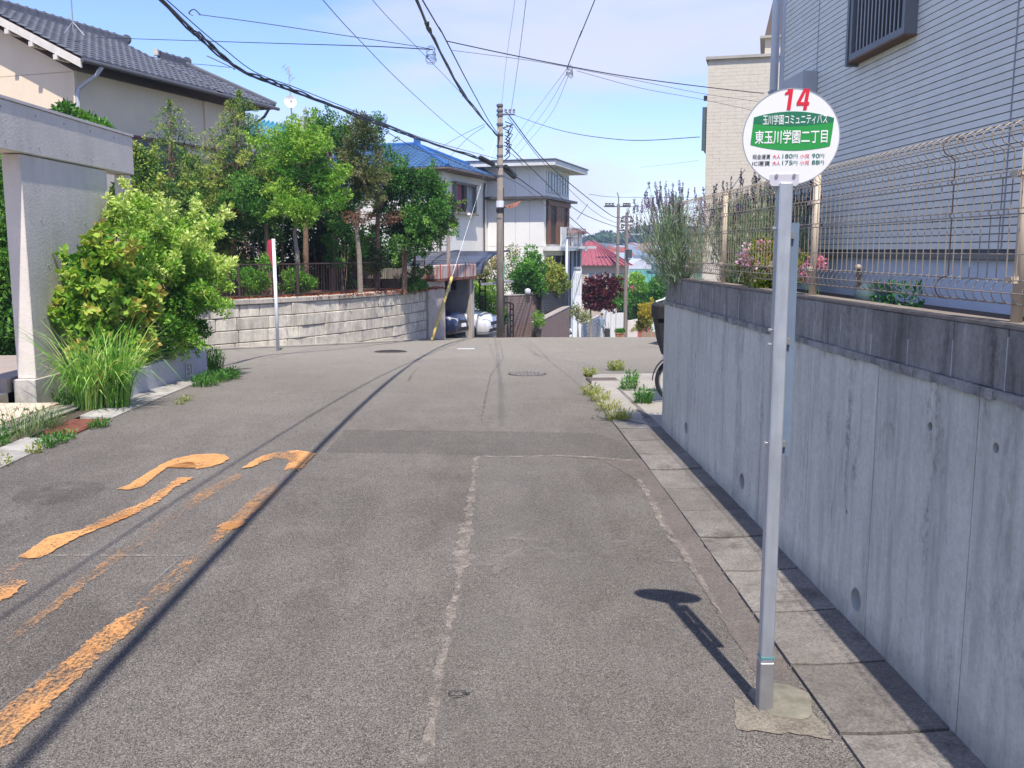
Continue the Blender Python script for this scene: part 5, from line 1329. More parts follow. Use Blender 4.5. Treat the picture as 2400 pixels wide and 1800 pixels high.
# rake boards, eave, gutter, downpipes
b = MB(); b.hexa([FC(-.03, -.02, HZ - .22), FC(.02, -.02, HZ - .22), FC(.02, sp, HZ + sp*hp - .22), FC(-.03, sp, HZ + sp*hp - .22), FC(-.03, -.02, HZ - .02), FC(.02, -.02, HZ - .02), FC(.02, sp, HZ + sp*hp - .02), FC(-.03, sp, HZ + sp*hp - .02)])
M_TRM = plain('pale_trim', (0.62, 0.58, 0.52), .7)
rk = b.build('rake_board', M_TRM, ch)
for i in range(4):
    t_ = .75 + i*.75; b = MB(); b.fbox(FC, -.05, .45, t_ - .06, t_ + .06, HZ + t_*hp - .34, HZ + t_*hp - .221); b.build('purlin_end', M_TRM, rk)
M_GUT2 = plain('house_gutter', (0.085, 0.082, 0.085), .45, 0, .1)
b = MB(); b.tube([FC(-.05, -.09, HZ - .05), FC(LE + .1, -.09, HZ - .05)], .055, 8); b.build('gutter', M_GUT2, ch)
M_DP = plain('house_downpipe', (0.40, 0.42, 0.46), .5)
b = MB(); b.tube([FC(.62, -.08, HZ - .1), FC(.55, .05, HZ - .3), FC(.42, ov - .12, HZ - .62), FC(.38, ov - .10, HZ - .75), FC(.38, ov - .10, ZW)], .05, 8); b.build('downpipe', M_DP, ch)
b = MB(); b.tube([FC(LE - .4, -.05, HZ - .1), FC(LE - .45, .1, HZ - .35), FC(LE - .74, ov - .1, HZ - .75), FC(LE - .78, ov - .1, ZW)], .045, 8); b.build('downpipe', M_GUT2, ch)
b = MB(); b.fbox(FC, .34, .42, ov - .055, ov - .002, ZW, HZ - .19); b.build('corner_post', M_CRM, ch)
b = MB(); s4 = 5.55; b.fbox(FC, s4, s4 + .22, ov - .05, ov - .002, ZW, HZ - .19); b.build('pilaster', M_CRM, ch)
b = MB(); b.fbox(FC, .5, LE - .8, ov - .10, ov - .012, HZ - 1.62, HZ - 1.55); b.build('trim_band', plain('dark_red_trim', (0.16, 0.04, 0.045), .5), ch)
M_DWN = plain('shutter_dark', (0.055, 0.055, 0.072), .35, 0, .08)
for s0, s1 in ((2.05, 4.6), (5.95, 7.6)):
    b = MB(); b.fbox(FC, s0, s1, ov - .03, ov + .01, HZ - 2.9, HZ - 1.66); w_ = b.build('window', M_DWN, ch)
    b = MB(); b.fbox(FC, s0 - .05, s0 - .001, ov - .045, ov - .003, HZ - 2.95, HZ - 1.63); b.fbox(FC, s1 + .001, s1 + .05, ov - .045, ov - .003, HZ - 2.95, HZ - 1.63); b.fbox(FC, (s0+s1)/2 - .02, (s0+s1)/2 + .02, ov - .045, ov - .031, HZ - 2.9, HZ - 1.66); b.build('frame', plain('window_frame_lt', (.4, .4, .4), .5), w_)
b = MB(); b.fbox(FC, .85, 2.0, ov - .08, ov - .005, HZ - 3.4, HZ - 1.63); b.build('shutter_box', plain('shutter_box_cream', (.60, .56, .52), .6), ch)
v = W(3, 75, 21.5); b = MB(); b.fbox(FC, .42, .449, 3.05, 3.4, HZ + 1.0 - .1, HZ + 1.25 - .1); gv = b.build('gable_vent', plain('vent_grey', (.1, .11, .11), .6), ch)
# antenna on the roof
p = W(172, 78, 25.6); b = MB(); an = thing('antenna', tuple(p), 'thin roof antenna mast on the cream house', 'antenna')
b.tube([p, p + Vector((0, 0, 1.9))], .018, 6); b.build('mast', plain('grey_metal', (.35, .36, .38), .4, .6), an)
b = MB()
for a in (0, 2.1, 4.2): b.tube([p + Vector((.28*math.cos(a), .28*math.sin(a), -.05)), p + Vector((0, 0, .28))], .010, 5)
b.build('stay', plain('grey_metal', (.35, .36, .38), .4, .6), an)
# ================================================================ FAR SIDE OF THE CROSSING
TH = R(18)
DA = FH * math.cos(TH) + RT * math.sin(TH)
def fr(px, d, dirv=None):
    p = W(px, 586, d); dv = dirv or DA; return Frame((p.x, p.y), (dv.x, dv.y))
def zat(py, d): return W(1200, py, d).z
# ---- blue-roofed house
FB = fr(1037, 42.0)
M_CW = plain('pale_render', (0.74, 0.72, 0.66), .8, 0, .04, 1.2, .001, dirt=.15, dirtcol=(.42, .42, .42))
M_PAN = plain('pale_panel', (0.74, 0.73, 0.70), .75, 0, .04, 1.5, .001, .03)
M_BLT = plain('blue_roof_tile', (0.038, 0.105, 0.215), .42, 0, .2, 2, .002, .2)
M_BLE = plain('brown_soffit', (0.16, 0.11, 0.08), .7)
HB = zat(394, 42)
blu = thing('blue_roofed_house', FB(2, 3, -1.5), 'white two-storey house with a blue tiled roof and flat-roofed wing behind the pole', 'house')
b = MB(); b.fbox(FB, 0, 6.6, 0, 9.5, -2.2, HB - .08); b.build('wall', M_CW, blu)
b = MB(); b.fbox(FB, -.5, 6.8, -.5, 10, HB - .14, HB - .04); b.build('soffit', M_BLE, blu)
sl = (zat(340, 45.4) - HB) / 3.5; ap0 = FB(3.1, 2.5, HB + 3.4*sl); ap1 = FB(3.1, 7.0, HB + 3.4*sl)
c00, c10, c11, c01 = FB(-.5, -.5, HB), FB(6.8, -.5, HB), FB(6.8, 10, HB), FB(-.5, 10, HB)
b = MB(); b.add([c00, c10, c11, c01, ap0, ap1], [(0, 1, 4), (1, 2, 5, 4), (2, 3, 5), (3, 0, 4, 5), (3, 2, 1, 0)]); rf = b.build('roof', M_BLT, blu)
FBl = Frame((FB(-.5, 10).x, FB(-.5, 10).y), (-FB.n.x, -FB.n.y))   # along the left eave towards the corner, t goes up the slope
def hipl(a): return max(0, min(3.55, (10.5 - a) * 3.55 / 3.0))
tile_slope(FBl, 2.0, 10.5, -.05, HB - .01, 3.55, sl*.97, rf, M_BLT, .27, hip=hipl)
FBr = Frame((FB(-.5, -.5).x, FB(-.5, -.5).y), (FB.d.x, FB.d.y))
def hipr(a): return max(0, min(2.95, a*2.95/3.6, (7.3 - a)*2.95/3.7))
slr = 3.4*sl/3.0
tile_slope(FBr, .15, 7.3, -.05, HB - .01, 2.95, slr*.97, rf, M_BLT, .27, hip=hipr)
M_BLR = plain('blue_ridge', (0.02, 0.10, 0.30), .45, 0, .15)
b = MB(); b.tube([ap1 + Vector((0, 0, .10)), ap0 + Vector((0, 0, .10))], .12, 8); b.build('ridge', M_BLR, rf)
b = MB(); b.tube([ap0 + Vector((0, 0, .08)), c00 + Vector((0, 0, .06))], .10, 8); b.build('hip_ridge', M_BLR, rf)
b = MB(); b.tube([ap0 + Vector((0, 0, .08)), c10 + Vector((0, 0, .06))], .10, 8); b.build('hip_ridge', M_BLR, rf)
b = MB(); b.obox(ap0 + Vector((0, 0, .22)), (.16, 0, 0), (0, .1, 0), (0, 0, .17)); b.build('ridge_end_tile', M_BLR, rf)
M_BG = plain('brown_gutter', (0.11, 0.075, 0.06), .5)
b = MB(); b.tube([FB(-.56, 10, HB - .06), FB(-.56, -.56, HB - .06), FB(6.7, -.56, HB - .06)], .06, 8); b.build('gutter', M_BG, blu)
b = MB(); b.tube([FB(-.5, .55, HB - .1), FB(-.28, .3, HB - .3), FB(-.06, .08, HB - .55), FB(-.06, .06, -1.6)], .05, 8); b.build('downpipe', M_BG, blu)
def window(F, s0, s1, t, z0, z1, parent, out=-1, glass=None, fr_=None, name='window', mull=1, curtain=None, ft=.07):
    glass = glass or plain('window_glass', (0.09, 0.11, 0.13), .12, 0, .1); fr_ = fr_ or plain('bronze_frame', (0.14, 0.12, 0.10), .4, .3)
    b = MB(); b.fbox(F, s0 + .04, s1 - .04, min(t, t + out*.02), max(t, t + out*.02), z0 + .04, z1 - .04); w = b.build(name, glass, parent)
    b = MB(); o = t + out*ft; lo, hi = min(t - out*.002, o), max(t - out*.002, o)
    b.fbox(F, s0, s1, lo, hi, z0, z0 + .05); b.fbox(F, s0, s1, lo, hi, z1 - .05, z1)
    b.fbox(F, s0, s0 + .05, lo, hi, z0 + .05, z1 - .05); b.fbox(F, s1 - .05, s1, lo, hi, z0 + .05, z1 - .05)
    for i in range(1, mull + 1): q = s0 + (s1 - s0)*i/(mull + 1); b.fbox(F, q - .03, q + .03, lo, hi, z0 + .05, z1 - .05)
    b.build('frame', fr_, w)
    if curtain:
        b = MB(); n = 10
        for i in range(n): a = s0 + .08 + (curtain[1])*i/n; b.fbox(F, a, a + curtain[1]/n*.7, min(t + out*.022, t + out*.034), max(t + out*.022, t + out*.034), z0 + .07, z1 - .08)
        b.build('curtain', curtain[0], w)
    return w
zw0, zw1 = zat(500, 44.3), zat(432, 44.3)
w_ = window(FB, 1.25, 3.85, 0, zw0, zw1, blu, -1, ft=.22, glass=plain('pale_curtained_glass', (0.34, 0.36, 0.38), .2, 0, .1), fr_=plain('olive_frame', (0.19, 0.18, 0.15), .5), curtain=(plain('dusky_red_curtain', (0.33, 0.09, 0.12), .9), 1.0))
b = MB(); b.fbox(FB, 2.35, 2.75, -.06, -.025, zw0 + .08, zw1 - .08); b.build('curtain_gap', plain('dark_gap', (0.02, 0.025, 0.03), .3), w_)
b = MB(); b.fbox(FB, 1.15, 3.95, -.3, -.001, zw0 - .07, zw0 - .001); b.build('sill', plain('olive_frame', (0.19, 0.18, 0.15), .5), w_)
b = MB(); b.fbox(FB, 1.15, 3.95, -.28, -.001, zw1 + .001, zw1 + .05); b.build('hood', plain('olive_frame', (0.19, 0.18, 0.15), .5), w_)
b = MB(); b.fbox(FB, 5.45, 5.62, -.06, -.001, -1.6, HB - 1.9); b.build('pilaster', M_CW, blu)
b = MB(); b.tube([FB(5.5, -.05, HB - .3), FB(5.35, -.06, HB - .7), FB(5.35, -.06, -1.5)], .04, 6); b.build('downpipe', M_BG, blu)
# wing
CW = 2.95
ZC0, ZC1 = zat(578, 47), zat(466, 47); ZU = zat(393, 47.5)
FW_ = Frame((FB(6.0, 0).x, FB(6.0, 0).y), (-FB.n.x, -FB.n.y))     # along the front face to the right, t = away
def FQ(s, t, z=0): return FW_(s, t, z)
b = MB(); b.fbox(FW_, 0, CW, .02, 4.8, -2.4, ZU); wg = b.build('wing_wall', M_CW, blu)
for i in range(4):
    a0, a1 = CW*i/4 + .012, CW*(i+1)/4 - .012
    b = MB(); b.fbox(FW_, a0, a1, -.012, .019, ZC0 + .02, ZC1 - .08); b.build('wall_panel', M_PAN, blu)
    b = MB(); b.fbox(FW_, a0, a1, -.012, .019, -2.2, ZC0 - .0); b.build('wall_panel', M_PAN, blu)
    b = MB(); b.fbox(FW_, a0, a1, -.012, .019, ZC1 + .12, ZU - .01); b.build('wall_panel', M_PAN, blu)
b = MB(); b.fbox(FW_, -.25, CW + .35, -.55, 5.3, ZC1 - .02, ZC1 + .10); b.build('canopy', plain('dark_canopy', (0.075, 0.07, 0.068), .5), blu)
b = MB(); b.fbox(FW_, -1.2, CW + .75, -.75, 5.9, ZU, ZU + .24); b.build('flat_roof_fascia', plain('fascia_white', (0.60, 0.60, 0.58), .6), blu)
b = MB(); b.fbox(FW_, -1.25, CW + .8, -.80, 5.95, ZU + .241, ZU + .30); b.build('flat_roof_edge', plain('dark_roof_edge', (0.07, 0.075, 0.09), .5), blu)
# right-hand face of the wing: strip windows, brown bay, balcony
FR_ = Frame((FW_(CW, 0).x, FW_(CW, 0).y), (FB.d.x, FB.d.y))   # s away along the right face, t<0 outside
for i in range(4):
    window(FR_, .25 + i*1.08, 1.25 + i*1.08, 0, ZC1 + .35, ZU - .18, blu, -1, fr_=plain('pale_frame', (.45, .48, .52), .5), mull=1, ft=.04)
M_TMB = plain('brown_timber_door', (0.17, 0.075, 0.035), .6, 0, .25, 8)
b = MB(); b.fbox(FR_, .35, 4.7, -.04, -.001, ZC0 + .12, ZC1 - .03); by = b.build('bay', plain('bay_dark_brown', (0.04, 0.028, 0.022), .7), blu)  # very dark brown backing behind the timber panels
for i, (a0, a1) in enumerate([(.4, .95), (2.0, 2.9), (2.95, 3.5), (4.2, 4.6)]):
    b = MB(); b.fbox(FR_, a0, a1, -.09, -.041, ZC0 + .15, ZC1 - .3); b.build('timber_panel', M_TMB, by)
b = MB(); b.fbox(FR_, .35, 4.7, -.13, -.041, ZC1 - .29, ZC1 - .04); b.build('timber_lintel', M_TMB, by)
b = MB(); b.fbox(FR_, -.1, 5.4, -.9, -.001, ZC0 - .2, ZC0 + .02); bal = b.build('balcony', plain('balcony_white', (.6, .6, .58), .7), blu)
b = MB(); b.fbox(FR_, .1, 1.0, -.88, -.80, ZC0 + .021, ZC0 + .95); b.build('parapet', plain('balcony_white', (.6, .6, .58), .7), bal)
for zz in (ZC0 + .95, ZC0 + .5):
    b = MB(); b.fbox(FR_, 1.0, 5.3, -.86, -.82, zz - .02, zz + .02); b.build('rail', plain('rail_pale', (.42, .40, .38), .5), bal)
for i in range(12):
    b = MB(); b.fbox(FR_, 1.1 + .36*i, 1.14 + .36*i, -.855, -.825, ZC0 + .02, ZC0 + .93); b.build('baluster', plain('rail_pale', (.42, .40, .38), .5), bal)
b = MB(); b.fbox(FR_, .5, 4.6, -.03, -.001, -1.9, ZC0 - .45); lo_ = b.build('lower_window', plain('dark_glass', (0.03, 0.04, 0.05), .15), blu)
for i in range(4): b = MB(); b.fbox(FR_, .5 + i*1.3, .56 + i*1.3, -.06, -.031, -1.9, ZC0 - .45); b.build('mullion', plain('pale_frame', (.45, .48, .52), .5), lo_)
b = MB(); p = W(1212, 395, 48); b.tube([p, p + Vector((0, 0, .5)), p + Vector((.35, 0, .5))], .03, 5); tag(b.build('flue_pipe', plain('grey_metal', (.35, .36, .38), .4, .6)), 'small bent metal flue on the flat roof just right of the utility pole', 'pipe')
# ---- further teal roof, antenna with a dish behind the garden
FT = fr(600, 50.0)
tr = thing('teal_roofed_house', FT(3, 2, 0), 'house with a blue-green tiled roof just showing over the garden trees', 'house')
zt0, zt1 = zat(302, 52), zat(284, 50)
b = MB(); p0, p1, p2, p3 = W(560, 318, 52), W(700, 330, 49), W(700, 300, 54), W(610, 283, 55)
b.prism([p0, p1, p2, p3], (0, 0, -.12)); r_ = b.build('roof', plain('teal_roof', (0.03, 0.20, 0.27), .5, 0, .2, 4), tr)
for i in range(9):
    a = p0.lerp(p1, i/9); c_ = p3.lerp(p2, i/9); b = MB(); b.tube([a + Vector((0, 0, .06)), c_ + Vector((0, 0, .06))], .07, 5); b.build('tile_roll', plain('teal_roof', (0.03, 0.20, 0.27), .5), r_)
b = MB(); b.prism([p0 + Vector((.5, .3, -.13)), p1 + Vector((-.3, .3, -.13)), p2 + Vector((-.3, 0, -.4)), p3 + Vector((.5, 0, -.4))], (0, 0, -5)); b.build('wall', M_CW, tr)
p = W(683, 300, 40); an = thing('dish_antenna', tuple(p), 'antenna mast with a round white satellite dish above the garden trees', 'antenna')
q = W(676, 155, 40); b = MB(); b.tube([Vector((q.x + .1, q.y, p.z - 1.5)), Vector((q.x + .05, q.y, (p.z + q.z)/2)), q], .03, 6); b.build('mast', plain('pale_metal', (.5, .5, .52), .4, .5), an)
c = W(680, 239, 39.8); n_ = (Vector((0, 0, EYE)) - c).normalized(); n_ = Vector((n_.x + .15, n_.y, n_.z + .25)).normalized()
b = MB(); u = n_.cross(Vector((0, 0, 1))).normalized(); v = u.cross(n_); rr = .25; N = 24
rings = [[c + (u*math.cos(2*math.pi*k/N) + v*math.sin(2*math.pi*k/N)) * (rr*f) + n_ * (.07*f*f) for k in range(N)] for f in (1, .66, .33)]
vs = sum(rings, []) + [c]; b.add(vs, [(i*N + k, i*N + (k+1) % N, (i+1)*N + (k+1) % N, (i+1)*N + k) for i in range(2) for k in range(N)] + [(2*N + k, 2*N + (k+1) % N, 3*N) for k in range(N)])
b.add([x - n_*.015 for x in vs], [(i*N + (k+1) % N, i*N + k, (i+1)*N + k, (i+1)*N + (k+1) % N) for i in range(2) for k in range(N)])
b.build('dish', plain('dish_white', (.8, .78, .76), .5), an, smooth=True)
b = MB(); b.tube([c - v*rr*.9, c + n_*.28 - v*.05], .012, 5); b.obox(c + n_*.28 - v*.05, (.03, 0, 0), (0, .03, 0), (0, 0, .04)); b.build('feed_arm', plain('grey_metal', (.35, .36, .38), .4, .6), an)
b = MB(); a = W(672, 170, 40)
b.tube([a + Vector((-.12, 0, .25)), a + Vector((.25, 0, -.25))], .012, 5)
for i in range(5): e = a + Vector((-.12 + .09*i, 0, .25 - .125*i)); b.tube([e + Vector((-.10, .05, -.07)), e + Vector((.10, -.05, .07))], .008, 4)
b.build('aerial', plain('grey_metal', (.35, .36, .38), .4, .6), an)

# ---- garage with rusty lintel
FGa = fr(1016, 29.6)
zG = gz(0, 31)
gar = thing('garage', FGa(1.7, 1, zG), 'old concrete garage with a rust-streaked lintel at the end of the stone wall', 'garage')
M_RL = Mat('rust_streaked_concrete')
_c = M_RL.mix(M_RL.rng(M_RL.noise(5, 5, .7, (1, 1, .25)), .44, .62), (0.50, 0.45, 0.43), (0.33, 0.10, 0.06)); M_RL.set(_c, .85); M_RLm = M_RL.m
M_OLDW = plain('old_pinkish_render', (0.47, 0.41, 0.36), .9, 0, .15, 3, .005, dirt=.5, dirtcol=(.25, .18, .15))
M_INS = plain('garage_inside', (0.30, 0.31, 0.30), .9, 0, .2, 2, dirt=.5, dirtcol=(.12, .13, .11))
zl0, zl1 = zat(653, 30.5), zat(621, 30.5)
b = MB(); b.fbox(FGa, -.15, 3.55, -.12, .25, zl0, zl1); b.build('lintel', M_RLm, gar, bevel=.02)
for i in range(5):
    b = MB(); s_ = .2 + i*.74; b.fbox(FGa, s_, s_ + .09, -.13, -.121, zl0 + .02, zl1 + .05); b.build('rust_streak', plain('rust_orange', (0.42, 0.10, 0.05), .9), gar)
b = MB(); b.fbox(FGa, -.25, 3.6, -.14, .27, zl0 - .06, zl0 - .001); b.build('rusty_edge', M_RUST, gar)
b = MB(); b.fbox(FGa, -.45, .92, 0, .22, zG - .6, zl0 - .061); b.build('pier', M_OLDW, gar)
b = MB(); b.fbox(FGa, 3.22, 3.42, 0, .06, zG - .9, zl0 - .061); b.build('pier', plain('cream_pier', (.58, .48, .36), .85, 0, .1), gar)
b = MB(); b.fbox(FGa, 3.44, 3.50, -.05, .05, zG - .9, zl0 - .061); b.build('pipe', plain('pale_metal', (.5, .5, .52), .4, .5), gar)
b = MB(); b.fbox(FGa, -.3, 3.5, .26, 5.2, zl0 + .02, zl1 - .1); b.build('roof_slab', M_CONC, gar)
b = MB(); b.fbox(FGa, .2, .35, .23, 5.2, zG - .6, zl0 + .019); b.build('side_wall', M_INS, gar)
b = MB(); b.fbox(FGa, .351, 3.4, 5.0, 5.2, zG - .6, zl0 + .019); b.build('back_wall', M_INS, gar)
b = MB(); b.fbox(FGa, 3.24, 3.35, .07, 4.99, zG - .9, zl0 + .019); b.build('side_wall', M_INS, gar)
b = MB(); b.fbox(FGa, 3.19, 3.235, .5, .9, zl0 - .45, zl0 - .15); b.build('dark_vent', plain('dark_vent_m', (.02, .02, .02), .8), gar)
# retaining bank left of the garage joins the stone wall
# ---- cars
def car(F, s0, wd, t0, ln, zg_, body_c, label, name='parked_car', hgt=1.45, lights=(.75, .78, .8), plate=True):
    """nose at t0 pointing to -t; width along s"""
    M_B = plain('car_paint_' + label[:10].replace(' ', '_'), body_c, .22, .15, .03, 2); M_B.node_tree.nodes['Principled BSDF'].inputs['Coat Weight'].default_value = .6
    M_GL = plain('car_glass', (0.02, 0.025, 0.03), .06); M_BK = plain('car_black', (0.015, 0.015, 0.016), .6)
    t = thing(name, F(s0 + wd/2, t0 + ln/2, zg_), label, 'car')
    P = lambda u, v, z: F(s0 + wd/2 + u*wd/2, t0 + v*ln, zg_ + z*hgt/1.45)
    secs = [(0.0, .70, .30, .55, .58), (.012, .86, .20, .66, .70), (.05, .96, .18, .76, .84), (.12, 1, .18, .82, .92), (.24, 1, .18, .90, 1.0), (.34, 1, .18, .93, 1.0), (.62, 1, .18, .95, 1.0), (.86, 1, .18, .97, 1.0), (.97, .95, .22, .92, .96), (1.0, .86, .30, .80, .84)]
    b = MB(); vs = []
    for v, hw_, z0, zs, zt_ in secs:
        prof = [(-hw_*.9, z0), (-hw_, z0 + .12), (-hw_, zs - .12), (-hw_*.93, zs), (-hw_*.5, zt_ if v < .3 else zs + .02), (0, zt_ + .01 if v < .3 else zs + .02), (hw_*.5, zt_ if v < .3 else zs + .02), (hw_*.93, zs), (hw_, zs - .12), (hw_, z0 + .12), (hw_*.9, z0)]
        vs += [P(u, v, z) for u, z in prof]
    k = 11; fs = []
    for i in range(len(secs) - 1):
        for j in range(k): fs.append((i*k + j, i*k + (j+1) % k, (i+1)*k + (j+1) % k, (i+1)*k + j))
    fs += [tuple(range(k)), tuple(range((len(secs)-1)*k, len(secs)*k))]
    b.add(vs, fs); b.build('body', M_B, t, smooth=True, bevel=0)
    b = MB(); cab = [(.24, .86, .90), (.36, .76, 1.40), (.50, .74, 1.45), (.80, .74, 1.43), (.95, .82, .95)]; vs = []
    for v, hw_, z in cab: vs += [P(-hw_ - .06, v, .90), P(-hw_, v, z), P(hw_, v, z), P(hw_ + .06, v, .90)]
    b.add(vs, [(i*4 + j, i*4 + (j+1) % 4, (i+1)*4 + (j+1) % 4, (i+1)*4 + j) for i in range(4) for j in range(4)] + [(0, 1, 2, 3), (16, 17, 18, 19)]); cb = b.build('cabin', M_GL, t)
    b = MB(); b.hexa([P(-.77, .37, 1.39), P(.77, .37, 1.39), P(.75, .81, 1.42), P(-.75, .81, 1.42), P(-.70, .39, 1.43), P(.70, .39, 1.43), P(.70, .79, 1.46), P(-.70, .79, 1.46)]); b.build('roof', M_B, t, smooth=False)
    for sg in (-1, 1):
        b = MB(); b.hexa([P(sg*.50, .0, .60), P(sg*.93, .045, .62), P(sg*.96, .09, .66), P(sg*.5, .05, .64), P(sg*.52, .0, .69), P(sg*.90, .035, .76), P(sg*.95, .09, .80), P(sg*.52, .05, .75)]); b.build('headlight', plain('headlight_clear', lights, .15, .2, .05), t)
        for v in (.18, .80):
            w = MB(); a_ = P(sg*.78, v, .31); c_ = P(sg*1.0, v, .31); w.cyl(a_, c_, .31*hgt/1.45, 18); wh = w.build('wheel', M_BK, t)
            w = MB(); w.cyl(P(sg*.99, v, .31), P(sg*1.012, v, .31), .2, 14); w.build('rim', plain('rim_alloy', (.45, .46, .48), .35, .7), wh)
        b = MB(); b.ball(P(sg*1.08, .30, 1.0), .08, .06, .07, 8, 5); b.build('mirror', M_B, t)
    b = MB(); b.hexa([P(-.46, -.004, .50), P(.46, -.004, .50), P(.46, .03, .50), P(-.46, .03, .50), P(-.46, .0, .62), P(.46, .0, .62), P(.46, .03, .62), P(-.46, .03, .62)]); b.build('grille', M_BK, t)
    b = MB(); b.hexa([P(-.70, -.002, .26), P(.70, -.002, .26), P(.70, .03, .26), P(-.70, .03, .26), P(-.62, -.004, .38), P(.62, -.004, .38), P(.62, .03, .38), P(-.62, .03, .38)]); b.build('bumper_intake', M_BK, t)
    if plate:
        b = MB(); b.hexa([P(-.2, -.02, .40), P(.2, -.02, .40), P(.2, -.005, .40), P(-.2, -.005, .40), P(-.2, -.015, .51), P(.2, -.015, .51), P(.2, -.003, .51), P(-.2, -.003, .51)]); b.build('number_plate', plain('plate_white', (.75, .76, .74), .5), t)
    return t
car(FGa, 1.35, 1.66, -.12, 3.7, gz(0, 31.5) - .02, (0.012, 0.02, 0.06), 'dark navy blue car parked nose out in the concrete garage')
car(FGa, 3.95, 1.68, -.35, 3.9, gz(0, 34.5) + .02, (0.72, 0.73, 0.74), 'white car parked nose out under the curved carport beside the garage')
b = MB(); b.fbox(FGa, .2, 7.2, .15, 6.0, -1.6, -1.02); o = b.build('parking_floor', M_CONC)
tag(o, kind='structure')
# ---- carport
cp = thing('carport', FGa(5, 2, -1.1), 'carport with a dark curved translucent roof behind the garage', 'carport')
M_POLY = plain('smoked_polycarbonate', (0.055, 0.065, 0.085), .25, 0, .1); M_ALU = plain('dark_aluminium', (0.06, 0.06, 0.065), .4, .5)
zc0, zc1 = zat(640, 33.5), zat(588, 36.8); N = 9
def arcp(i): a = (math.pi/2) * i/N; return 3.55 + 3.1*math.sin(a)*1.0 if False else 3.55 + 3.1*(1 - math.cos(a)) , zc0 + (zc1 - zc0)*math.sin(a)
for i in range(N):
    (s0, z0), (s1, z1) = arcp(i), arcp(i + 1)
    b = MB(); b.hexa([FGa(s0, -.3, z0 - .01), FGa(s1, -.3, z1 - .01), FGa(s1, 5.4, z1 - .01), FGa(s0, 5.4, z0 - .01), FGa(s0, -.3, z0), FGa(s1, -.3, z1), FGa(s1, 5.4, z1), FGa(s0, 5.4, z0)]); b.build('roof_panel', M_POLY, cp)
for tt in (-.33, 1.7, 3.6, 5.4):
    b = MB(); b.tube([FGa(arcp(i)[0], tt, arcp(i)[1] + .01) for i in range(N + 1)], .035, 5); b.build('arched_beam', M_ALU, cp)
for tt in (2.4, 5.2):
    b = MB(); b.fbox(FGa, 3.52, 3.62, tt, tt + .1, -1.2, zc0); b.build('post', M_ALU, cp)
b = MB(); b.fbox(FGa, 3.6, 7.0, -.36, -.26, zc0 - .42, zc0 - .34); b.build('front_beam', plain('rail_dark_pale', (.3, .3, .3), .5), cp)
# balustrade above the garage roof, in front of the house
bl = thing('roof_railing', FGa(-2, 3, zl1), 'grey metal balustrade on the garage roof in front of the blue-roofed house', 'railing')
pA, pB = W(935, 600, 33), W(1060, 600, 34)
zr0, zr1 = zat(640, 33.5), zat(592, 33.5); M_GR = plain('grey_railing', (.16, .155, .16), .5, .3)
for z in (zr0, (zr0+zr1)/2 + .1, zr1):
    b = MB(); b.tube([(pA.x, pA.y, z), (pB.x, pB.y, z)], .02, 5); b.build('rail', M_GR, bl)
b = MB(); b.tube([(pA.x, pA.y, zr0), (pA.x, pA.y, zr1 + .08)], .01, 4); q0 = b.build('bar', M_GR, bl)
for i in range(1, 17): copy(q0, ((pB.x - pA.x)*i/17, (pB.y - pA.y)*i/17, 0))
# base wall behind that
b = MB(); b.prism([W(925, 700, 32.2), W(1012, 700, 31), W(1012, 660, 31), W(925, 640, 32.2)], (0, .3, 0)); tag(b.build('bank_wall', M_OLDW), 'low pale wall between the railing end and the garage', 'wall')
# T-shaped old timber pole and guy wire with its yellow guard
d = 31.2; tp0 = W(1050, 640, d); tp1 = W(1050, 512, d)
t = thing('timber_post', tuple(tp0), 'old grey timber post with two short crossbars above the garage', 'post')
b = MB(); b.tube([(tp1.x, tp1.y, tp0.z - .6), tp1], [.075, .055], 8); b.build('shaft', plain('grey_timber', (.30, .25, .22), .9, 0, .2, 8), t)
b = MB(); a, c = W(1036, 516, d), W(1073, 516, d); b.obox((a + c)/2, (c - a)/2, (0, .04, 0), (0, 0, .03)); b.build('crossbar', plain('grey_timber', (.30, .25, .22), .9), t)
b = MB(); a, c = W(1030, 508, d + .1), W(1060, 511, d + .1); b.obox((a + c)/2, (c - a)/2, (0, .04, 0), (0, 0, .035)); b.build('crossbar', plain('grey_timber', (.30, .25, .22), .9), t)

# ---- main utility pole
UP_D = 33.0
ub = at(1172, UP_D); ut = W(1173, 243, UP_D)
up_ = thing('utility_pole', tuple(ub), 'tall grey-brown utility pole in the middle of the view carrying many cables', 'utility pole')
b = MB(); b.tube([ub - Vector((0, 0, .6)), Vector((ub.x, ub.y, ub.z + 3)), Vector((ub.x + .01, ub.y, ut.z))], [.135, .125, .088], 14); M_PO = plain('pole_concrete_brown', (0.235, 0.20, 0.17), .9, 0, .12, 5, .004, dirt=.45, dirtcol=(.1, .085, .07)); b.build('shaft', M_PO, up_, smooth=True)
def ux(py, dx=0.0, dy=0.0): return Vector((ub.x + dx, ub.y + dy, zat(py, UP_D)))
M_HW = plain('hardware_steel', (.17, .165, .16), .5, .5, .2); M_BLKR = plain('black_rubber', (0.012, 0.012, 0.013), .6)
for py in (250, 262, 272, 294, 318, 345, 368, 392, 415, 515):
    b = MB(); b.tube([ux(py), ux(py, 0, 0) + Vector((0, 0, .07))], .118, 12); b.build('band', M_HW, up_)
b = MB(); b.tube([ux(486), ux(486) + Vector((0, 0, .22))], .14, 12); b.build('plate_band', plain('pole_plate_white', (.66, .68, .74), .5), up_)
b = MB(); b.tube([ux(498), ux(498) + Vector((0, 0, .13))], .135, 12); b.build('plate_band_dark', M_BLKR, up_)
b = MB(); b.tube([ux(655, .13, -.03), ux(612, .13, -.03)], .028, 8); b.build('cable_guard', plain('green_guard', (0.10, 0.33, 0.24), .5), up_)
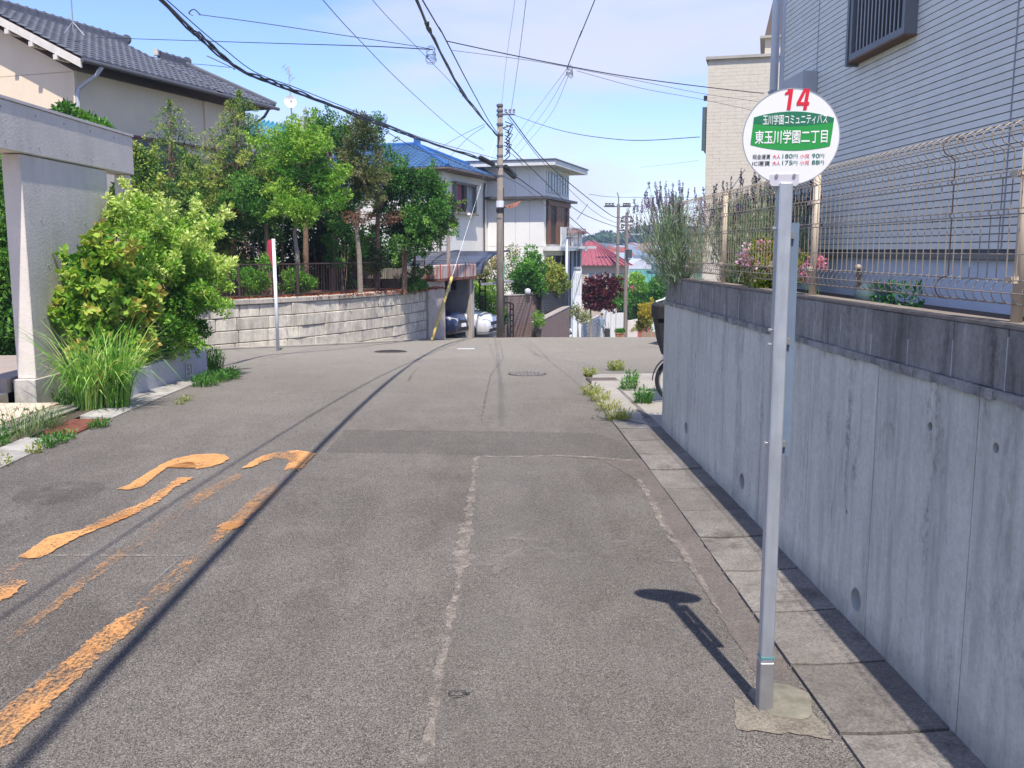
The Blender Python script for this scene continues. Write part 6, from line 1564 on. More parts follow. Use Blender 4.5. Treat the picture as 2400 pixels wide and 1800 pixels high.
b = MB(); b.tube([ux(780, .13, -.03), ux(480, .125, -.03), ux(440, .12, -.03)], .012, 6); b.build('riser_cable', M_BLKR, up_)
b = MB(); rg = random.Random(5)
for i in range(9):
    x0, y0 = .12 + rg.uniform(0, .1), 285 + 8*i; pts = [ux(y0, x0), ux(y0 + 6, x0 + .12 + rg.uniform(0, .15)), ux(y0 + 16, x0 + .16), ux(y0 + 26, x0 + rg.uniform(0, .1))]; b.tube(pts, .018, 5)
b.build('cable_loops', M_BLKR, up_)
b = MB(); b.tube([ux(268, .1), ux(268, .52)], .03, 6); b.tube([ux(300, .1), ux(292, .45)], .025, 6); b.build('cross_arm', M_HW, up_)
for i in range(3):
    b = MB(); p = ux(264, .2 + .14*i); b.lathe(p, [(.02, 0), (.05, .03), (.03, .06), (.05, .09), (.02, .13)], 8); b.build('insulator', plain('insulator_brown', (.13, .09, .08), .3), up_)
# orange bird-shaped ribbon on the pole
b = MB(); b.prism([W(1182, 484, 32.8), W(1192, 480, 32.8), W(1222, 470, 32.8), W(1210, 484, 32.8), W(1196, 489, 32.8)], (0, .02, 0)); b.build('streamer', plain('orange_streamer', (.42, .18, .12), .7), up_)
b = MB(); b.tube([ux(485, .1), W(1196, 484, 32.8)], .03, 6); b.build('streamer_arm', M_BLKR, up_)

# ---- cables
M_CAB = plain('black_cable', (0.015, 0.017, 0.022), .5, 0, 0); M_CAG = plain('grey_cable', (0.09, 0.10, 0.12), .5, 0, 0)
def catmull(P, k=7):
    out_ = []
    for i in range(len(P) - 1):
        p0 = P[i-1] if i else P[0]*2 - P[1]; p1, p2 = P[i], P[i+1]; p3 = P[i+2] if i + 2 < len(P) else P[-1]*2 - P[-2]
        for j in range(k):
            t = j/k; out_.append(0.5*((2*p1) + (p2-p0)*t + (2*p0 - 5*p1 + 4*p2 - p3)*t*t + (3*p1 - p0 - 3*p2 + p3)*t**3))
    return out_ + [P[-1]]
def cable(pts, r, label, m=M_CAB, extend=0, strands=1, spread=.03, name='overhead_cable', twist=9):
    """pts: (px, py, ('z', height) or depth)"""
    P = []
    for q in pts: P.append(Wz(q[0], q[1], q[2][1]) if isinstance(q[2], tuple) else W(*q[:3]))
    if extend: d0 = (P[0] - P[1]); P = [P[0] + d0.normalized()*extend*1.0 + Vector((0, 0, .2))] + P
    C = catmull(P); mb = MB()
    if strands == 1: mb.tube(C, r, 5)
    else:
        for s in range(strands):
            ph = 2*math.pi*s/strands; Q = []
            for i, c in enumerate(C):
                a = ph + i*twist*.07; am = spread*(.55 + .45*math.sin(i*.45 + s))
                Q.append(c + Vector((math.cos(a)*am, 0, math.sin(a)*am)))
            mb.tube(Q, r, 5)
    o = mb.build(name, m); tag(o, label, 'cable', 'overhead cables'); return o
Z = lambda h: ('z', h)
cable([(380, 0, Z(5.15)), (470, 85, Z(5.02)), (560, 162, Z(4.93)), (650, 199, Z(4.86)), (760, 241, 18.7), (900, 293, 22.0), (1010, 334, 26.0), (1124, 372, 31.0), (1170, 395, 33.0)], .015, 'thick bundle of black cables sweeping from the upper left down to the utility pole', extend=9, strands=4, spread=.045)
cable([(400, 8, Z(5.3)), (520, 110, Z(5.1)), (600, 170, Z(5.0)), (700, 208, 17.6), (860, 272, 21), (1010, 330, 26), (1165, 372, 33)], .008, 'thin black messenger wire just above the thick bundle on the left', extend=9)
cable([(900, 306, 22.5), (985, 352, 26), (1050, 372, 29), (1165, 425, 33)], .009, 'thin cable sagging below the thick bundle into the pole', m=M_CAB)
cable([(977, 0, Z(5.3)), (1000, 54, Z(5.32)), (1022, 103, Z(5.35)), (1083, 216, 21.8), (1144, 293, 29.2), (1170, 322, 33)], .016, 'heavy twisted bundle from the top centre down to the pole', extend=18, strands=3, spread=.03)
cable([(990, 0, Z(5.55)), (1030, 66, Z(5.55)), (1046, 96, Z(5.55)), (1100, 200, 21.5), (1150, 290, 29.5), (1171, 318, 33)], .012, 'single black cable just right of the heavy twisted bundle', extend=18)
cable([(1207, 0, Z(7.5)), (1188, 130, 27), (1176, 243, 33)], .0045, 'faint thin wire rising from the pole top to the upper edge', m=M_CAG, extend=15)
cable([(1233, 0, Z(7.2)), (1214, 150, 28), (1197, 266, 33)], .007, 'dark wire rising from the pole arm to the upper edge', extend=15)
cable([(1394, 0, 15), (1362, 76, 15.6), (1331, 155, 16.5)], .008, 'wire from the top edge down to the junction in the sky right of the pole', extend=8)
cable([(1331, 158, 16.5), (1262, 250, 24), (1198, 335, 33)], .004, 'faint upper wire from the sky junction towards the pole', m=M_CAG)
cable([(1335, 160, 16.5), (1275, 262, 24), (1205, 350, 33)], .004, 'faint middle wire from the sky junction towards the pole', m=M_CAG)
cable([(1339, 162, 16.5), (1288, 272, 24), (1212, 362, 33)], .004, 'faint lower wire from the sky junction towards the pole', m=M_CAG)
cable([(1046, 96, Z(5.55)), (1180, 125, 16.0), (1331, 155, 16.5), (1480, 181, 17.5), (1645, 203, 19), (1790, 219, 20)], .009, 'long dark cable crossing the sky to the cream tiled house')
cable([(1060, 118, 16), (1230, 140, 16.3), (1335, 158, 16.5), (1500, 190, 17.5), (1645, 219, 19), (1790, 240, 20)], .0045, 'thin wire under the long cable to the cream tiled house', m=M_CAG)
cable([(1352, 166, 16.5), (1500, 206, 17.5), (1645, 233, 19), (1780, 262, 20)], .0045, 'lowest thin wire to the cream tiled house', m=M_CAG)
cable([(225, 88, 26), (600, 100, 20), (860, 108, 16), (1015, 116, 14.5)], .008, 'level wire from the cream house roof to the twisted bundle', m=M_CAB)
cable([(466, 34, Z(5.1)), (600, 52, 13), (800, 82, 14), (960, 106, 15), (1015, 116, 14.5)], .006, 'thin wire from the left bundle to the twisted bundle', m=M_CAG)
cable([(470, 35, Z(5.1)), (455, 22, 12), (443, 30, 12), (452, 36, 12)], .008, 'small looped wire end beside the left bundle', m=M_CAG)
cable([(757, 0, 20), (850, 102, 24), (950, 203, 29), (1063, 303, 40), (1134, 352, 46)], .010, 'grey diagonal wire crossing the sky left of the twisted bundle', m=M_CAG, extend=6)
cable([(873, 0, 22), (950, 83, 25), (1030, 165, 30), (1084, 222, 34)], .008, 'second grey diagonal wire meeting the twisted bundle', m=M_CAG, extend=6)
cable([(1136, 291, 29), (1080, 318, 34), (1022, 352, 42)], .008, 'thin wire from the bundle to the blue roof, upper one', m=M_CAG)
cable([(1136, 296, 29), (1095, 325, 34), (1055, 366, 42)], .008, 'thin wire from the bundle to the blue roof, lower one', m=M_CAG)
cable([(485, 131, 27), (545, 160 - 1, 26.5), (548, 163, 26.5)], .014, 'short wire stub leaving the cream house ridge', m=M_CAG)
cable([(410, 151, 28), (455, 150, 20), (540, 158, Z(4.95))], .006, 'thin wire from the cream house ridge to the left bundle', m=M_CAG)
cable([(1200, 268, 33), (1280, 296, 27), (1347, 313, 24), (1430, 325, 22), (1510, 329, 21), (1640, 321, 20)], .008, 'sagging wire from the pole to the window corner of the cream tiled house')
cable([(1188, 264, 33), (1290, 390, 40), (1425, 500, 52), (1455, 510, 56), (1468, 515, 60)], .020, 'thick cable running from the pole down the hill to the second pole, upper one')
cable([(1190, 275, 33), (1300, 410, 42), (1425, 515, 55), (1530, 535, 75)], .012, 'thin cable alongside the upper downhill cable', m=M_CAG)
cable([(1185, 334, 33), (1258, 407, 38), (1360, 498, 48), (1460, 537, 60), (1468, 540, 60)], .018, 'middle cable running from the pole down the hill')
cable([(1180, 398, 33), (1215, 418, 34.5), (1240, 436, 36), (1281, 466, 40), (1331, 505, 46), (1400, 562, 54), (1450, 573, 58), (1468, 576, 60)], .020, 'lower wavy cable running down the hill below a black splice')
cable([(1178, 412, 33), (1230, 440, 36), (1290, 492, 42), (1340, 530, 48), (1400, 572, 55), (1466, 592, 60)], .010, 'thin lowest cable running down the hill', m=M_CAB)
cable([(1352, 515, 47), (1364, 498, 48), (1378, 478, 49)], .014, 'short slanting tie wire between the downhill cables')
cable([(1188, 352, 33), (1212, 372, 35), (1230, 392, 38), (1240, 398, 44)], .010, 'drop wire from the pole to the flat roof flue')
cable([(1380, 455, 70), (1450, 462, 75), (1650, 463, 90)], .018, 'distant wire level across the sky by the far pole', m=M_CAG)
cable([(1478, 484, 75), (1560, 486, 85), (1660, 488, 95)], .016, 'second distant wire right of the far pole', m=M_CAG)
cable([(1500, 392, 60), (1560, 386, 50), (1636, 376, 40)], .006, 'faint wire low in the sky left of the cream tiled house', m=M_CAG)
def sleeve(p, q, d0, d1, r, label):
    a, c = W(*p, d0), W(*q, d1); b = MB(); v = (c - a); b.tube([a, a + v*.06, a + v*.94, c], [r*.4, r, r, r*.4], 10)
    tag(b.build('splice_closure', M_BLKR, smooth=True), label, 'splice closure', 'cable splice closures')
sleeve((1124, 369), (1157, 386), 31, 32.2, .085, 'black splice sleeve on the thick bundle left of the utility pole')
sleeve((1183, 392), (1206, 414), 33.2, 34.5, .12, 'black splice sleeve right of the utility pole')
for i, (px, py, d_) in enumerate([(1010, 116, 14.6), (1335, 158, 16.5), (1086, 222, 21.8)]):
    b = MB(); c = W(px, py, d_); k = [.13, .10, .05][i]; rg = random.Random(i)
    for j in range([9, 8, 3][i]): a = rg.uniform(0, 6.28); b.tube([c + Vector((k*.5*math.cos(a + t*2.2)*(1 + .3*j/8), 0, k*.45*math.sin(a + t*2.2) - .02*j)) for t in (0, .5, 1, 1.5, 2)], .0045, 4)
    tag(b.build('wire_coil', M_CAB), ['tangle of looped wires on the twisted bundle', 'tangle of looped wires at the sky junction', 'small wire loops on the bundle nearer the pole'][i], 'wire', 'wire tangles')
# guy wire and its yellow guard
ga_ = at(1009, 28.0); gt = ux(296)
b = MB(); b.tube([ga_, gt], .0045, 5); tag(b.build('guy_wire', plain('pale_wire', (.42, .46, .5), .4, .3)), 'pale guy wire slanting from the pole down to the garage corner', 'wire')
v = (gt - ga_).normalized(); b = MB(); b.tube([ga_ + v*.02, ga_ + v*2.35], .045, 10); o = b.build('guy_guard', plain('yellow_plastic', (0.72, 0.55, 0.16), .5, 0, .06), None, smooth=True); tag(o, 'yellow tubular guard leaning at the corner of the garage', 'guy guard')
b = MB(); b.ball(W(1099, 503, 30.6), .06); tag(b.build('guy_insulator', plain('dish_white', (.8, .78, .76), .5), None, smooth=True), 'small white insulator ball on the slanting guy wire', 'insulator')

# ---- brown tiled walls, gate, shrubs right of the pole
M_BT2 = plain('brown_pink_tile', (0.215, 0.155, 0.135), .7, 0, .12, 6, .002, .12)
def tiled_wall(pts, th, name, label, tw=.30, thh=.10):
    """pts: [(px, d, ztop)] plan line; wall of courses of tiles, tops may slope"""
    t = thing(name, tuple(at(pts[0][0], pts[0][1])), label, 'wall')
    (pa, da, za), (pb, db_, zb2) = pts
    A, B = W(pa, 586, da), W(pb, 586, db_); F = Frame((A.x, A.y), (B.x - A.x, B.y - A.y)); Ln = Vector((B.x - A.x, B.y - A.y)).length
    zb0 = min(gz(A.x, A.y), gz(B.x, B.y)) - .5
    b = MB(); b.hexa([F(0, .01, zb0), F(Ln, .01, zb0), F(Ln, th, zb0), F(0, th, zb0), F(0, .01, za - .01), F(Ln, .01, zb2 - .01), F(Ln, th, zb2 - .01), F(0, th, za - .01)]); b.build('core', plain('tile_grout', (.12, .095, .085), .9), t)
    z = zb0; row = 0; b = MB()
    while z < max(za, zb2):
        s = -(row % 2)*tw/2
        while s < Ln:
            a, c = max(0, s + .006), min(Ln, s + tw - .006); zl = za + (zb2 - za)*((a + c)/2)/Ln
            if c - a > .02 and z + thh*.5 < zl: b.fbox(F, a, c, -.004, .0095, z, min(z + thh - .012, zl - .012))
            s += tw
        z += thh; row += 1
    o = b.build('wall_tiles', M_BT2, t); o['kind'] = 'stuff'
    b = MB(); b.hexa([F(-.02, -.02, za - .009), F(Ln + .02, -.02, zb2 - .009), F(Ln + .02, th + .02, zb2 - .009), F(-.02, th + .02, za - .009), F(-.02, -.02, za + .03), F(Ln + .02, -.02, zb2 + .03), F(Ln + .02, th + .02, zb2 + .03), F(-.02, th + .02, za + .03)]); b.build('coping', plain('wall_coping_grey', (.30, .27, .25), .8), t)
    return t, F, Ln
t1, F1, L1 = tiled_wall([(1190, 40.5, zat(692, 41)), (1268, 42.0, zat(692, 41))], .35, 'gate_wall', 'pinkish brown tiled gate wall right of the utility pole')
tiled_wall([(1262, 40.0, zat(752, 41)), (1336, 43.5, zat(720, 43))], .3, 'sloping_wall', 'brown tiled wall with a sloping top beside the lane down the hill')
tiled_wall([(1145, 39.5, zat(742, 39)), (1192, 40.4, zat(752, 39))], .3, 'low_tile_wall', 'low pink tiled step wall behind the utility pole base')
b = MB(); A, B = W(1270, 586, 41.6), W(1334, 586, 44.0); F = Frame((A.x, A.y), (B.x - A.x, B.y - A.y)); Ln = (B - A).length
fn = thing('slat_fence', F(1, 0, -1), 'black slatted screen fence above the sloping brown wall', 'fence')
for i in range(14):
    z = zat(742, 42.8) + i*.085; b = MB(); b.fbox(F, 0, Ln, 0, .03, z, z + .078); b.build('slat', plain('black_slat', (0.02, 0.02, 0.024), .5), fn)
for s in (0, Ln/2, Ln - .06): b = MB(); b.fbox(F, s, s + .06, .031, .08, -1.9, zat(742, 42.8) + 1.25); b.build('post', plain('black_slat', (0.02, 0.02, 0.024), .5), fn)
for px0, px1, d0, y0, y1, lab in [(1196, 1203, 39.8, 712, 778, 'narrow black iron gate post panel in front of the brown gate wall'), (1124, 1137, 36.6, 655, 722, 'black wrought iron gate standing open behind the white car')]:
    A, B = W(px0, 586, d0), W(px1, 586, d0); z0, z1 = zat(y1, d0), zat(y0, d0); t = thing('iron_gate', (A.x, A.y, z0), lab, 'gate'); w = max(.12, (B - A).length)
    M_IG = plain('black_iron', (0.018, 0.018, 0.02), .5, .3)
    for s in (0, w): b = MB(); b.box(A.x + s - .03, A.x + s + .03, A.y - .03, A.y + .03, z0 - .5, z1); b.build('stile', M_IG, t)
    for i in range(6): zz = z0 + (z1 - z0)*i/5; b = MB(); b.box(A.x, A.x + w, A.y - .015, A.y + .015, zz - .03, zz + .03); b.build('bar', M_IG, t)
b = MB(); A = W(1188, 586, 40.2); t = thing('gate_leaf', (A.x, A.y, -1.6), 'thin black scrolled garden gate leaf beside the utility pole', 'gate')
for i in range(5): b = MB(); b.box(A.x - .35 + i*.12, A.x - .33 + i*.12, A.y, A.y + .02, -2.0, zat(700, 40)); b.build('bar', M_IG, t)
b = MB(); b.box(A.x - .36, A.x + .18, A.y + .021, A.y + .04, zat(712, 40), zat(709, 40)); b.build('rail', M_IG, t)
p = W(1237, 683, 41.3); b = MB(); b.lathe(p - Vector((0, 0, .12)), [(.08, 0), (.13, .05), (.13, .2), (.05, .26)], 12)
tag(b.build('gate_lamp', plain('lamp_white', (.75, .74, .72), .4), None, smooth=True), 'small white round lamp on the brown gate wall', 'lamp')
def bush(px, d, blobs, label, seed, m, n, size, cr, yb, name='shrub', asp=.45, rb=.05):
    cl = clumps_px([(x, y, d, r, k, t_) for x, y, r, k, t_ in blobs], cr, seed)
    p = at(px, d); t = thing(name, tuple(p), label, 'tree' if 'tree' in name else 'shrub')
    leaves('crown', sprigs(cl, 10, .14, seed) if n > 2000 else cl, n, size, m, t, asp, .2, seed, .7)
    b = MB(); top = W(px, blobs[0][1], d); rg = random.Random(seed)
    for i in range(3):
        c = Vector(rg.choice(cl)[0]); b.tube([p + Vector((.05*i, 0, -.3)), p.lerp(top, .6), c], [rb*.6, rb*.4, .010], 6)
    b.build('trunk', M_BRKG, t); return t
M_TOP = leafmat('glossy_garden_leaf', ['#1c4a16', '#357022', '#5c9a34', '#94c050'], .35)
M_YG = leafmat('yellow_green_leaf', ['#4c6424', '#74883a', '#9aa548', '#bdbd62'], .35)
M_SP = leafmat('sparse_olive_leaf', ['#4c5a2c', '#6e7c44', '#949c68', '#a08c5c'], .3)
bush(1238, 41.8, [(1236, 622, 30, 14, .6), (1222, 655, 28, 13, .45), (1255, 655, 28, 13, .5), (1240, 680, 30, 12, .35), (1240, 605, 18, 5, .7)], 'round glossy green clipped tree behind the brown gate wall', 201, M_TOP, 9000, .12, .28, 690)
bush(1293, 43.2, [(1290, 640, 26, 13, .6), (1305, 665, 24, 11, .5), (1280, 670, 24, 9, .4), (1308, 635, 14, 4, .8)], 'yellow-green bush above the black slatted fence', 202, M_YG, 5500, .12, .26, 690)
bush(1135, 38.0, [(1130, 650, 24, 8, .5), (1150, 625, 14, 4, .7), (1105, 660, 20, 6, .3), (1145, 680, 24, 6, .3)], 'sparse olive shrub behind the carport', 203, M_SP, 2600, .12, .28, 700)
bush(1142, 37.2, [(1140, 700, 24, 12, .8), (1155, 725, 22, 10, .6), (1120, 695, 16, 6, .7)], 'round bright yellow-green clipped bush behind the white car', 204, M_BRT, 5500, .10, .26, 740)
bush(1205, 42.6, [(1205, 600, 20, 5, .6), (1195, 640, 24, 6, .5), (1210, 670, 22, 5, .4)], 'thin airy shrub against the white wall right of the pole', 205, M_SP, 1300, .11, .28, 690)
bush(1170, 38.6, [(1160, 740, 20, 6, .1), (1178, 760, 14, 4, .1)], 'dark low shrub behind the utility pole base', 206, M_DRK, 1600, .10, .25, 760)
t = bush(1262, 39.6, [(1262, 742, 10, 8, .8), (1262, 758, 9, 6, .6)], 'small round bright green potted shrub in front of the brown wall', 207, M_BRT, 1300, .07, .12, 760)
b = MB(); p = W(1262, 770, 39.6); b.lathe((p.x, p.y, zat(790, 39.6)), [(.10, 0), (.14, .3), (.12, .34)], 12); b.build('pot', plain('dark_pot', (.08, .07, .065), .7), t)

# ================================================================ DOWN THE HILL
def simple_house(px0, px1, d, ye, yt, wallc, roofc, label, dep=6, kind='gable', yb=None, wins=2, ov=.4, ang=0, name='house', strips=0):
    """house facing the lane: eave at picture row ye, roof top at row yt"""
    A, B = W(px0, 586, d), W(px1, 586, d)
    dv = Matrix.Rotation(R(ang), 2) @ Vector((B.x - A.x, B.y - A.y)); Ln = dv.length; F = Frame((A.x, A.y), dv)
    ze, zt_ = zat(ye, d), zat(yt, d + dep/2); zb = gz(A.x, A.y) - 1
    t = thing(name, F(Ln/2, dep/2, zb), label, 'house')
    b = MB(); b.fbox(F, 0, Ln, 0, dep, zb, ze); b.build('wall', plain('wall_%s' % wallc, hexc(wallc), .8, 0, .05, .8), t)
    MR = plain('roof_%s' % roofc, hexc(roofc), .55, 0, .15, 1.2)
    rf = MB()
    if kind == 'flat': rf.fbox(F, -ov, Ln + ov, -ov, dep + ov, ze + .001, ze + .25)
    elif kind == 'hip':
        k = min(dep/2, Ln/2) * .9
        rf.add([F(-ov, -ov, ze), F(Ln + ov, -ov, ze), F(Ln + ov, dep + ov, ze), F(-ov, dep + ov, ze), F(k, dep/2, zt_), F(Ln - k, dep/2, zt_)], [(0, 1, 5, 4), (1, 2, 5), (2, 3, 4, 5), (3, 0, 4), (3, 2, 1, 0)])
    elif kind == 'gable':
        rf.add([F(-ov, -ov, ze), F(Ln + ov, -ov, ze), F(Ln + ov, dep + ov, ze), F(-ov, dep + ov, ze), F(-ov, dep/2, zt_), F(Ln + ov, dep/2, zt_)], [(0, 1, 5, 4), (2, 3, 4, 5), (1, 2, 5), (3, 0, 4), (3, 2, 1, 0)])
    else:  # gable end towards the viewer
        rf.add([F(-ov, -ov, ze), F(Ln + ov, -ov, ze), F(Ln + ov, dep + ov, ze), F(-ov, dep + ov, ze), F(Ln/2, -ov, zt_), F(Ln/2, dep + ov, zt_)], [(0, 1, 4), (1, 2, 5, 4), (2, 3, 5), (3, 0, 4, 5), (3, 2, 1, 0)])
    r_ = rf.build('roof', MR, t)
    for i in range(strips):
        f = (i + .5)/strips; b = MB(); a = F(-ov + (Ln + 2*ov)*f, -ov - .02, ze + .05); k = min(dep/2, Ln/2)*.9 if kind == 'hip' else -ov
        c = F(max(k, min(Ln - k, -ov + (Ln + 2*ov)*f)), dep/2, zt_ + .04); b.tube([a, c], .05, 4); b.build('tile_roll', MR, r_)
    M_G = plain('far_glass', (.10, .13, .17), .2); M_F = plain('far_frame', (.45, .47, .5), .5)
    for i in range(wins):
        s = Ln*(i + .5)/wins; w = min(.7, Ln/wins*.32); b = MB(); b.fbox(F, s - w, s + w, -.03, -.001, ze - 1.75, ze - .65); wo_ = b.build('window', M_G, t)
        b = MB(); b.fbox(F, s - w - .06, s - w, -.06, -.001, ze - 1.8, ze - .6); b.fbox(F, s + w, s + w + .06, -.06, -.001, ze - 1.8, ze - .6); b.fbox(F, s - .03, s + .03, -.06, -.031, ze - 1.75, ze - .65); b.fbox(F, s - w - .06, s + w + .06, -.06, -.001, ze - 1.87, ze - 1.8); b.build('frame', M_F, wo_)
    return t, F, Ln
t, F, Ln = simple_house(1339, 1364, 50, 546, 534, 'd9dbe0', '6a4038', 'tall narrow white house with a small brown tiled roof beside the flat-roofed wing', 4, 'hip', wins=1, ov=.35)
b = MB(); b.fbox(F, -.1, Ln + .7, -.55, -.001, zat(583, 50), zat(577, 50)); b.build('balcony', plain('balcony_grey', (.42, .44, .46), .6), t)
b = MB(); b.fbox(F, .0, .12, -.1, -.001, -4, zat(560, 50)); b.build('downpipe', plain('pale_blue_pipe', (.4, .46, .55), .4), t)
for i in range(6): b = MB(); b.fbox(F, .1 + i*.09, .13 + i*.09, -.03, -.001, zat(690, 50), zat(640, 50)); b.build('louvre', plain('louvre_pale', (.5, .52, .55), .5), t)
b = MB(); p = W(1328, 620, 45.5); b.tube([(p.x, p.y, -3), (p.x, p.y, zat(560, 45.5))], .07, 8); tag(b.build('drainpipe', plain('pale_blue_pipe', (.4, .46, .55), .4), None, smooth=True), 'tall pale blue-grey pipe at the corner of the flat-roofed wing', 'pipe')
t, F, Ln = simple_house(1318, 1474, 76, 622, 566, 'b3a898', '8f4c55', 'house with a broad red hipped roof down the hill', 9, 'hip', wins=3, strips=16)
b = MB(); b.fbox(F, .1, 1.15, -.12, -.035, zat(668, 76), zat(628, 76)); b.build('corrugated_wall', plain('wall_beige_c', (.46, .40, .34), .8), t)
simple_house(1425, 1475, 92, 606, 592, 'c5c8cc', '8d9aa6', 'grey-roofed house right behind the red roof', 7, 'gable', wins=2)
simple_house(1462, 1556, 100, 655, 632, 'c5ccc8', '4a8278', 'building with a wide green sheet roof down the hill', 9, 'gable', wins=4, strips=12)
simple_house(1508, 1560, 88, 668, 642, 'c5ccca', '467e74', 'smaller green-roofed shed in front of the white houses', 6, 'gable', wins=1, strips=6)
simple_house(1474, 1530, 118, 630, 606, 'eceae6', 'b9bcc4', 'white house with a pale grey gable roof down the hill', 8, 'front', wins=2)
simple_house(1494, 1548, 140, 612, 598, 'd8d6d4', '57606e', 'house with a dark grey roof beyond the white gable', 8, 'gable', wins=2)
simple_house(1555, 1600, 95, 622, 616, 'efeeea', 'dcdad6', 'white flat-roofed house at the right end of the valley view', 8, 'flat', wins=2)
simple_house(1498, 1528, 70, 690, 668, 'a55a54', 'a3505a', 'small red-roofed shed among the green bushes', 4, 'gable', wins=0)
simple_house(1376, 1420, 100, 590, 570, 'd9d4ca', '4f5a60', 'dark-roofed house peeping over the red roof on the left', 8, 'gable', wins=2)
vc = [('d8d4cc', '8a4a44'), ('e6e4de', '6d7f8f'), ('cfd0d2', '7e6a60'), ('e8e6e2', '94a0a8'), ('d4cabc', '5e6670'), ('dedede', '9a8078')]
vl = ['brown-red', 'blue-grey', 'brown', 'pale grey', 'slate grey', 'pinkish']
rg = random.Random(77)
for i in range(22):
    d_ = 150 + 11*i; px = 1372 + (i*53) % 205; wpx = rg.uniform(5.5, 9)/d_*2222
    yy = 604 - 1.35*i - rg.uniform(0, 4); h = 2.6/d_*2222
    k = i % 6
    simple_house(px, px + wpx, d_, yy, yy - 1.6/d_*2222, vc[k][0], vc[k][1], 'tiny distant house with a %s roof, %s of the far village rows' % (vl[k], ['first row', 'second row', 'third row', 'fourth row'][i // 6]), 7, rg.choice(['gable', 'front', 'hip']), wins=rg.choice([1, 2]), ang=rg.uniform(-25, 25))
# far wooded hills
M_FAR = leafmat('far_wood', ['#1f3d22', '#2f5530', '#456c3c', '#5d7f48'], .1, .8)
def hill(name, pts, d, depth, col):
    mb = MB(); n = len(pts)
    A = [W(x, y, d) for x, y in pts]
    vs = []
    for a in A: vs.append((a.x, a.y - depth*.5, -14)); vs.append((a.x, a.y - depth*.2, (a.z - 10)*.5 - 3)); vs.append(tuple(a)); vs.append((a.x, a.y + depth*.5, -14))
    mb.add(vs, [(4*i + j, 4*(i+1) + j, 4*(i+1) + j + 1, 4*i + j + 1) for i in range(n-1) for j in range(3)])
    o = mb.build(name, col, smooth=True); tag(o, kind='structure'); return A
M_HILL = plain('wooded_slope', (0.05, 0.085, 0.045), .95, 0, .4, .08)
rg = random.Random(9)
hp1 = [(700, 566), (1000, 562), (1250, 566), (1360, 572), (1400, 560), (1420, 552), (1450, 560), (1480, 550), (1500, 541), (1560, 537), (1640, 545), (1900, 556), (2600, 560)]
A1 = hill('hills', hp1, 420, 160, M_HILL)
hp2 = [(-400, 572), (700, 574), (1200, 572), (1400, 570), (1560, 560), (2000, 566), (3000, 570)]
A2 = hill('distant_hills', hp2, 800, 200, M_HILL)
cl = []
for i in range(len(hp1) - 1):
    (x0, y0), (x1, y1) = hp1[i], hp1[i+1]
    if x1 < 1340 or x0 > 1700: continue
    for k in range(int((x1 - x0) / 1.3)):
        f = k / ((x1 - x0) / 1.3); x = x0 + (x1 - x0)*f; y = y0 + (y1 - y0)*f
        for q in range(5):
            dd = 415 - q*11; c = W(x + rg.uniform(-3, 3), y + q*rg.uniform(3, 5.2) + rg.uniform(-2, 3), dd); s = rg.uniform(1.2, 2.6); cl.append((c, (s, s, s*.9), rg.random()))
o = leaves('far_forest', cl, 60000, 1.1, M_FAR, None, .8, .3, 88, .5); o['kind'] = 'stuff'
# greenery of the slope
M_RM = leafmat('red_maple_leaf', ['#2c0e14', '#45161e', '#64262e', '#84444a'], .3)
bush(1385, 53, [(x_, 662 + 12*r_ + (x_ % 7), 13, 3, .5) for r_ in range(5) for x_ in range(1358 + 5*r_, 1452 - 3*r_, 14)], 'wide dark red maple down the hill', 301, M_RM, 4300, .17, .20, 760, 'maple_tree', .6, .09)
bush(1355, 46, [(1350, 738, 15, 6, .6), (1366, 748, 12, 5, .6), (1345, 724, 10, 3, .6)], 'small bare-branched shrub with pale leaves in front of the red maple', 302, M_SP, 1100, .10, .25, 780)
bush(1440, 64, [(1440, 700, 20, 9, .6), (1450, 670, 14, 5, .7), (1445, 730, 20, 7, .3)], 'green bush behind the red maple, left of the second pole', 303, M_TOP, 5500, .18, .4, 780)
bush(1495, 66, [(1492, 660, 12, 5, .65), (1500, 690, 26, 12, .6), (1520, 700, 24, 10, .5), (1480, 710, 22, 9, .4), (1510, 730, 28, 10, .35), (1490, 735, 18, 6, .2)], 'tall leafy green tree right of the second pole', 304, M_BRT, 9000, .19, .45, 790, 'tree')
bush(1545, 56, [(1545, 680, 22, 10, .45), (1560, 700, 24, 10, .4), (1530, 705, 20, 7, .35), (1575, 680, 20, 7, .4)], 'green hedge-like tree beside the end of the concrete wall', 305, M_TOP, 6000, .16, .4, 780, 'tree')
bush(1517, 44, [(1515, 725, 16, 8, .8), (1508, 735, 12, 5, .6), (1525, 738, 14, 6, .7), (1518, 755, 18, 8, .3), (1505, 765, 12, 4, .3)], 'yellow-flowering bush near the end of the concrete wall', 306, leafmat('yellow_leaf_bush', ['#4c5a1e', '#7c8530', '#b39d34', '#cdb448'], .35), 4200, .09, .22, 780)
bush(1460, 64, [(1462, 755, 14, 6, .2), (1475, 735, 16, 6, .2), (1485, 760, 10, 4, .2)], 'dark shrub behind the second pole', 307, M_DRK, 1600, .12, .25, 780)
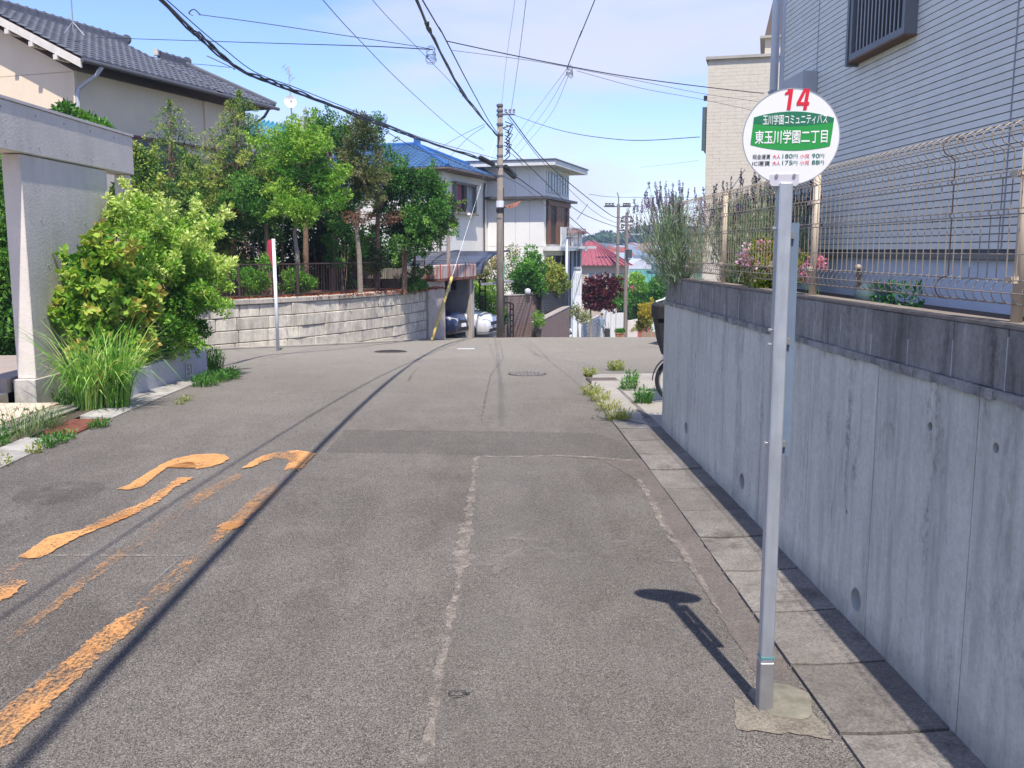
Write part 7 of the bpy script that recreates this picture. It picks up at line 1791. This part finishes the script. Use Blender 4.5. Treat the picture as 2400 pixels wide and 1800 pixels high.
# walls, fences, car, people down the lane
def flat_wall(px0, px1, d0, d1, y0a, y0b, name, label, m, th=.15, lines=0, kindc='wall', posts=0):
    A, B = W(px0, 586, d0), W(px1, 586, d1); F = Frame((A.x, A.y), (B.x - A.x, B.y - A.y)); Ln = (B - A).length; za, zb = zat(y0a, d0), zat(y0b, d1); zg_ = min(gz(A.x, A.y), gz(B.x, B.y)) - .6
    t = thing(name, F(Ln/2, 0, zg_), label, kindc)
    b = MB(); b.hexa([F(0, 0, zg_), F(Ln, 0, zg_), F(Ln, th, zg_), F(0, th, zg_), F(0, 0, za), F(Ln, 0, zb), F(Ln, th, zb), F(0, th, za)]); b.build('wall', m, t)
    for i in range(1, lines + 1):
        f = i*.22; b = MB(); b.hexa([F(0, -.012, za - f), F(Ln, -.012, zb - f), F(Ln, 0, zb - f), F(0, 0, za - f), F(0, -.012, za - f + .03), F(Ln, -.012, zb - f + .03), F(Ln, 0, zb - f + .03), F(0, 0, za - f + .03)]); b.build('course_line', plain('course_grey', (.24, .25, .27), .8), t)
    for i in range(posts):
        s = Ln*i/max(1, posts - 1); b = MB(); b.fbox(F, s - .04, s + .04, -.05, -.001, zg_, (za + (zb - za)*s/Ln) + .06); b.build('post', plain('post_white', (.6, .6, .6), .6), t)
    return t
M_GBW = plain('grey_block', (.36, .37, .40), .85, 0, .08, 3); M_WFN = plain('white_fence', (.62, .62, .62), .7, 0, .06, 3)
flat_wall(1350, 1408, 50, 62, 772, 738, 'block_wall', 'pale grey block wall rising along the lane behind the small shrub', M_GBW, lines=5)
flat_wall(1412, 1447, 60, 60, 726, 724, 'white_fence', 'white panel fence behind the walking person', M_WFN, .08, posts=4, kindc='fence')
flat_wall(1474, 1498, 50, 50, 752, 748, 'pink_white_wall', 'low pinkish white wall right of the second pole', plain('pink_white', (.60, .53, .50), .8), .2)
flat_wall(1447, 1464, 57, 57, 733, 733, 'white_rail', 'white wall top between the fence and the second pole', M_WFN, .1, kindc='wall')
flat_wall(1508, 1548, 41, 40, 779, 777, 'orange_kerb', 'low orange-beige block kerb below the yellow bush', plain('orange_beige', (.62, .42, .28), .8), .25, kindc='kerb')
FDc = fr(1330, 47.5)
car(FDc, 0.6, 1.65, .2, 3.8, gz(0, 49) - .3, (0.01, 0.012, 0.02), 'black car parked behind the sloping brown wall')
for i, (px, c_) in enumerate([(1450, (.50, .22, .12)), (1457, (.42, .20, .13)), (1462, (.55, .28, .16))]):
    p = at(px, 46 + i*.2); t = thing('flower_pot', tuple(p), ['terracotta flower pot farthest left beside the second pole', 'terracotta flower pot between the other two beside the second pole', 'lighter terracotta flower pot nearest the second pole'][i], 'flower pot', 'flower pots by the second pole')
    b = MB(); b.lathe(p + Vector((0, 0, .0)), [(.07, 0), (.10, .2), (.12, .21), (.12, .25), (.08, .25)], 12); b.build('pot', plain('terracotta_%d' % i, c_, .8), t)
    leaves('foliage', [((p.x, p.y, p.z + .34), (.11, .11, .10), .5)], 160, .09, M_TOP, t, .5, .4, 400 + i)
# second and third poles
def far_pole(px, d, yt, yb_, r, label, arm=None):
    p = at(px, d); zt_ = zat(yt, d); t = thing('distant_pole', (p.x, p.y, p.z), label, 'utility pole', 'utility poles down the hill')
    b = MB(); b.tube([p - Vector((0, 0, .6)), Vector((p.x, p.y, zt_))], [r, r*.65], 10); b.build('shaft', plain('pole_brown', (.22, .18, .15), .9, 0, .12, 3), t)
    return t, p, zt_
t, p, zt_ = far_pole(1468, 60, 498, 790, .14, 'brown utility pole down the lane, the nearer of the two distant poles')
b = MB()
for y, w in [(508, .3), (520, .42), (528, .35), (540, .55), (552, .3)]: z = zat(y, 60); b.box(p.x - w, p.x + w, p.y - .06, p.y + .06, z - .05, z + .05)
b.build('cross_arm', M_HW, t)
for k, (dx, y) in enumerate([(-.3, 519), (.3, 519), (-.28, 535), (.3, 535), (.2, 546)]):
    b = MB(); b.lathe((p.x + dx, p.y, zat(y, 60)), [(.05, 0), (.11, .08), (.06, .16), (.1, .24)], 8); b.build('insulator', plain('insulator_dark', (.05, .05, .05), .4), t)
b = MB(); z = zat(549, 60); b.box(p.x, p.x + 1.0, p.y - .03, p.y + .03, z - .04, z + .04); b.build('lamp_arm', plain('pale_metal', (.5, .5, .52), .4, .5), t)
b = MB(); b.tube([(p.x + .15, p.y - .1, zat(605, 60)), (p.x + .15, p.y - .1, zat(585, 60))], .2, 10); b.build('transformer', plain('dark_transformer', (.06, .065, .07), .5), t)
t, p, zt_ = far_pole(1448, 75, 478, 700, .17, 'taller grey utility pole farther down the hill with a crossarm of insulators')
b = MB(); b.tube([(p.x, p.y, zt_ - .1), (p.x, p.y, zat(462, 75)), (p.x - .12, p.y, zat(451, 75))], .04, 6); b.build('tip', M_HW, t)
b = MB(); z = zat(484, 75); b.box(p.x - 1.15, p.x + .95, p.y - .05, p.y + .05, z - .05, z + .05); b.build('cross_arm', M_HW, t)
for dx in (-.95, -.7, -.45, .45, .65, .85):
    b = MB(); b.lathe((p.x + dx, p.y, zat(484, 75)), [(.07, 0), (.14, .08), (.08, .16), (.12, .26)], 8); b.build('insulator', plain('insulator_dark', (.05, .05, .05), .4), t)
# a person walking with a shopping trolley
def person(px, d, h, label, facing):
    p = at(px, d); p.z -= .02
    t = thing('person', tuple(p), label, 'person')
    V = [(0, 0, .93), (0, .01, 1.12), (0, 0, 1.33), (0, .0, 1.44), (0, .02, 1.56), (0, .02, 1.66), (-.09, 0, .86), (-.10, -.10, .48), (-.10, -.02, .07), (-.10, -.16, .03), (.09, 0, .86), (.10, .08, .47), (.10, .20, .09), (.10, .07, .03), (-.17, 0, 1.36), (-.22, -.02, 1.10), (-.20, -.16, .90), (.17, 0, 1.36), (.23, -.04, 1.10), (.22, -.20, .92), (.22, -.26, .86), (-.20, -.22, .84)]
    E = [(0, 1), (1, 2), (2, 3), (3, 4), (4, 5), (0, 6), (6, 7), (7, 8), (8, 9), (0, 10), (10, 11), (11, 12), (12, 13), (2, 14), (14, 15), (15, 16), (16, 21), (2, 17), (17, 18), (18, 19), (19, 20)]
    Rr = [.14, .12, .14, .055, .085, .075, .09, .062, .042, .04, .09, .062, .042, .04, .065, .045, .032, .065, .045, .032, .035, .035]
    me = bpy.data.meshes.new('body'); ca, sa = math.cos(facing), math.sin(facing); k = h/1.75
    me.from_pydata([((x*ca - y*sa)*k, (x*sa + y*ca)*k, z*k) for x, y, z in V], E, [])
    o = bpy.data.objects.new('body', me); COL.objects.link(o); o.parent = t
    m = o.modifiers.new('s', 'SKIN'); sv = me.skin_vertices[0].data
    for i, q in enumerate(Rr): sv[i].radius = (q*k, q*k*.8)
    sv[0].use_root = True
    o.modifiers.new('u', 'SUBSURF').levels = 1; o.modifiers['u'].render_levels = 1
    me2 = bpy.data.meshes.new_from_object(o.evaluated_get(bpy.context.evaluated_depsgraph_get())); o.modifiers.clear(); o.data = me2
    mats = [plain('pale_blue_jacket', (.20, .26, .34), .9), plain('grey_trousers', (.17, .20, .25), .9), plain('skin', (.45, .28, .20), .6)]
    me2.materials.clear()
    for q in mats: me2.materials.append(q)
    for f in me2.polygons: z = f.center.z/k; f.material_index = 2 if z > 1.45 or (z < .9 and abs(f.center.x) > .17*k and z > .78) else (0 if z > .85 else 1)
    b = MB(); b.ball((p.x, p.y + .03, p.z + 1.64*k), .10*k, .11*k, .10*k, 12, 8); b.build('hair', plain('dark_hair', (.03, .022, .02), .7), t, smooth=True)
    return t, p
t, p = person(1413, 57.5, 1.62, 'person with dark hair in a pale blue jacket walking away down the lane', R(160))
q = at(1426, 57.5); t = thing('shopping_trolley', tuple(q), 'small black and grey wheeled shopping trolley beside the walking person', 'trolley')
b = MB(); b.box(q.x - .16, q.x + .16, q.y - .12, q.y + .12, q.z + .12, q.z + .62); b.build('bag', plain('black_bag', (.03, .03, .035), .8), t, bevel=.04)
b = MB(); b.box(q.x - .17, q.x + .17, q.y - .13, q.y + .13, q.z + .621, q.z + .72); b.build('flap', plain('grey_flap', (.3, .3, .33), .8), t, bevel=.02)
b = MB(); b.tube([(q.x - .14, q.y + .14, q.z + .1), (q.x - .2, q.y + .22, q.z + 1.0)], .012, 5); b.tube([(q.x + .14, q.y + .14, q.z + .1), (q.x + .08, q.y + .22, q.z + 1.0)], .012, 5); b.build('handle', M_HW, t)
for s in (-.15, .15): b = MB(); b.cyl((q.x + s - .02, q.y, q.z + .09), (q.x + s + .02, q.y, q.z + .09), .09, 12); b.build('wheel', M_BLKR, t)

# ================================================================ BICYCLE behind the wall end
bc = W(1589, 899, 11.3); r = .262; gB = gz(bc.x, bc.y)
bz = gB + .02 + r + .012
BX, BY = bc.x, bc.y
bk = thing('bicycle', (BX + .5, BY, gB), 'bicycle with a black covered front basket, mostly hidden behind the end of the concrete wall', 'bicycle')
M_FRM = plain('bike_black', (.02, .02, .022), .35, .3)
def wheel(cx):
    b = MB(); n = 40
    b.tube([(cx + r*math.cos(2*math.pi*i/n), BY, bz + r*math.sin(2*math.pi*i/n)) for i in range(n + 1)], .023, 8, False); w = b.build('wheel', M_BLKR, bk)
    b = MB(); b.tube([(cx + (r - .03)*math.cos(2*math.pi*i/n), BY, bz + (r - .03)*math.sin(2*math.pi*i/n)) for i in range(n + 1)], .010, 6, False); b.build('rim', plain('rim_alloy', (.45, .46, .48), .35, .7), w)
    b = MB(); b.cyl((cx, BY - .04, bz), (cx, BY + .04, bz), .03, 10)
    for i in range(18): a = 2*math.pi*i/18; b.tube([(cx, BY + .02*(-1)**i, bz), (cx + (r - .03)*math.cos(a), BY, bz + (r - .03)*math.sin(a))], .0016, 3)
    b.build('spokes', plain('pale_metal', (.5, .5, .52), .4, .5), w)
wheel(BX); wheel(BX + 1.08)
b = MB(); n = 14
for i in range(n): 
    a0, a1 = R(95 + 85*i/n), R(95 + 85*(i+1)/n); ro, ri = r + .052, r + .046
    P = [(BX + q*math.cos(a), BY + w, bz + q*math.sin(a)) for a in (a0, a1) for q in (ro,) for w in (-.035, .035)]
    b.add(P + [(x, y, z - .004) for x, y, z in P], [(0, 1, 3, 2), (4, 5, 7, 6), (0, 2, 6, 4), (1, 3, 7, 5)])
b.build('mudguard', M_BLKR, bk)
b = MB(); b.tube([(BX, BY, bz), (BX + .12, BY, bz + .45), (BX + .18, BY, bz + .66)], .018, 8); b.tube([(BX + .13, BY, bz + .42), (BX + .55, BY, bz + .02), (BX + 1.08, BY, bz)], .02, 8); b.tube([(BX + .55, BY, bz + .02), (BX + .48 + .2, BY, bz + .55)], .017, 8); b.tube([(BX + .16, BY, bz + .5), (BX + .64, BY, bz + .4)], .018, 8); b.build('frame', M_FRM, bk)
b = MB(); b.tube([(BX + .20, BY - .28, bz + .72), (BX + .12, BY - .15, bz + .72), (BX + .12, BY + .15, bz + .72), (BX + .20, BY + .28, bz + .72)], .014, 8); b.build('handlebar', M_HW, bk)
b = MB(); b.ball((BX + .7, BY, bz + .58), .13, .09, .05, 12, 6); b.build('saddle', M_BLKR, bk, smooth=True)
b = MB(); b.ball((BX - .17, BY, bz + .30 - .03), .03, .03, .03, 10, 6); b.build('lamp', plain('headlight_clear', (.75, .78, .8), .15), bk, smooth=True)
# covered child basket: a black box above a hanging black cover
zb0, zb1 = W(1536, 750, 11.2).z, W(1536, 712, 11.2).z; xl = W(1536, 730, 11.2).x
b = MB(); b.box(xl, xl + .42, BY - .2, BY + .2, zb0, zb1); b.build('basket_cover', plain('black_fabric', (.016, .015, .016), .85, 0, .2, 6, .003), bk, bevel=.025)
zl0_ = W(1555, 835, 11.2).z; b = MB(); x2 = W(1540, 752, 11.2).x
b.prism([(x2, BY - .17, zb0 - .005), (x2 + .42, BY - .17, zb0 - .005), (x2 + .40, BY - .17, zl0_), (x2 + .11, BY - .17, zl0_), (x2 + .045, BY - .17, zb0 - .25)], (0, .34, 0)); b.build('rain_skirt', plain('black_fabric', (.016, .015, .016), .85), bk)
b = MB(); b.tube([(xl + .02, BY, zb1 + .02), (xl + .12, BY, zb1 + .05), (xl + .2, BY, zb1 + .14), (xl + .35, BY, zb1 + .17)], .011, 6); b.build('guard_rail', plain('white_tube', (.7, .7, .68), .4), bk)
A = W(1553, 990, 9.9); b = MB(); z0 = gz(A.x, A.y)
b.prism([(A.x + .005, 9.62, z0 + .02), (A.x + .12, 9.62, z0 + .02), (A.x + .12, 9.62, z0 + .42), (A.x - .02, 9.62, z0 + .42)], (0, .015, 0)); tag(b.build('white_board', plain('board_white', (.68, .72, .76), .6)), 'white board leaning at the foot of the concrete wall end below the bicycle wheel', 'board')
# ================================================================ AIR
hz = Mat('haze_air'); hz.t.nodes.remove(hz.b)
pv = hz.n('ShaderNodeVolumePrincipled'); pv.inputs['Color'].default_value = (0.62, 0.72, 1.0, 1); pv.inputs['Density'].default_value = 0.0007; pv.inputs['Anisotropy'].default_value = 0.2
hz.l(pv.outputs[0], hz.out.inputs['Volume'])
b = MB(); b.box(-1000, 1000, -60, 1000, -18, 16)
o = b.build('haze', hz.m); o['kind'] = 'stuff'
